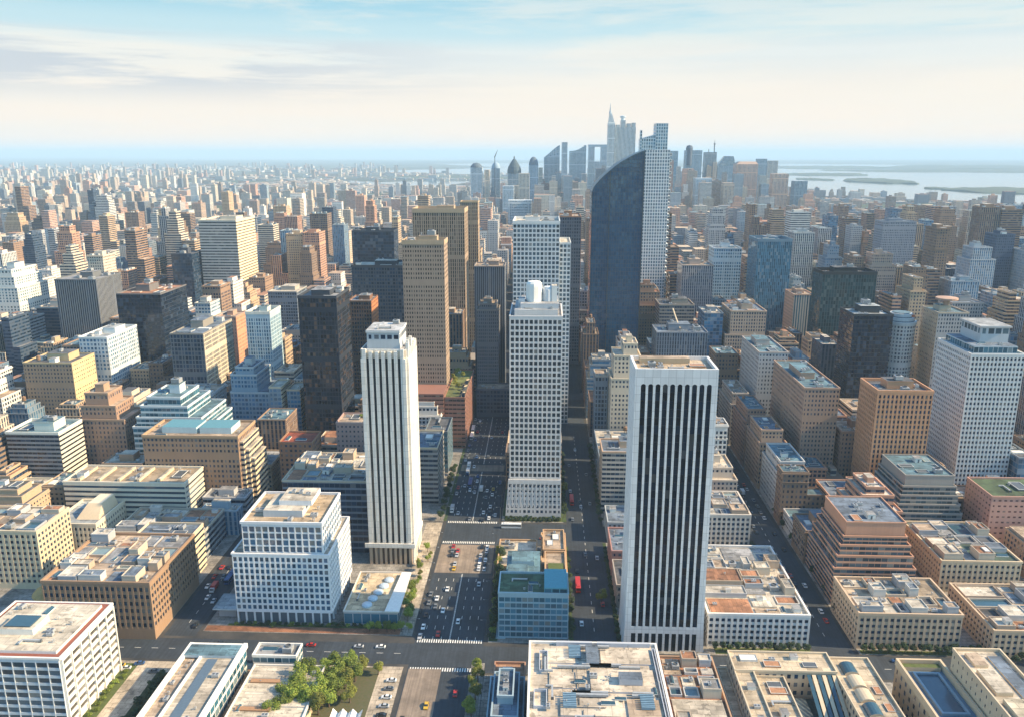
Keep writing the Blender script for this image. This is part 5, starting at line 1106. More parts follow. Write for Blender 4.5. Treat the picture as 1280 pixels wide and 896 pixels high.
for i, (x0, x1, y0, y1, h, c, g, lb) in enumerate([(500, 548, 1230, 1262, 122, (.24, .25, .28), G_NAVY, 'blocky slate tower high over the eastern districts'), (535, 566, 1040, 1075, 105, (.40, .42, .43), G_BLUE, 'pale grey tower with vertical lines over the eastern districts'), (585, 608, 1080, 1110, 118, (.05, .08, .13), G_NAVY, 'slim navy tower over the eastern districts'), (610, 650, 1050, 1090, 100, (.38, .40, .42), G_BLUE, 'blue grey tower beside the slim navy one'), (400, 432, 1010, 1040, 100, (.46, .32, .24), G_NAVY, 'salmon stone stepped tower over the eastern districts'), (330, 356, 1090, 1120, 118, (.42, .42, .4), G_NAVY, 'grey white ribbed tower behind the dark teal tower'), (362, 384, 1060, 1086, 104, (.16, .22, .28), G_BLUE, 'dark blue setback tower behind the dark teal tower'), (446, 476, 900, 930, 84, (.30, .36, .40), G_BLUE, 'blue office tower behind the grey tan sided tower'), (400, 430, 800, 830, 78, (.36, .34, .32), G_NAVY, 'grey office tower behind the tall pale grey gridded tower'), (352, 384, 560, 600, 62, (.26, .22, .20), G_NAVY, 'dark brown block behind the tall pale grey gridded tower')]):
    T(OT, lb, 'building', (x0, x1, y0, y1), h, F(c, g, .5, .9 if i % 2 else .55), c, R_SLATE, 2.5, 3.5, clut=3, tiers=[(0, 0, 0, 0, 0, h*.86), (4, 4, 4, 4, h*.86, h)] if i in (4, 6, 1) else None, mark=lb.split(' over ')[0] if ' over ' in lb else None)

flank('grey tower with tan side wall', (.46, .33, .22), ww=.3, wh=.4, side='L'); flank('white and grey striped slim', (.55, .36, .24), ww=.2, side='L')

# ------------------------------------------------------------------ the distant downtown skyline
def downtown():
    B1, B2, B3 = (.26, .35, .42), (.40, .47, .52), (.52, .55, .55)
    fm = lambda c, ww=.6, wh=.7, g=(.05, .11, .16): F(c, g, ww, wh)
    def base(label, x0, x1, y, d, z, c, name='downtown_tower', ww=.6, wh=.7):
        rc = (x0, x1, y, y+d); r = root_at(name, rc, label, 'tower'); m = MB(); m.box(*rc, 0, z, fm(c, ww, wh), wall_mat(c), 4, 4); m.build('wall', r); reg(rc, z); return r
    def dome(r, cx, cy, rad, z, hh, c):
        m = MB(); m.lathe(cx, cy, [(rad*math.cos(a), z+hh*math.sin(a)) for a in [i*math.pi/2/7 for i in range(8)]], 20, wall_mat(c)); m.build('dome', r)
    r = base('twin slab tower with a dark cap standing first at the western edge of downtown', -264, -222, 3000, 40, 170, B2); m = MB(); m.lathe(-244, 3020, [(22, 170), (20, 176), (12, 184), (.1, 187)], 16, wall_mat((.08, .11, .14))); m.build('dome', r)
    m = MB(); m.box(-214, -196, 3006, 3040, 0, 162, fm((.55, .45, .34)), None, 4, 4); m.build('wing', r)
    r = base('round topped slim tower second from the western edge of downtown', -195, -163, 3100, 32, 166, B1); dome(r, -179, 3116, 15.8, 166, 22, B1)
    r = base('stone tower under a dark pointed bell dome', -130, -84, 3000, 44, 150, (.30, .33, .35)); m = MB(); m.lathe(-107, 3022, [(25, 150), (25, 160), (22, 172), (14, 186), (6, 198), (2.4, 201), (2.4, 206), (.1, 212)], 16, wall_mat((.05, .08, .10))); m.build('dome', r)
    r = base('narrow tower with a dark drum dome next to the pointed bell dome', -54, -20, 3000, 36, 178, B2); dome(r, -37, 3018, 17, 178, 30, (.10, .14, .18)); m = MB(); m.box(-19, -4, 3004, 3030, 0, 170, fm((.55, .48, .38)), None, 4, 4); m.build('wing', r)
    r = base('blue tower with a slanted curving top sweeping up to the east', 0, 58, 3100, 40, 205, B1)
    m = MB(); pr = [(0, 205), (14, 216), (28, 228), (42, 240), (52, 247), (58, 249)]
    for (xa, za), (xb, zb) in zip(pr, pr[1:]):
        m.face([(xa, 3100, 205), (xb, 3100, 205), (xb, 3100, zb), (xa, 3100, za)], fm(B1), [(0, 0), (2, 0), (2, 5), (0, 5)]); m.face([(xa, 3100, za), (xb, 3100, zb), (xb, 3140, zb), (xa, 3140, za)], wall_mat(B1))
    m.face([(58, 3100, 205), (58, 3140, 205), (58, 3140, 249), (58, 3100, 249)], fm((.5, .5, .48)), [(0, 0), (8, 0), (8, 10), (0, 10)]); m.build('slanted_top', r)
    r = base('slim bright edged tower beside the slanted blue tower', 63, 83, 2990, 30, 258, B2)
    r = base('blue tower with a concave notched top', 91, 150, 3000, 44, 222, B1); m = MB()
    for k in range(8):
        x0 = 91+k*7.4; m.box(x0, x0+7.4, 3000, 3044, 222, 228+20*(k/7.0)**2.2, fm(B1), wall_mat(B1), 3.7, 4)
    m.build('notched_top', r)
    r = base('square framed tower with a tall open slot through its top', 164, 234, 3100, 46, 190, B2); m = MB(); m.box(164, 186, 3100, 3146, 190, 243, fm(B2), None, 4, 4); m.box(210, 234, 3100, 3146, 190, 243, fm(B2), None, 4, 4); m.box(164, 234, 3100, 3146, 243, 251, wall_mat(B1)); m.build('frame', r)
    r = base('white ribbed tower cluster with flat stepped crown beside the needle spire', 226, 291, 2700, 50, 300, (.52, .54, .54), ww=.5, wh=1.0); m = MB()
    for k, (a, b, z) in enumerate(((228, 240, 308), (244, 258, 322), (262, 274, 312), (278, 290, 314))): m.box(a, b, 2702, 2740, 300, z, fm((.55, .57, .57), .5, 1.0), None, 4, 4)
    m.lathe(251, 2720, [(6, 322), (6, 328), (9, 331), (9, 335), (.1, 337)], 12, wall_mat(B2)); m.build('crown', r)
    r = base('needle spire tower tallest on the downtown skyline', 202, 224, 2690, 30, 312, B3); m = MB(); m.prism([(203, 2692), (223, 2692), (223, 2718), (203, 2718)], 312, 342, fm(B3), None, 4, 4, top_poly=[(206, 2697), (214, 2697), (214, 2712), (206, 2712)]); m.lathe(209, 2704, [(4.5, 342), (2.4, 352), (1.4, 360), (.5, 373)], 8, wall_mat((.3, .36, .42))); m.build('spire', r)
    r = base('pale blue slab tower just east of the white lattice tower', 425, 460, 2900, 36, 228, (.26, .36, .42))
    r = base('blue tower with a round turret on its western corner', 487, 542, 2900, 44, 230, B1); m = MB(); m.lathe(499, 2908, [(12, 180), (12, 238), (9, 245), (.1, 248)], 16, wall_mat((.07, .10, .14))); m.build('turret', r)
    r = base('grey tower with twin rooftop masts', 572, 612, 3000, 40, 224, (.24, .28, .31)); m = MB(); m.box(603, 606, 3010, 3013, 224, 250, DSTEEL); m.box(602, 607, 3008, 3015, 250, 254, DSTEEL); m.lathe(604.5, 3012, [(1.2, 254), (.4, 266)], 6, DSTEEL); m.build('mast', r); m = MB(); m.box(584, 586, 3010, 3012, 224, 234, DSTEEL); m.build('mast', r); m = MB(); m.box(600, 614, 2996, 2999.9, 0, 190, fm((.5, .42, .34)), None, 4, 4); m.build('wing', r)
    r = root_at('downtown_tower', (615, 684, 3000, 3044), 'faceted glass tower with a folded sloping crown', 'tower'); m = MB(); m.prism([(615, 3000), (684, 3000), (684, 3044), (615, 3044)], 0, 176, fm(B1), None, 4, 4, top_poly=[(618, 3000), (681, 3000), (681, 3044), (618, 3044)]); m.build('wall', r); m = MB(); m.prism([(618, 3000), (681, 3000), (681, 3044), (618, 3044)], 176, 210, fm(B2, .9, .9), wall_mat(B2), 4, 4, top_poly=[(640, 3004), (672, 3002), (679, 3040), (644, 3040)]); m.build('crown', r); reg((615, 684, 3000, 3044), 210)
    r = base('broad copper pink tower catching the sun, tallest block before the bay', 615, 684, 2700, 44, 186, (.48, .33, .26), ww=.5); m = MB(); m.prism([(615, 2700), (684, 2700), (684, 2744), (615, 2744)], 186, 194, wall_mat((.42, .30, .24)), None, 4, 4, top_poly=[(626, 2706), (678, 2706), (678, 2738), (626, 2738)]); m.build('crown', r)
    r = base('dark slab tower directly behind the copper pink tower', 759, 790, 3000, 36, 201, B1)
    r = base('pale slab tower east of the dark downtown slab', 806, 843, 3050, 36, 194, (.42, .40, .38))
    r = base('stubby peach tower nearest the bay shore', 707, 754, 2600, 40, 158, (.50, .36, .28))
    r = base('grey blue block ending the downtown row at the water', 745, 782, 2500, 38, 140, (.2, .27, .32))
    r = base('low slate slab before the pointed bell dome tower', -124, -90, 2500, 36, 124, B2)
    r = base('pale peach office amid the downtown slabs below the notched blue tower', 26, 83, 2700, 40, 150, (.44, .40, .36))
    r = base('cream flanked tower below the drum dome tower', -80, -46, 2650, 36, 158, (.50, .44, .36))
    r = base('blue office block east of the white lattice tower foot', 452, 500, 2500, 40, 148, B2)
    r = base('peach flanked office below the twin masts', 536, 567, 2500, 36, 134, (.46, .36, .28))
    r = base('grey glass tower with a spreading convex front beneath the downtown skyline', -90, -30, 2100, 40, 104, B3); m = MB(); m.prism([(-92, 2096), (-28, 2096), (-28, 2100), (-92, 2100)], 0, 96, fm(B3, .95, .5), None, 4, 4, top_poly=[(-78, 2099), (-42, 2099), (-42, 2100), (-78, 2100)]); m.build('curved_front', r)
    m = MB(); # construction crane beside the inlet
    cr = root_at('tower_crane', (-170, -166, 2860, 2864), 'thin tower crane leaning its jib above the far inlet', 'crane'); m.box(-169, -167, 2861, 2863, 0, 206, DSTEEL); m.build('mast', cr)
    m = MB(); m.prism([(-171, 2861), (-167, 2861), (-167, 2863), (-171, 2863)], 206, 232, DSTEEL, top_poly=[(-158, 2861.5), (-157, 2861.5), (-157, 2862.5), (-158, 2862.5)]); m.build('jib', cr)
downtown()

# ------------------------------------------------------------------ the rest of the city: blocks of buildings between the streets
STREETS_X = [(-58, -26), (125, 143), (-177, -162), (16, 36)]
PAL = [((.52, .45, .36), 'cream'), ((.42, .31, .21), 'tan'), ((.27, .18, .125), 'brown'), ((.58, .56, .52), 'white'), ((.36, .36, .36), 'grey'), ((.17, .21, .25), 'slate'), ((.44, .26, .18), 'salmon'), ((.30, .38, .43), 'pale blue'), ((.045, .07, .11), 'dark navy'), ((.20, .14, .10), 'dark brown')]
def hidden(rc, h):
    """is the whole visible face of this box behind something already standing?"""
    pts = [(rc[0], rc[2], h), (rc[1], rc[2], h), ((rc[0]+rc[1])/2, rc[2], h*.8), ((rc[0]+rc[1])/2, (rc[2]+rc[3])/2, h), (rc[0], rc[3], h), (rc[1], rc[3], h)]
    for p in pts:
        x, y = px(*p)
        if not (-20 < x < 1300 and y < 900): continue
        if not any(b[2] < rc[2] and s[0] < x < s[1] and s[2] < y < s[3] for b, s in SCR): return False
    return True
SCR = []
def screen(rc, h):
    P = [px(x, rc[2], z) for x in rc[:2] for z in (0, h)]
    xs = [p[0] for p in P]; return (min(xs), max(xs), min(p[1] for p in P), max(p[1] for p in P))
for rc, h, vis in HEROES: SCR.append((rc, screen(rc, h)))
VIS = {}
def cap_height(rc, h):
    """keep a filler from hiding the tall buildings the photograph shows behind it"""
    for (b, hh, vis), (_, s) in zip(HEROES, SCR):
        if b[2] <= rc[2] or hh < 58: continue
        sx = screen(rc, h)
        if sx[1] < s[0]-1 or sx[0] > s[1]+1: continue
        lim = s[2] + (s[3]-s[2])*(.58 if rc[0] < 0 else .5)
        if sx[2] < lim:
            for _ in range(14):
                h *= .9
                if screen(rc, h)[2] >= lim: break
            if h < 9: return 0
    return h
def lots():
    rng = random.Random(77); out = []
    cols = []; x = -1500
    marks = sorted([(-177, -162), (-58, -26), (125, 143), (16, 36)] + [(a, a+13) for a in (-1460, -1335, -1210, -1085, -960, -840, -725, -610, -500, -392, -290)] + [(a, a+13) for a in (228, 318, 408, 500, 600, 705, 815, 930, 1050, 1170, 1290)])
    for (a, b), (c, d) in zip(marks, marks[1:]): cols.append((b+2, c-2))
    y = 415
    while y < 2100:
        depth = rng.uniform(58, 74)
        for a, b in cols:
            rows = [(y, y+depth*.48), (y+depth*.52, y+depth)]
            for r0, r1 in rows:
                x = a
                while x < b-12:
                    w = rng.uniform(15, 30); 
                    if b-x-w < 13: w = b-x
                    out.append((x+.4, x+w-.4, r0+rng.uniform(0, 2), r1-rng.uniform(0, 3))); x += w
        y += depth + 15
    return out
def overlaps(rc, g=1.5):
    for (b, h, v) in HEROES:
        if rc[0] < b[1]+g and rc[1] > b[0]-g and rc[2] < b[3]+g and rc[3] > b[2]-g: return b
    return None
def trim(rc):
    """cut a lot back so it stands clear of what is already there"""
    for _ in range(4):
        b = overlaps(rc)
        if not b: return rc
        opts = [(rc[0], b[0]-2, rc[2], rc[3]), (b[1]+2, rc[1], rc[2], rc[3]), (rc[0], rc[1], rc[2], b[2]-2), (rc[0], rc[1], b[3]+2, rc[3])]
        opts = [o for o in opts if o[1]-o[0] > 9 and o[3]-o[2] > 9]
        if not opts: return None
        rc = max(opts, key=lambda o: (o[1]-o[0])*(o[3]-o[2]))
    return None if overlaps(rc) else rc
CITY = []
def plan_city():
    rng = random.Random(5)
    for rc in lots():
        x, y = (rc[0]+rc[1])/2, rc[2]
        sx, sy_ = px(x, y, 0)
        if not (-60 < sx < 1340): continue
        if any(rc[1] > a-1 and rc[0] < b+1 for a, b in STREETS_X[:2]) and y < 720: continue
        if y < 430 and -180 < x < 150: continue
        if any(rc[1] > a and rc[0] < b and rc[3] > c and rc[2] < d for a, b, c, d in ((-28, 18, 400, 465), (34, 76, 432, 460), (-70, -55, 340, 462), (-340, -178, 300, 335))): continue
        rc = trim(rc)
        if not rc: continue
        if y < 720 and any(rc[1] > a and rc[0] < b for a, b in STREETS_X): continue
        w = min(rc[1]-rc[0], rc[3]-rc[2])
        if x < -60: h = rng.choice([20, 28, 34, 40, 46, 54, 64])*rng.uniform(.8, 1.15) * (1.0 if y > 620 else .8)
        else: h = rng.choice([28, 36, 44, 50, 58, 68, 80])*rng.uniform(.8, 1.15) * (1.0 if y > 620 else .6)
        if y > 700 and rng.random() < .34: h *= rng.uniform(1.5, 2.1)
        if w < 14: h = min(h, 34)
        h = cap_height(rc, h)
        if not h: continue
        while screen(rc, h)[2] < (256 if x > 150 else 232) and h > 12: h *= .93
        CITY.append((rc, h, rng.random()))
plan_city()
def size_px(rc, h):
    s = screen(rc, h); return (s[1]-s[0])*(min(s[3], 900)-s[2])
def build_city(limit=330):
    rng = random.Random(9); cand = []; rest = []
    tall = sorted(CITY, key=lambda c: c[0][2])
    for c in tall:
        if hidden(c[0], c[1]): rest.append(c)
        else: cand.append(c)
        SCR.append((c[0], screen(c[0], c[1])))
    cand.sort(key=lambda c: -size_px(c[0], c[1]))
    rest += cand[limit:]
    marks = [(n, b, h, screen(b, h)) for n, b, h in LAND]
    used = {}; pend = []
    for rc, h, q in cand[:limit]:
        x, y = (rc[0]+rc[1])/2, rc[2]; east = x > 0
        w = [5, 6, 6, 3, 3, 2, 3, 1, 2, 4] if not east else [2, 6, 6, 1, 4, 3, 4, 2, 2, 5]
        (colr, cn) = rng.choices(PAL, w)[0]
        style = rng.choice(['punched', 'ribbon', 'ribbed', 'gridded']) if cn not in ('dark navy', 'pale blue', 'slate') else rng.choice(['glass', 'ribbon', 'ribbed'])
        tallw = 'tower' if h > 55 else ('mid rise' if h > 32 else 'low block')
        shape = rng.choice(['flat', 'flat', 'setback', 'setback', 'twin']) if h > 26 else 'flat'
        top = rng.choice(['water tank', 'penthouse', 'plant boxes', 'penthouse', 'rust roof', 'teal roof', 'pale roof', 'dark roof'])
        best = min(marks, key=lambda t: ((x-(t[1][0]+t[1][1])/2)**2 + (y-t[1][2])**2*.8))
        b = best[1]; cx = (b[0]+b[1])/2
        if rc[2] > b[3]-2: rel = 'behind'
        elif rc[3] < b[2]+2: rel = 'before'
        else: rel = 'east of' if x > cx else 'west of'
        lab0 = f"{cn} {style} {tallw} {rel} the {best[0]}"
        lab = f"{cn} {style} {tallw}" + (' with setback top' if shape == 'setback' else ' with twin slabs' if shape == 'twin' else '') + f" and {top}, {rel} the {best[0]}"
        if shape == 'flat': lab = f"{cn} {style} {tallw} with {top}, {rel} the {best[0]}"
        if len(lab.replace('-', ' ').split()) > 15: lab = f"{cn} {tallw} with {top}, {rel} the {best[0]}"
        if len(lab.split()) > 15: lab = lab0
        pend.append([lab, rc, h, colr, cn, style, tallw, shape, top, math.hypot(x-cx, y-b[2])])
    cnt = {}
    for p in sorted(pend, key=lambda p: p[9]):
        cnt.setdefault(p[0], []).append(p)
    ordn = ['', 'second ', 'third ', 'fourth ', 'fifth ', 'sixth ', 'seventh ', 'eighth ']
    for lab, L in cnt.items():
        for i, p in enumerate(L):
            if i: p[0] = ordn[min(i, 7)] + lab
            elif len(L) > 1: p[0] = 'first ' + lab
    for lab, rc, h, colr, cn, style, tallw, shape, top, _ in pend:
        x0, x1, y0, y1 = rc; cx, cyy = (x0+x1)/2, (y0+y1)/2
        glass = G_BLUE if cn in ('pale blue', 'slate') else G_NAVY
        ww, wh = {'punched': (.46, .5), 'ribbon': (.97, .48), 'ribbed': (.5, .92), 'gridded': (.66, .62), 'glass': (.92, .84)}[style]
        fm = facade(colr, glass, ww, wh); wm = wall_mat(colr)
        rf = roof_mat({'rust roof': R_RUST, 'teal roof': R_TEAL, 'dark roof': R_DARK, 'pale roof': (.55, .5, .42)}.get(top, rng.choice([R_TAN, R_TAN, R_GREY, R_SLATE, R_DARK, (.30, .22, .16), R_CREAM])))
        name = 'office_tower' if tallw == 'tower' and style in ('glass', 'ribbon', 'ribbed') else 'apartment_tower' if tallw == 'tower' else 'office_building' if style in ('ribbon', 'glass', 'ribbed') else 'apartment_building'
        r = root_at(name, rc, lab, 'building', 'city buildings filling the blocks between the landmark towers')
        if shape == 'flat': tl = [(0, 0, 0, 0, 0, h)]
        elif shape == 'setback': k = rng.uniform(.62, .82); i = rng.uniform(1.5, 4); tl = [(0, 0, 0, 0, 0, h*k), (i, i*rng.uniform(.4, 1.3), i, i*.5, h*k, h*.92), (i*1.8, i*2, i*1.9, i, h*.92, h)]
        else: k = rng.uniform(.55, .75); s = (x1-x0)*rng.uniform(.35, .5); tl = [(0, s, 0, 0, 0, h), (x1-x0-s, 0, 0, (y1-y0)*.1, 0, h*k)]
        m = MB(); tops = []
        for a, b, c, d, z0, z1 in tl:
            q = (x0+a, x1-b, y0+c, y1-d)
            if q[1]-q[0] < 4 or q[3]-q[2] < 4: continue
            m.box(*q, z0, z1, fm, rf, 2.8, 3.3); tops.append((q, z1))
        m.build('wall', r)
        for q, z in tops: parapet(r, (q[0]-.2, q[1]+.2, q[2]-.2, q[3]+.2), z, wm, .9, .55)
        for q, z in tops: deck(r, q, z, rf, .35)
        if style in ('punched', 'gridded') and y0 < 1000:
            q, z = tops[0]
            for zz, hh, pr in ((z-.9, .85, .7), (z*rng.uniform(.18, .3), .6, .4), (z*rng.uniform(.72, .85), .5, .4)):
                m = MB(); m.ring(q[0]-pr, q[1]+pr, q[2]-pr, q[3]+pr, pr-.03, zz, zz+hh, wm); m.build('cornice', r)
        q, z = tops[0] if shape == 'twin' else tops[-1]; pz = z
        if top in ('penthouse', 'plant boxes', 'rust roof', 'pale roof') and q[1]-q[0] > 9:
            m = MB(); w, d = (q[1]-q[0])*rng.uniform(.3, .5), (q[3]-q[2])*rng.uniform(.3, .5); ox, oy = cx+rng.uniform(-.1, .1)*w, (q[2]+q[3])/2+rng.uniform(-.1, .3)*d; ox = (q[0]+q[1])/2
            m.box(ox-w/2, ox+w/2, oy-d/2, oy+d/2, z+.02, z+rng.uniform(3, 5.5), wm, rf); m.build('penthouse', r)
            av = [(ox-w/2-.5, ox+w/2+.5, oy-d/2-.5, oy+d/2+.5)]
        else: av = []
        kinds = ['water_tank'] if top == 'water tank' else KA
        if top == 'water tank': clutter(r, (q[0]+.5, q[1]-.5, q[2]+.5, q[3]-.5), z+.02, 1, hash_(lab), ['water_tank'], av, .7, .9)
        near = y0 < 900
        clutter(r, (q[0]+.5, q[1]-.5, q[2]+.5, q[3]-.5), z+.02, 7 if near else 4, hash_(lab)+1, KA if near else ['stair_house', 'roof_platform_pale', 'cooling_tower'], av + ([(q[0], q[1], q[2], q[3])] if False else []), .6, .9)
        for q2, z2 in (tops[1:] if shape == 'twin' else tops[:-1]):
            pass
    return rest
REST = build_city()

PARKS = [(-760, 2500, 150, 120), (-1500, 3300, 260, 190), (-350, 3500, 170, 150), (-1100, 4300, 330, 210), (1150, 3000, 240, 200), (-2300, 4300, 300, 260), (950, 2350, 120, 110), (-2600, 6300, 600, 420), (-900, 7600, 700, 380), (1500, 3500, 260, 220)]
for a, b, rx, ry in PARKS: island('parkland', a, b, rx, ry, 9, int(a))
def far_city():
    """everything beyond: thousands of roofs that run together toward the horizon, one object"""
    rng = np.random.default_rng(11); r0 = random.Random(13)
    V, Fc, UVs, MI, COLS = [], [], [], [], []
    pal = np.array([(.55, .48, .38), (.46, .36, .27), (.60, .57, .52), (.34, .25, .19), (.40, .38, .36), (.22, .27, .31), (.52, .30, .21), (.44, .42, .38), (.30, .36, .40), (.14, .16, .19)])
    def box(x0, x1, y0, y1, z0, z1, col, roof):
        i = len(V); V.extend([(x0, y0, z0), (x1, y0, z0), (x1, y1, z0), (x0, y1, z0), (x0, y0, z1), (x1, y0, z1), (x1, y1, z1), (x0, y1, z1)])
        nu, nv, nw = max(1, round((x1-x0)/3.4)), max(1, round((z1-z0)/3.5)), max(1, round((y1-y0)/3.4))
        for f, u in (((0, 1, 5, 4), nu), ((1, 2, 6, 5), nw), ((2, 3, 7, 6), nu), ((3, 0, 4, 7), nw)):
            Fc.append(tuple(i+k for k in f)); UVs.extend([(0, 0), (u, 0), (u, nv), (0, nv)]); MI.append(0 if rng_style < .6 else 1); COLS.extend([col]*4)
        Fc.append((i+4, i+5, i+6, i+7)); UVs.extend([(0, 0)]*4); MI.append(2); COLS.extend([roof]*4)
    def inside(x, y, poly):
        c = False; n = len(poly)
        for k in range(n):
            x0, y0 = poly[k]; x1, y1 = poly[k-1]
            if (y0 > y) != (y1 > y) and x < (x1-x0)*(y-y0)/(y1-y0)+x0: c = not c
        return c
    waters = [BAY, [(-1700, 6900), (-1300, 5900), (-700, 5500), (-300, 5350), (-200, 5750), (-650, 5900), (-500, 6600), (-900, 7000)], [(-2500, 9800), (-500, 8900), (500, 8800), (900, 12500), (2600, 17500), (-200, 19000), (-2400, 18000)]]
    roofs = [(.48, .39, .28), (.40, .28, .19), (.28, .26, .24), (.16, .17, .19), (.34, .18, .11), (.14, .21, .23), (.38, .33, .27), (.26, .18, .13)]
    def add(x0, x1, y0, y1, h, east, blue=False):
        nonlocal rng_style
        rng_style = r0.random()
        w = [7, 8, 3, 5, 2, 1, 5, 3, 1, 2] if not east else [2, 7, 1, 6, 3, 3, 5, 3, 1, 3]
        if blue: w = [1, 1, 1, 0, 1, 5, 1, 1, 6, 0]
        c = pal[r0.choices(range(10), w)[0]] * r0.uniform(.82, 1.15); c = (float(c[0]), float(c[1]), float(c[2]), 1.0); rf = (*r0.choice(roofs), 1.0)
        t = r0.random()
        if t < .3 and h > 24:
            k = r0.uniform(.6, .85); i = min(x1-x0, y1-y0)*r0.uniform(.1, .22); box(x0, x1, y0, y1, 0, h*k, c, rf); box(x0+i, x1-i, y0+i, y1-i*.6, h*k, h, c, rf)
        else:
            box(x0, x1, y0, y1, 0, h, c, rf)
        if r0.random() < .6 and y0 < 4500:
            a, b = x0+(x1-x0)*r0.uniform(.2, .45), y0+(y1-y0)*r0.uniform(.3, .6); box(a, a+(x1-x0)*.3, b, b+(y1-y0)*.3, h-.1, h+r0.uniform(2.5, 6), c, rf)
    rng_style = 0
    for rc, h, q in REST: add(*rc, h, rc[0] > 0)
    y = 2112.0
    dt = [b for b, h, v in HEROES if b[2] > 1900]
    while y < 13500:
        pitch = 40 + max(0, y-2100)*.0075
        row = pitch*1.05
        xl, xr = -y*.70-60, y*.66+60
        x = xl
        while x < xr:
            w = pitch*r0.uniform(.66, 1.0)
            cl = math.sin(x*.0031+1.3)*math.sin(y*.0023+.7) + .6*math.sin(x*.0011+y*.0017)       # districts of taller and lower blocks
            p = .88 if y < 4500 else .80 - (y-4500)*.00005
            if cl < -.75: p *= .45
            if y > 7000: p *= (.9 if cl > -.1 else .28)
            if r0.random() < p and not any(((x-a)/(rx+15))**2+((y+20-b)/(ry+15))**2 < 1 for a, b, rx, ry in PARKS) and not any(inside(x, y+20, W) or inside(x+w, y+row, W) for W in waters):
                dn = math.exp(-((x-330)/520)**2 - ((y-2750)/520)**2)                             # the skyline district
                cell = math.sin(math.floor(x/260)*12.9898+math.floor(y/230)*78.233)*43758.5453; cell -= math.floor(cell)   # small estates built alike
                h = r0.uniform(8, 17) + 9*max(0, cl)
                t = r0.random(); ptall = .04 if cell < .55 else (.22 if cell < .8 else .55)
                if t < ptall: h = (48+42*cell)*r0.uniform(.75, 1.2)
                elif t < ptall+.16: h = r0.uniform(22, 42)
                if r0.random() < dn*.95: h = max(h, r0.uniform(60, 185)*(.45+.55*dn))
                if y > 5000: h *= .95
                if x > 900 and y > 2600: h *= .6
                if -2200 < x < 100 and 4300 < y < 7000: h = min(h, 15)
                d = row*r0.uniform(.62, .95)
                if h > 45: w2, d2 = min(w, r0.uniform(18, 34)), min(d, r0.uniform(16, 30))
                else: w2, d2 = w, d
                oy = r0.uniform(0, row-d2)
                rc = (x, x+w2, y+oy, y+oy+d2)
                if not any(rc[0] < b[1]+3 and rc[1] > b[0]-3 and rc[2] < b[3]+3 and rc[3] > b[2]-3 for b in dt):
                    add(*rc, h, x > 500)
                    if h > 45 and y < 7500:                                                       # a tower stands among the low roofs of its block
                        if rc[2]-y > 8: add(x, x+w, y, rc[2]-1, r0.uniform(7, 16), x > 500)
                        if x+w-rc[1] > 8: add(rc[1]+1, x+w, rc[2], rc[3], r0.uniform(8, 22), x > 500)
            x += pitch if r0.random() < .85 else pitch+16
        y += row if r0.random() < .5 else row+9
    n_slim, tries = 0, 0
    while n_slim < 90 and tries < 3000:                        # slim towers crowding round the spire
        tries += 1
        x, y = r0.gauss(330, 330), r0.uniform(2450, 3350); w, d = r0.uniform(15, 28), r0.uniform(15, 26); rc = (x, x+w, y, y+d)
        if any(rc[0] < b[1]+4 and rc[1] > b[0]-4 and rc[2] < b[3]+4 and rc[3] > b[2]-4 for b in dt): continue
        dt.append(rc); n_slim += 1
        add(*rc, r0.uniform(90, 205)*math.exp(-((x-330)/620)**2), True, True)
    me = bpy.data.meshes.new('distant_city'); me.from_pydata(V, [], Fc)
    for m in (facade((1, 1, 1), (.05, .085, .12), .5, .52, attr=True), facade((1, 1, 1), (.055, .095, .13), .97, .45, attr=True), None):
        if m is None:
            if 'far_roof' not in MATS:
                t = NT('far_roofing'); n = t.noise(.12, 4, .6, t.pos()).outputs['Fac']; a = t.n('ShaderNodeAttribute', attribute_name='wall_col').outputs['Color']
                x = t.n('ShaderNodeVectorMath', operation='SCALE'); t.L.new(a, x.inputs[0]); t.put(x.inputs['Scale'], t.range(n, .3, .7, .75, 1.2)); t.L.new(x.outputs[0], t.b.inputs['Base Color']); t.b.inputs['Roughness'].default_value = .9; MATS['far_roof'] = t.m
            m = MATS['far_roof']
        me.materials.append(m)
    me.polygons.foreach_set('material_index', MI)
    ul = me.uv_layers.new(name='UVMap'); ul.data.foreach_set('uv', [c for p in UVs for c in p])
    ca = me.color_attributes.new('wall_col', 'FLOAT_COLOR', 'CORNER'); ca.data.foreach_set('color', [c for p in COLS for c in p])
    me.update(); o = bpy.data.objects.new('distant_city', me); COL.objects.link(o)
    tag(o, 'countless pale and tan city blocks fading into haze toward the horizon', 'city', kind='stuff')
    print('far boxes', len(V)//8)
far_city()
# ------------------------------------------------------------------ trees, shrubs, hedges
def leaf_mat(name, a, b):
    t = NT(name); r = t.n('ShaderNodeNewGeometry').outputs['Random Per Island']; o = t.n('ShaderNodeObjectInfo').outputs['Random']
    c = t.mix(r, a, b); x = t.n('ShaderNodeVectorMath', operation='SCALE'); t.L.new(c, x.inputs[0]); t.put(x.inputs['Scale'], t.range(o, 0, 1, .7, 1.4))
    t.L.new(x.outputs[0], t.b.inputs['Base Color']); t.b.inputs['Roughness'].default_value = .75
    t.b.inputs['Subsurface Weight'].default_value = 0.0
    tr = t.n('ShaderNodeBsdfTranslucent'); t.L.new(x.outputs[0], tr.inputs['Color']); mx = t.n('ShaderNodeMixShader'); mx.inputs[0].default_value = .3
    t.L.new(t.b.outputs[0], mx.inputs[1]); t.L.new(tr.outputs[0], mx.inputs[2]); t.L.new(mx.outputs[0], t.N['Material Output'].inputs['Surface']); return t.m
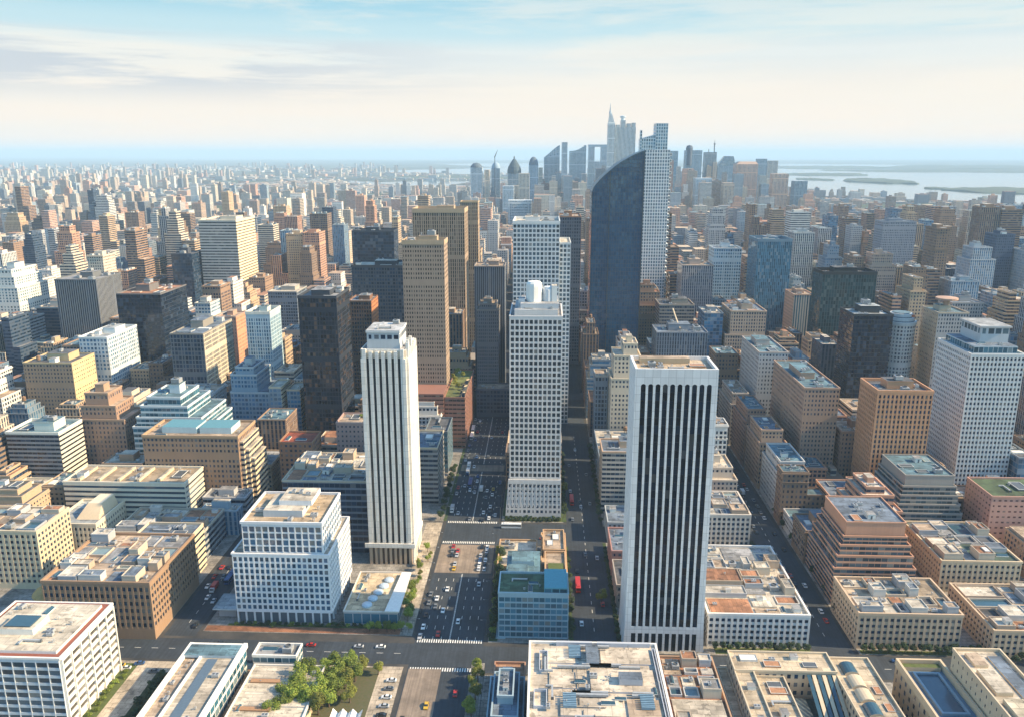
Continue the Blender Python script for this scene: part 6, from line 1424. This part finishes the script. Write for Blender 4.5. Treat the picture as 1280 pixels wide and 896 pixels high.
LEAF = leaf_mat('leaves', (.095, .16, .02), (.27, .31, .045)); LEAFY = leaf_mat('yellow_leaves', (.13, .16, .02), (.29, .28, .05)); LEAFD = leaf_mat('dark_leaves', (.018, .045, .018), (.05, .085, .025))
BARK = plain('bark', (.09, .06, .04), .9, 0, .3)
def crown_mesh(name, seed, rx, rz, zc, n, leaf, mat, lobes=6):
    rng = random.Random(seed); m = MB()
    L = [(0, 0, zc, rx*.72, rz*.8)]
    for i in range(lobes):
        a = rng.uniform(0, 6.28); d = rx*rng.uniform(.35, .62); L.append((d*math.cos(a), d*math.sin(a), zc+rng.uniform(-.45, .5)*rz, rx*rng.uniform(.34, .52), rz*rng.uniform(.34, .55)))
    for i in range(n):
        cx, cy_, cz, r, q = rng.choice(L)
        while True:
            p = Vector((rng.uniform(-1, 1), rng.uniform(-1, 1), rng.uniform(-1, 1)))
            if .05 < p.length < 1: break
        p = p.normalized()*rng.uniform(.62, 1.04)
        c = Vector((cx+p.x*r, cy_+p.y*r, max(.15, cz+p.z*q)))
        nrm = (p + Vector((rng.uniform(-.7, .7), rng.uniform(-.7, .7), rng.uniform(-.2, .9)))).normalized()
        u = nrm.orthogonal().normalized(); v = nrm.cross(u); a = rng.uniform(0, 6.28); u, v = u*math.cos(a)+v*math.sin(a), v*math.cos(a)-u*math.sin(a); s = leaf*rng.uniform(.6, 1.3)
        m.face([tuple(c-u*s), tuple(c-v*s*.6+u*.1*s), tuple(c+u*s), tuple(c+v*s*.6)], mat)
    return m.mesh(name)
def trunk_mesh(h, r, spread):
    m = MB(); m.lathe(0, 0, [(r*1.5, 0), (r, h*.15), (r*.75, h*.6), (r*.45, h)], 8, BARK, cap=False)
    for k in range(5):
        a = k*1.257+.4; dx, dy = math.cos(a), math.sin(a); b = Vector((0, 0, h*(.5+.08*k))); e = Vector((dx*spread*.55, dy*spread*.55, h*(1.0+.12*k))); rr = r*.4
        side = Vector((-dy, dx, 0))*rr; up = Vector((0, 0, rr))
        for s, t in ((side, up), (up, -side), (-side, -up), (-up, side)): m.face([tuple(b+s), tuple(b+t), tuple(e+t*.3), tuple(e+s*.3)], BARK)
    return m.mesh('trunk')
TRK = [trunk_mesh(5.5, .32, 4), trunk_mesh(4, .22, 2.6)]
CROWN = {'tree': [crown_mesh('crown', 20+i, 4.6, 4.0, 7.2, 2300, .33, LEAF) for i in range(4)],
         'yellow': [crown_mesh('crown', 40+i, 4.2, 3.8, 6.8, 2000, .33, LEAFY) for i in range(3)],
         'dark': [crown_mesh('crown', 60+i, 3.6, 3.4, 5.8, 900, .45, LEAFD) for i in range(3)],
         'shrub': [crown_mesh('foliage', 80+i, 1.6, 1.1, 1.1, 320, .26, LEAF, 4) for i in range(3)],
         'dshrub': [crown_mesh('foliage', 90+i, 1.6, 1.2, 1.1, 300, .28, LEAFD, 4) for i in range(3)]}
vr = random.Random(21); ORD = 'first second third fourth fifth sixth seventh eighth ninth tenth eleventh twelfth thirteenth fourteenth fifteenth sixteenth seventeenth eighteenth nineteenth twentieth'.split()
def ordinal(i):
    if i < 20: return ORD[i]
    tens = ['', '', 'twenty', 'thirty', 'forty', 'fifty', 'sixty', 'seventy', 'eighty', 'ninety']; t, u = divmod(i+1, 10)
    return (tens[t]+'-'+ORD[u-1]) if u else tens[t][:-1]+'ieth'
def tree(kind, x, y, s, label, group, z=.18):
    r = empty('tree', (x, y, z), label, 'tree', group)
    c = child('crown', vr.choice(CROWN[kind]), r, (0, 0, 0), vr.uniform(0, 6.28), (s*vr.uniform(.9, 1.1), s*vr.uniform(.9, 1.1), s*vr.uniform(.9, 1.15)))
    child('trunk', TRK[0 if kind != 'dark' else 1], r, (0, 0, 0), vr.uniform(0, 6.28), (s, s, s)); return r
def shrub(kind, x, y, s, label, group, z=.18):
    o = bpy.data.objects.new('shrub', vr.choice(CROWN[kind])); COL.objects.link(o); o.location = (x, y, z); o.rotation_euler = (0, 0, vr.uniform(0, 6.28)); o.scale = (s, s, s*vr.uniform(.8, 1.2)); return tag(o, label, 'shrub', group)
PARK = [(-103, 281), (-99, 285), (-94, 283), (-89, 281), (-104, 288), (-97, 291), (-91, 288), (-86, 286), (-101, 295), (-95, 298), (-89, 295), (-99, 303), (-93, 305), (-87, 302), (-83, 308), (-82, 298), (-79, 303), (-77, 309), (-106, 276), (-84, 291), (-89, 310), (-78, 289)]
for i, (x, y) in enumerate(sorted(PARK, key=lambda p: p[1])):
    tree('yellow' if i % 6 == 2 else 'tree', x, y, vr.uniform(.8, 1.12), f"leafy park tree, {ordinal(i)} counting from the bottom of the corner park", 'trees of the corner park')
tree('yellow', -70, 308, .62, 'small round lone tree at the corner park path', 'trees of the corner park')
for i, (x, y) in enumerate([(-28, 286), (-26.5, 293), (-28, 299), (-26.3, 305), (-27.5, 311), (-27, 280)]):
    tree('yellow' if i < 4 else 'tree', x, y, vr.uniform(.6, .8), f"golden green median tree, {ordinal(i)} along the strip beside the salmon roofed hut", 'median trees')
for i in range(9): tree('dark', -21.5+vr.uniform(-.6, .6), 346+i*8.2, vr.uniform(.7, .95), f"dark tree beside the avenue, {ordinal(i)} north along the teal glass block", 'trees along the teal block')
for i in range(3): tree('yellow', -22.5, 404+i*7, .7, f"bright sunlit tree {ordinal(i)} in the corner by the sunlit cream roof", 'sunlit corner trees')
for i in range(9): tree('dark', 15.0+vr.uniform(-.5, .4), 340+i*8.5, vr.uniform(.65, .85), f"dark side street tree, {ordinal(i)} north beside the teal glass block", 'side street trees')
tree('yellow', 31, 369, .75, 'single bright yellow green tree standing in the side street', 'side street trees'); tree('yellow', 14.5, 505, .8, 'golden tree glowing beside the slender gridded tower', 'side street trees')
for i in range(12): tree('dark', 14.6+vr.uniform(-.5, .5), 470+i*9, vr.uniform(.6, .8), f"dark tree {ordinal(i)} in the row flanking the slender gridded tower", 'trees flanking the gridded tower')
for i in range(15): tree('dark', 121.5 if i % 2 else 146.5, 345+i*9.5, vr.uniform(.55, .75), f"eastern street tree, {ordinal(i)} counting up from the lower crossing", 'eastern street trees')
for i in range(13): tree('dark', 80+i*3.4, 331, vr.uniform(.5, .62), f"hedge row tree, {ordinal(i)} along the foot of the white gridded long block", 'trees at the white long block')
for i in range(15): tree('dark', 147+i*3.7, 332.2, vr.uniform(.5, .62), f"hedge row tree, {ordinal(i)} along the foot of the brown courtyard block", 'trees at the brown courtyard block')
for i in range(10): tree('dark', 207+i*4, 326 if i % 2 else 328.5, vr.uniform(.5, .65), f"dark street tree, {ordinal(i)} along the far eastern corner block", 'trees at the eastern corner')
for i in range(10): tree('dark', -61.5+vr.uniform(-.5, .5), 464+i*9, vr.uniform(.6, .8), f"western avenue tree, {ordinal(i)} north past the cream striped tower", 'western avenue trees')
for i in range(7): tree('yellow' if i % 2 else 'tree', -64+vr.uniform(-3, 2.5), 388+i*5.5, vr.uniform(.35, .5), f"small plaza tree, {ordinal(i)} in the planting before the cream striped tower", 'plaza trees')
for i in range(26): shrub('dshrub' if i % 3 else 'shrub', -146+i*3.0, 344+vr.uniform(-.7, .7), vr.uniform(.8, 1.2), f"low shrub, {ordinal(i)} from the west end of the colonnade bed", 'shrubs before the colonnade')
for i in range(24): shrub('dshrub', -21+(i % 12)*2.9, 463.8+(i//12)*2.4, vr.uniform(.9, 1.2), f"dark shrub, {ordinal(i)} in the bed at the slender gridded tower foot", 'shrubs at the gridded tower foot')
for i in range(10): shrub('shrub', -70.5+vr.uniform(-1.5, 1.5), 346+i*3.6, vr.uniform(.9, 1.3), f"terrace shrub, {ordinal(i)} north along the long white canopy", 'shrubs by the canopy')
for i in range(14): shrub('shrub', -180.6+vr.uniform(-1.2, 1.2), 262+i*3.6, vr.uniform(.8, 1.2), f"planter shrub, {ordinal(i)} along the flank of the white office block", 'planter shrubs')
for i in range(18): shrub('dshrub', -162.5+vr.uniform(-2.4, 2.4), 240+i*3.7, vr.uniform(1.2, 1.8), f"dark bed shrub, {ordinal(i)} in the long hedge bed beside the promenade", 'hedge bed shrubs')
for i in range(7): tree('yellow', -70+vr.uniform(-3, 5), 616+i*8, .55, f"roof garden tree, {ordinal(i)} on the terraces of the red brown podium", 'roof garden trees', 40.1)
for i in range(4): shrub('shrub', -124+i*2.6, 530, 1.2, f"roof shrub, {ordinal(i)} on the small dusty pink block", 'roof shrubs', 44.1)

for i in range(20): shrub('shrub' if i % 2 else 'dshrub', -22.6+vr.uniform(-.8, .8), 337+i*4.6, vr.uniform(1.1, 1.7), f"avenue strip shrub, {ordinal(i)} north along the teal glass block", 'shrubs along the teal block')
for i in range(18): shrub('dshrub', 37.1, 333+i*5.6, vr.uniform(.9, 1.3), f"side street shrub, {ordinal(i)} north below the tall banded tower", 'shrubs below the banded tower')
for i in range(16): tree('dark', 36.9, 462+i*8.5, vr.uniform(.5, .7), f"side street tree, {ordinal(i)} north opposite the slender gridded tower", 'trees opposite the gridded tower')
for i in range(7): tree('tree', -66+vr.uniform(-2.5, 4), 350+i*5.2, vr.uniform(.5, .7), f"young green plaza tree, {ordinal(i)} north beside the white canopy", 'trees by the canopy')
for i in range(6): tree('tree', -80+i*3.6+vr.uniform(-.6, .6), 341+vr.uniform(-.6, .4), vr.uniform(.4, .55), f"small tree, {ordinal(i)} along the brick path below the white canopy", 'trees on the brick path')

# a white tent-like sculpture shelter on the lawn
def shelter():
    r = empty('park_shelter', (-76, 270, .19), 'white folded canopy shelter on legs beside the corner park lawn', 'shelter'); wm = plain('canopy_white', (.72, .70, .65), .6)
    m = MB()
    for k in range(3):
        x = -82+k*4
        m.face([(x, 262, 5.4), (x+2, 262, 3.6), (x+2, 278, 3.6), (x, 278, 5.8)], wm); m.face([(x+2, 262, 3.6), (x+4, 262, 5.4), (x+4, 278, 5.8), (x+2, 278, 3.6)], wm)
        m.face([(x, 278, 5.55), (x+2, 278, 3.35), (x+2, 262, 3.35), (x, 262, 5.15)], wm); m.face([(x+2, 278, 3.35), (x+4, 278, 5.55), (x+4, 262, 5.15), (x+2, 262, 3.35)], wm)
    m.build('canopy', r)
    for x in (-80, -76, -72):
        for y in (262.5, 277.5): m = MB(); m.box(x-.15, x+.15, y-.15, y+.15, .2, 3.4, wm); m.build('leg', r)
shelter()

# ------------------------------------------------------------------ traffic
PAINTS = {n: plain(n+'_car_paint', c, .3, .1) for n, c in dict(white=(.72, .72, .70), red=(.42, .03, .025), black=(.02, .02, .022), silver=(.42, .43, .44), blue=(.04, .10, .24), yellow=(.62, .38, .04), grey=(.16, .17, .18)).items()}
TYRE = plain('tyre_rubber', (.02, .02, .02), .9); CGLASS = plain('car_glass', (.02, .03, .04), .08)
def profile(pts, w, mat, taper=0.0):
    """side outline (y, z) carried across the car's width"""
    m = MB(); n = len(pts)
    for i in range(n):
        (a, b), (c, d) = pts[i], pts[(i+1) % n]
        wa, wb = w-taper*max(0, b-.8), w-taper*max(0, d-.8)
        m.face([(-wa, a, b), (wa, a, b), (wb, c, d), (-wb, c, d)], mat)
    m.face([(w-taper*max(0, p[1]-.8), p[0], p[1]) for p in reversed(pts)], mat); m.face([(-(w-taper*max(0, p[1]-.8)), p[0], p[1]) for p in pts], mat)
    return m
def wheel_mesh(r, w):
    m = MB(); n = 14; 
    for s in (-1, 1):
        pts = [(s*w/2, r*math.cos(2*math.pi*i/n), r*math.sin(2*math.pi*i/n)) for i in range(n)]; m.face(pts if s > 0 else pts[::-1], TYRE)
        hub = [(s*(w/2+.01), r*.55*math.cos(2*math.pi*i/n), r*.55*math.sin(2*math.pi*i/n)) for i in range(n)]; m.face(hub if s > 0 else hub[::-1], STEEL)
    for i in range(n):
        a, b = 2*math.pi*i/n, 2*math.pi*(i+1)/n
        m.face([(-w/2, r*math.cos(b), r*math.sin(b)), (w/2, r*math.cos(b), r*math.sin(b)), (w/2, r*math.cos(a), r*math.sin(a)), (-w/2, r*math.cos(a), r*math.sin(a))], TYRE, None, True)
    return m.mesh('wheel')
WHEEL, BWHEEL = wheel_mesh(.34, .24), wheel_mesh(.48, .3)
CARB = {n: profile([(-2.2, .3), (-2.25, .62), (-2.1, .86), (-1.55, .93), (1.0, .95), (2.05, .80), (2.25, .60), (2.2, .3)], .90, p).mesh('body') for n, p in PAINTS.items()}
CARW = profile([(-1.75, .935), (-1.05, 1.40), (.35, 1.40), (1.1, .955)], .80, CGLASS, .18).mesh('windows')
CARR = {n: profile([(-1.0, 1.405), (-.95, 1.47), (.28, 1.47), (.34, 1.405)], .80, p, .18).mesh('car_roof') for n, p in PAINTS.items()}
BOX = {n: (lambda m: (m.box(-1.2, 1.2, -3.6, 1.6, .85, 3.3, p, p, bottom=True), m.mesh('cargo_box'))[1])(MB()) for n, p in PAINTS.items()}
CAB = {n: profile([(1.7, .5), (1.7, 2.3), (2.9, 2.3), (3.5, 1.5), (3.6, .5)], 1.1, p).mesh('cab') for n, p in PAINTS.items()}
CABG = profile([(2.93, 2.2), (2.98, 2.22), (3.48, 1.56), (3.43, 1.54)], .98, CGLASS).mesh('windscreen')
BUSB = {n: (lambda m: (m.box(-1.25, 1.25, -6, 6, .35, 1.5, p, p, bottom=True), m.box(-1.25, 1.25, -6, 6, 2.5, 3.1, p, p, bottom=True), m.box(-.8, .8, -4.5, -1.5, 3.11, 3.4, p), m.mesh('body'))[2+1])(MB()) for n, p in PAINTS.items()}
BUSW = (lambda m: (m.box(-1.2, 1.2, -5.95, 5.95, 1.51, 2.49, CGLASS), m.mesh('windows'))[1])(MB())
CARS = []
def car(kind, colr, x, y, rz, where, detail, z=.06):
    r = empty({'car': 'car', 'truck': 'delivery_truck', 'bus': 'bus'}[kind], (x, y, z), None, {'car': 'car', 'truck': 'truck', 'bus': 'bus'}[kind], 'traffic in the streets'); r.rotation_euler = (0, 0, rz)
    if kind == 'car':
        child('body', CARB[colr], r, (0, 0, 0)); child('windows', CARW, r, (0, 0, 0)); child('car_roof', CARR[colr], r, (0, 0, 0)); W = [(sx*.82, sy, .34) for sx in (-1, 1) for sy in (-1.35, 1.4)]; wm = WHEEL
    elif kind == 'truck':
        child('cargo_box', BOX[colr], r, (0, 0, 0)); child('cab', CAB[vr.choice(['white', 'white', 'red', 'blue'])], r, (0, 0, 0)); child('windscreen', CABG, r, (0, 0, 0)); W = [(sx*1.0, sy, .48) for sx in (-1, 1) for sy in (-2.4, 2.5)]; wm = BWHEEL
    else:
        child('body', BUSB[colr], r, (0, 0, 0)); child('windows', BUSW, r, (0, 0, 0)); W = [(sx*1.08, sy, .48) for sx in (-1, 1) for sy in (-3.6, 3.8)]; wm = BWHEEL
    if detail:
        for w in W: child('wheel', wm, r, w)
    CARS.append((kind, colr, where, x, y, r))
cr_ = random.Random(31)
def pick(): return cr_.choices(['white', 'red', 'black', 'silver', 'blue', 'yellow', 'grey'], [9, 3, 5, 5, 1.2, .8, 4])[0]
def fill_lane(x, y0, y1, p, where, rz, axis='y'):
    y = y0+cr_.uniform(0, 5)
    while y < y1:
        if cr_.random() < p*1.3:
            k = cr_.choices(['car', 'truck', 'bus'], [12, 1.6, .9])[0]; c = pick() if k == 'car' else cr_.choice(['white', 'white', 'red', 'silver', 'blue']); j = cr_.uniform(-.35, .35)
            if axis == 'y': car(k, c, x+j, y, rz, where, y < 560)
            else: car(k, c, y, x+j, rz, where, True)
            y += {'car': 7.5, 'truck': 11, 'bus': 16}[k]+cr_.uniform(0, 4)
        else: y += cr_.uniform(7, 15)
for x, p in ((-55.8, .42), (-52, .38), (-48, .34), (-44.2, .34)): fill_lane(x, 337, 394, p, 'on the avenue beside the colonnaded block', math.pi); fill_lane(x, 462, 660, p*.75, 'on the avenue beyond the wide crossing', math.pi)
for x, p in ((-39.8, .2), (-36, .3), (-32, .2), (-28.2, .25)): fill_lane(x, 337, 394, p*.7, 'on the avenue beside the colonnaded block', 0); fill_lane(x, 462, 660, p*.9, 'on the avenue beyond the wide crossing', 0)
for x in (-50, -47, -33.5, -30.5):
    for k in range(6):
        if cr_.random() < .85: car('car', pick(), x, 402+k*5.1, 0 if x > -40 else math.pi, 'queued on the sunlit brown paving of the avenue', True, .08)
fill_lane(-55, 250, 312, .35, 'on the brown paved lanes by the corner park', math.pi); fill_lane(-46, 250, 312, .5, 'on the brown paved lanes by the corner park', math.pi); fill_lane(-35, 250, 312, .22, 'on the avenue beside the median trees', 0)
for x in (20, 25.5, 31.5): fill_lane(x, 335, 425, .22, 'in the side street east of the teal block', 0); fill_lane(x, 462, 600, .2, 'in the side street by the slender gridded tower', 0)
for x in (-174, -169.5, -165): fill_lane(x, 340, 560, .4, 'in the western street past the brown gridded block', math.pi)
for x in (129, 134, 139): fill_lane(x, 335, 560, .25, 'in the eastern street', 0)
for yy in (320, 328): fill_lane(yy, -170, -66, .2, 'on the cross street before the colonnaded block', math.pi/2 if yy > 324 else -math.pi/2, 'x'); fill_lane(yy-2, 150, 300, .2, 'on the cross street before the brown courtyard block', math.pi/2, 'x')
for yy in (439, 447, 454): fill_lane(yy, -22, 12, .25, 'on the wide crossing before the slender gridded tower', -math.pi/2, 'x')
for k in range(7): car('car', pick(), -63.5, 270+k*5.6, math.pi/2, 'parked in the bay beside the corner park', True, .2)
for k in range(4): car('car', pick(), -186+cr_.uniform(0, 18), 306+k*1.8, math.pi/2+.2, 'on the pale forecourt behind the white office block', True, .16)
def label_cars():
    d = {}
    for c in CARS: d.setdefault(c[:3], []).append(c)
    for (k, c, w), L in d.items():
        L.sort(key=lambda t: (t[4], t[3]))
        nm = {'car': 'car', 'truck': 'delivery truck', 'bus': 'bus'}[k]
        for i, t in enumerate(L): t[5]['label'] = f"{c} {nm} {w}" if len(L) == 1 else f"{ordinal(i)} {c} {nm} {w}"
label_cars()

# street lamps along the avenue
def lamps():
    m = MB(); m.lathe(0, 0, [(.16, 0), (.11, .6), (.07, 8)], 8, DSTEEL); pole = m.mesh('pole'); m = MB(); m.box(0, 2.4, -.05, .05, 7.9, 8.02, DSTEEL); arm = m.mesh('arm'); m = MB(); m.box(1.8, 2.7, -.16, .16, 7.76, 7.9, STEEL); head = m.mesh('lamp_head')
    i = {-59.0: 0, -25.0: 0}
    for x in i:
        for y in list(range(340, 432, 18)) + list(range(466, 600, 18)):
            r = empty('street_lamp', (x, y, .15), f"slim dark street lamp, {ordinal(i[x])} north along the {'plaza' if x < -40 else 'teal block'} kerb of the avenue", 'street lamp', 'street lamps along the avenue'); i[x] += 1; rz = 0 if x < -40 else math.pi
            child('pole', pole, r, (0, 0, 0)); child('arm', arm, r, (0, 0, 0), rz); child('lamp_head', head, r, (0, 0, 0), rz)
lamps()
# ------------------------------------------------------------------ the air
def haze():
    m = bpy.data.materials.new('haze'); m.use_nodes = True; nt = m.node_tree; nt.nodes.clear()
    o = nt.nodes.new('ShaderNodeOutputMaterial'); v = nt.nodes.new('ShaderNodeVolumePrincipled')
    v.inputs['Color'].default_value = (.55, .75, .92, 1); v.inputs['Density'].default_value = HAZE_DENSITY; v.inputs['Anisotropy'].default_value = 0.0
    nt.links.new(v.outputs[0], o.inputs['Volume'])
    mb = MB(); x, y0, y1, z0, z1 = 95000, -4000, 96000, -1.0, 380.0
    P = [(-x, y0, z0), (x, y0, z0), (x, y1, z0), (-x, y1, z0), (-x, y0, z1), (x, y0, z1), (x, y1, z1), (-x, y1, z1)]
    for f in ((0, 1, 5, 4), (1, 2, 6, 5), (2, 3, 7, 6), (3, 0, 4, 7), (4, 5, 6, 7), (3, 2, 1, 0)): mb.face([P[i] for i in f], m)
    ob = mb.build('haze'); tag(ob, 'pale blue haze lying over the whole city', 'haze', kind='stuff')
HAZE_DENSITY = 7.0e-5
haze()
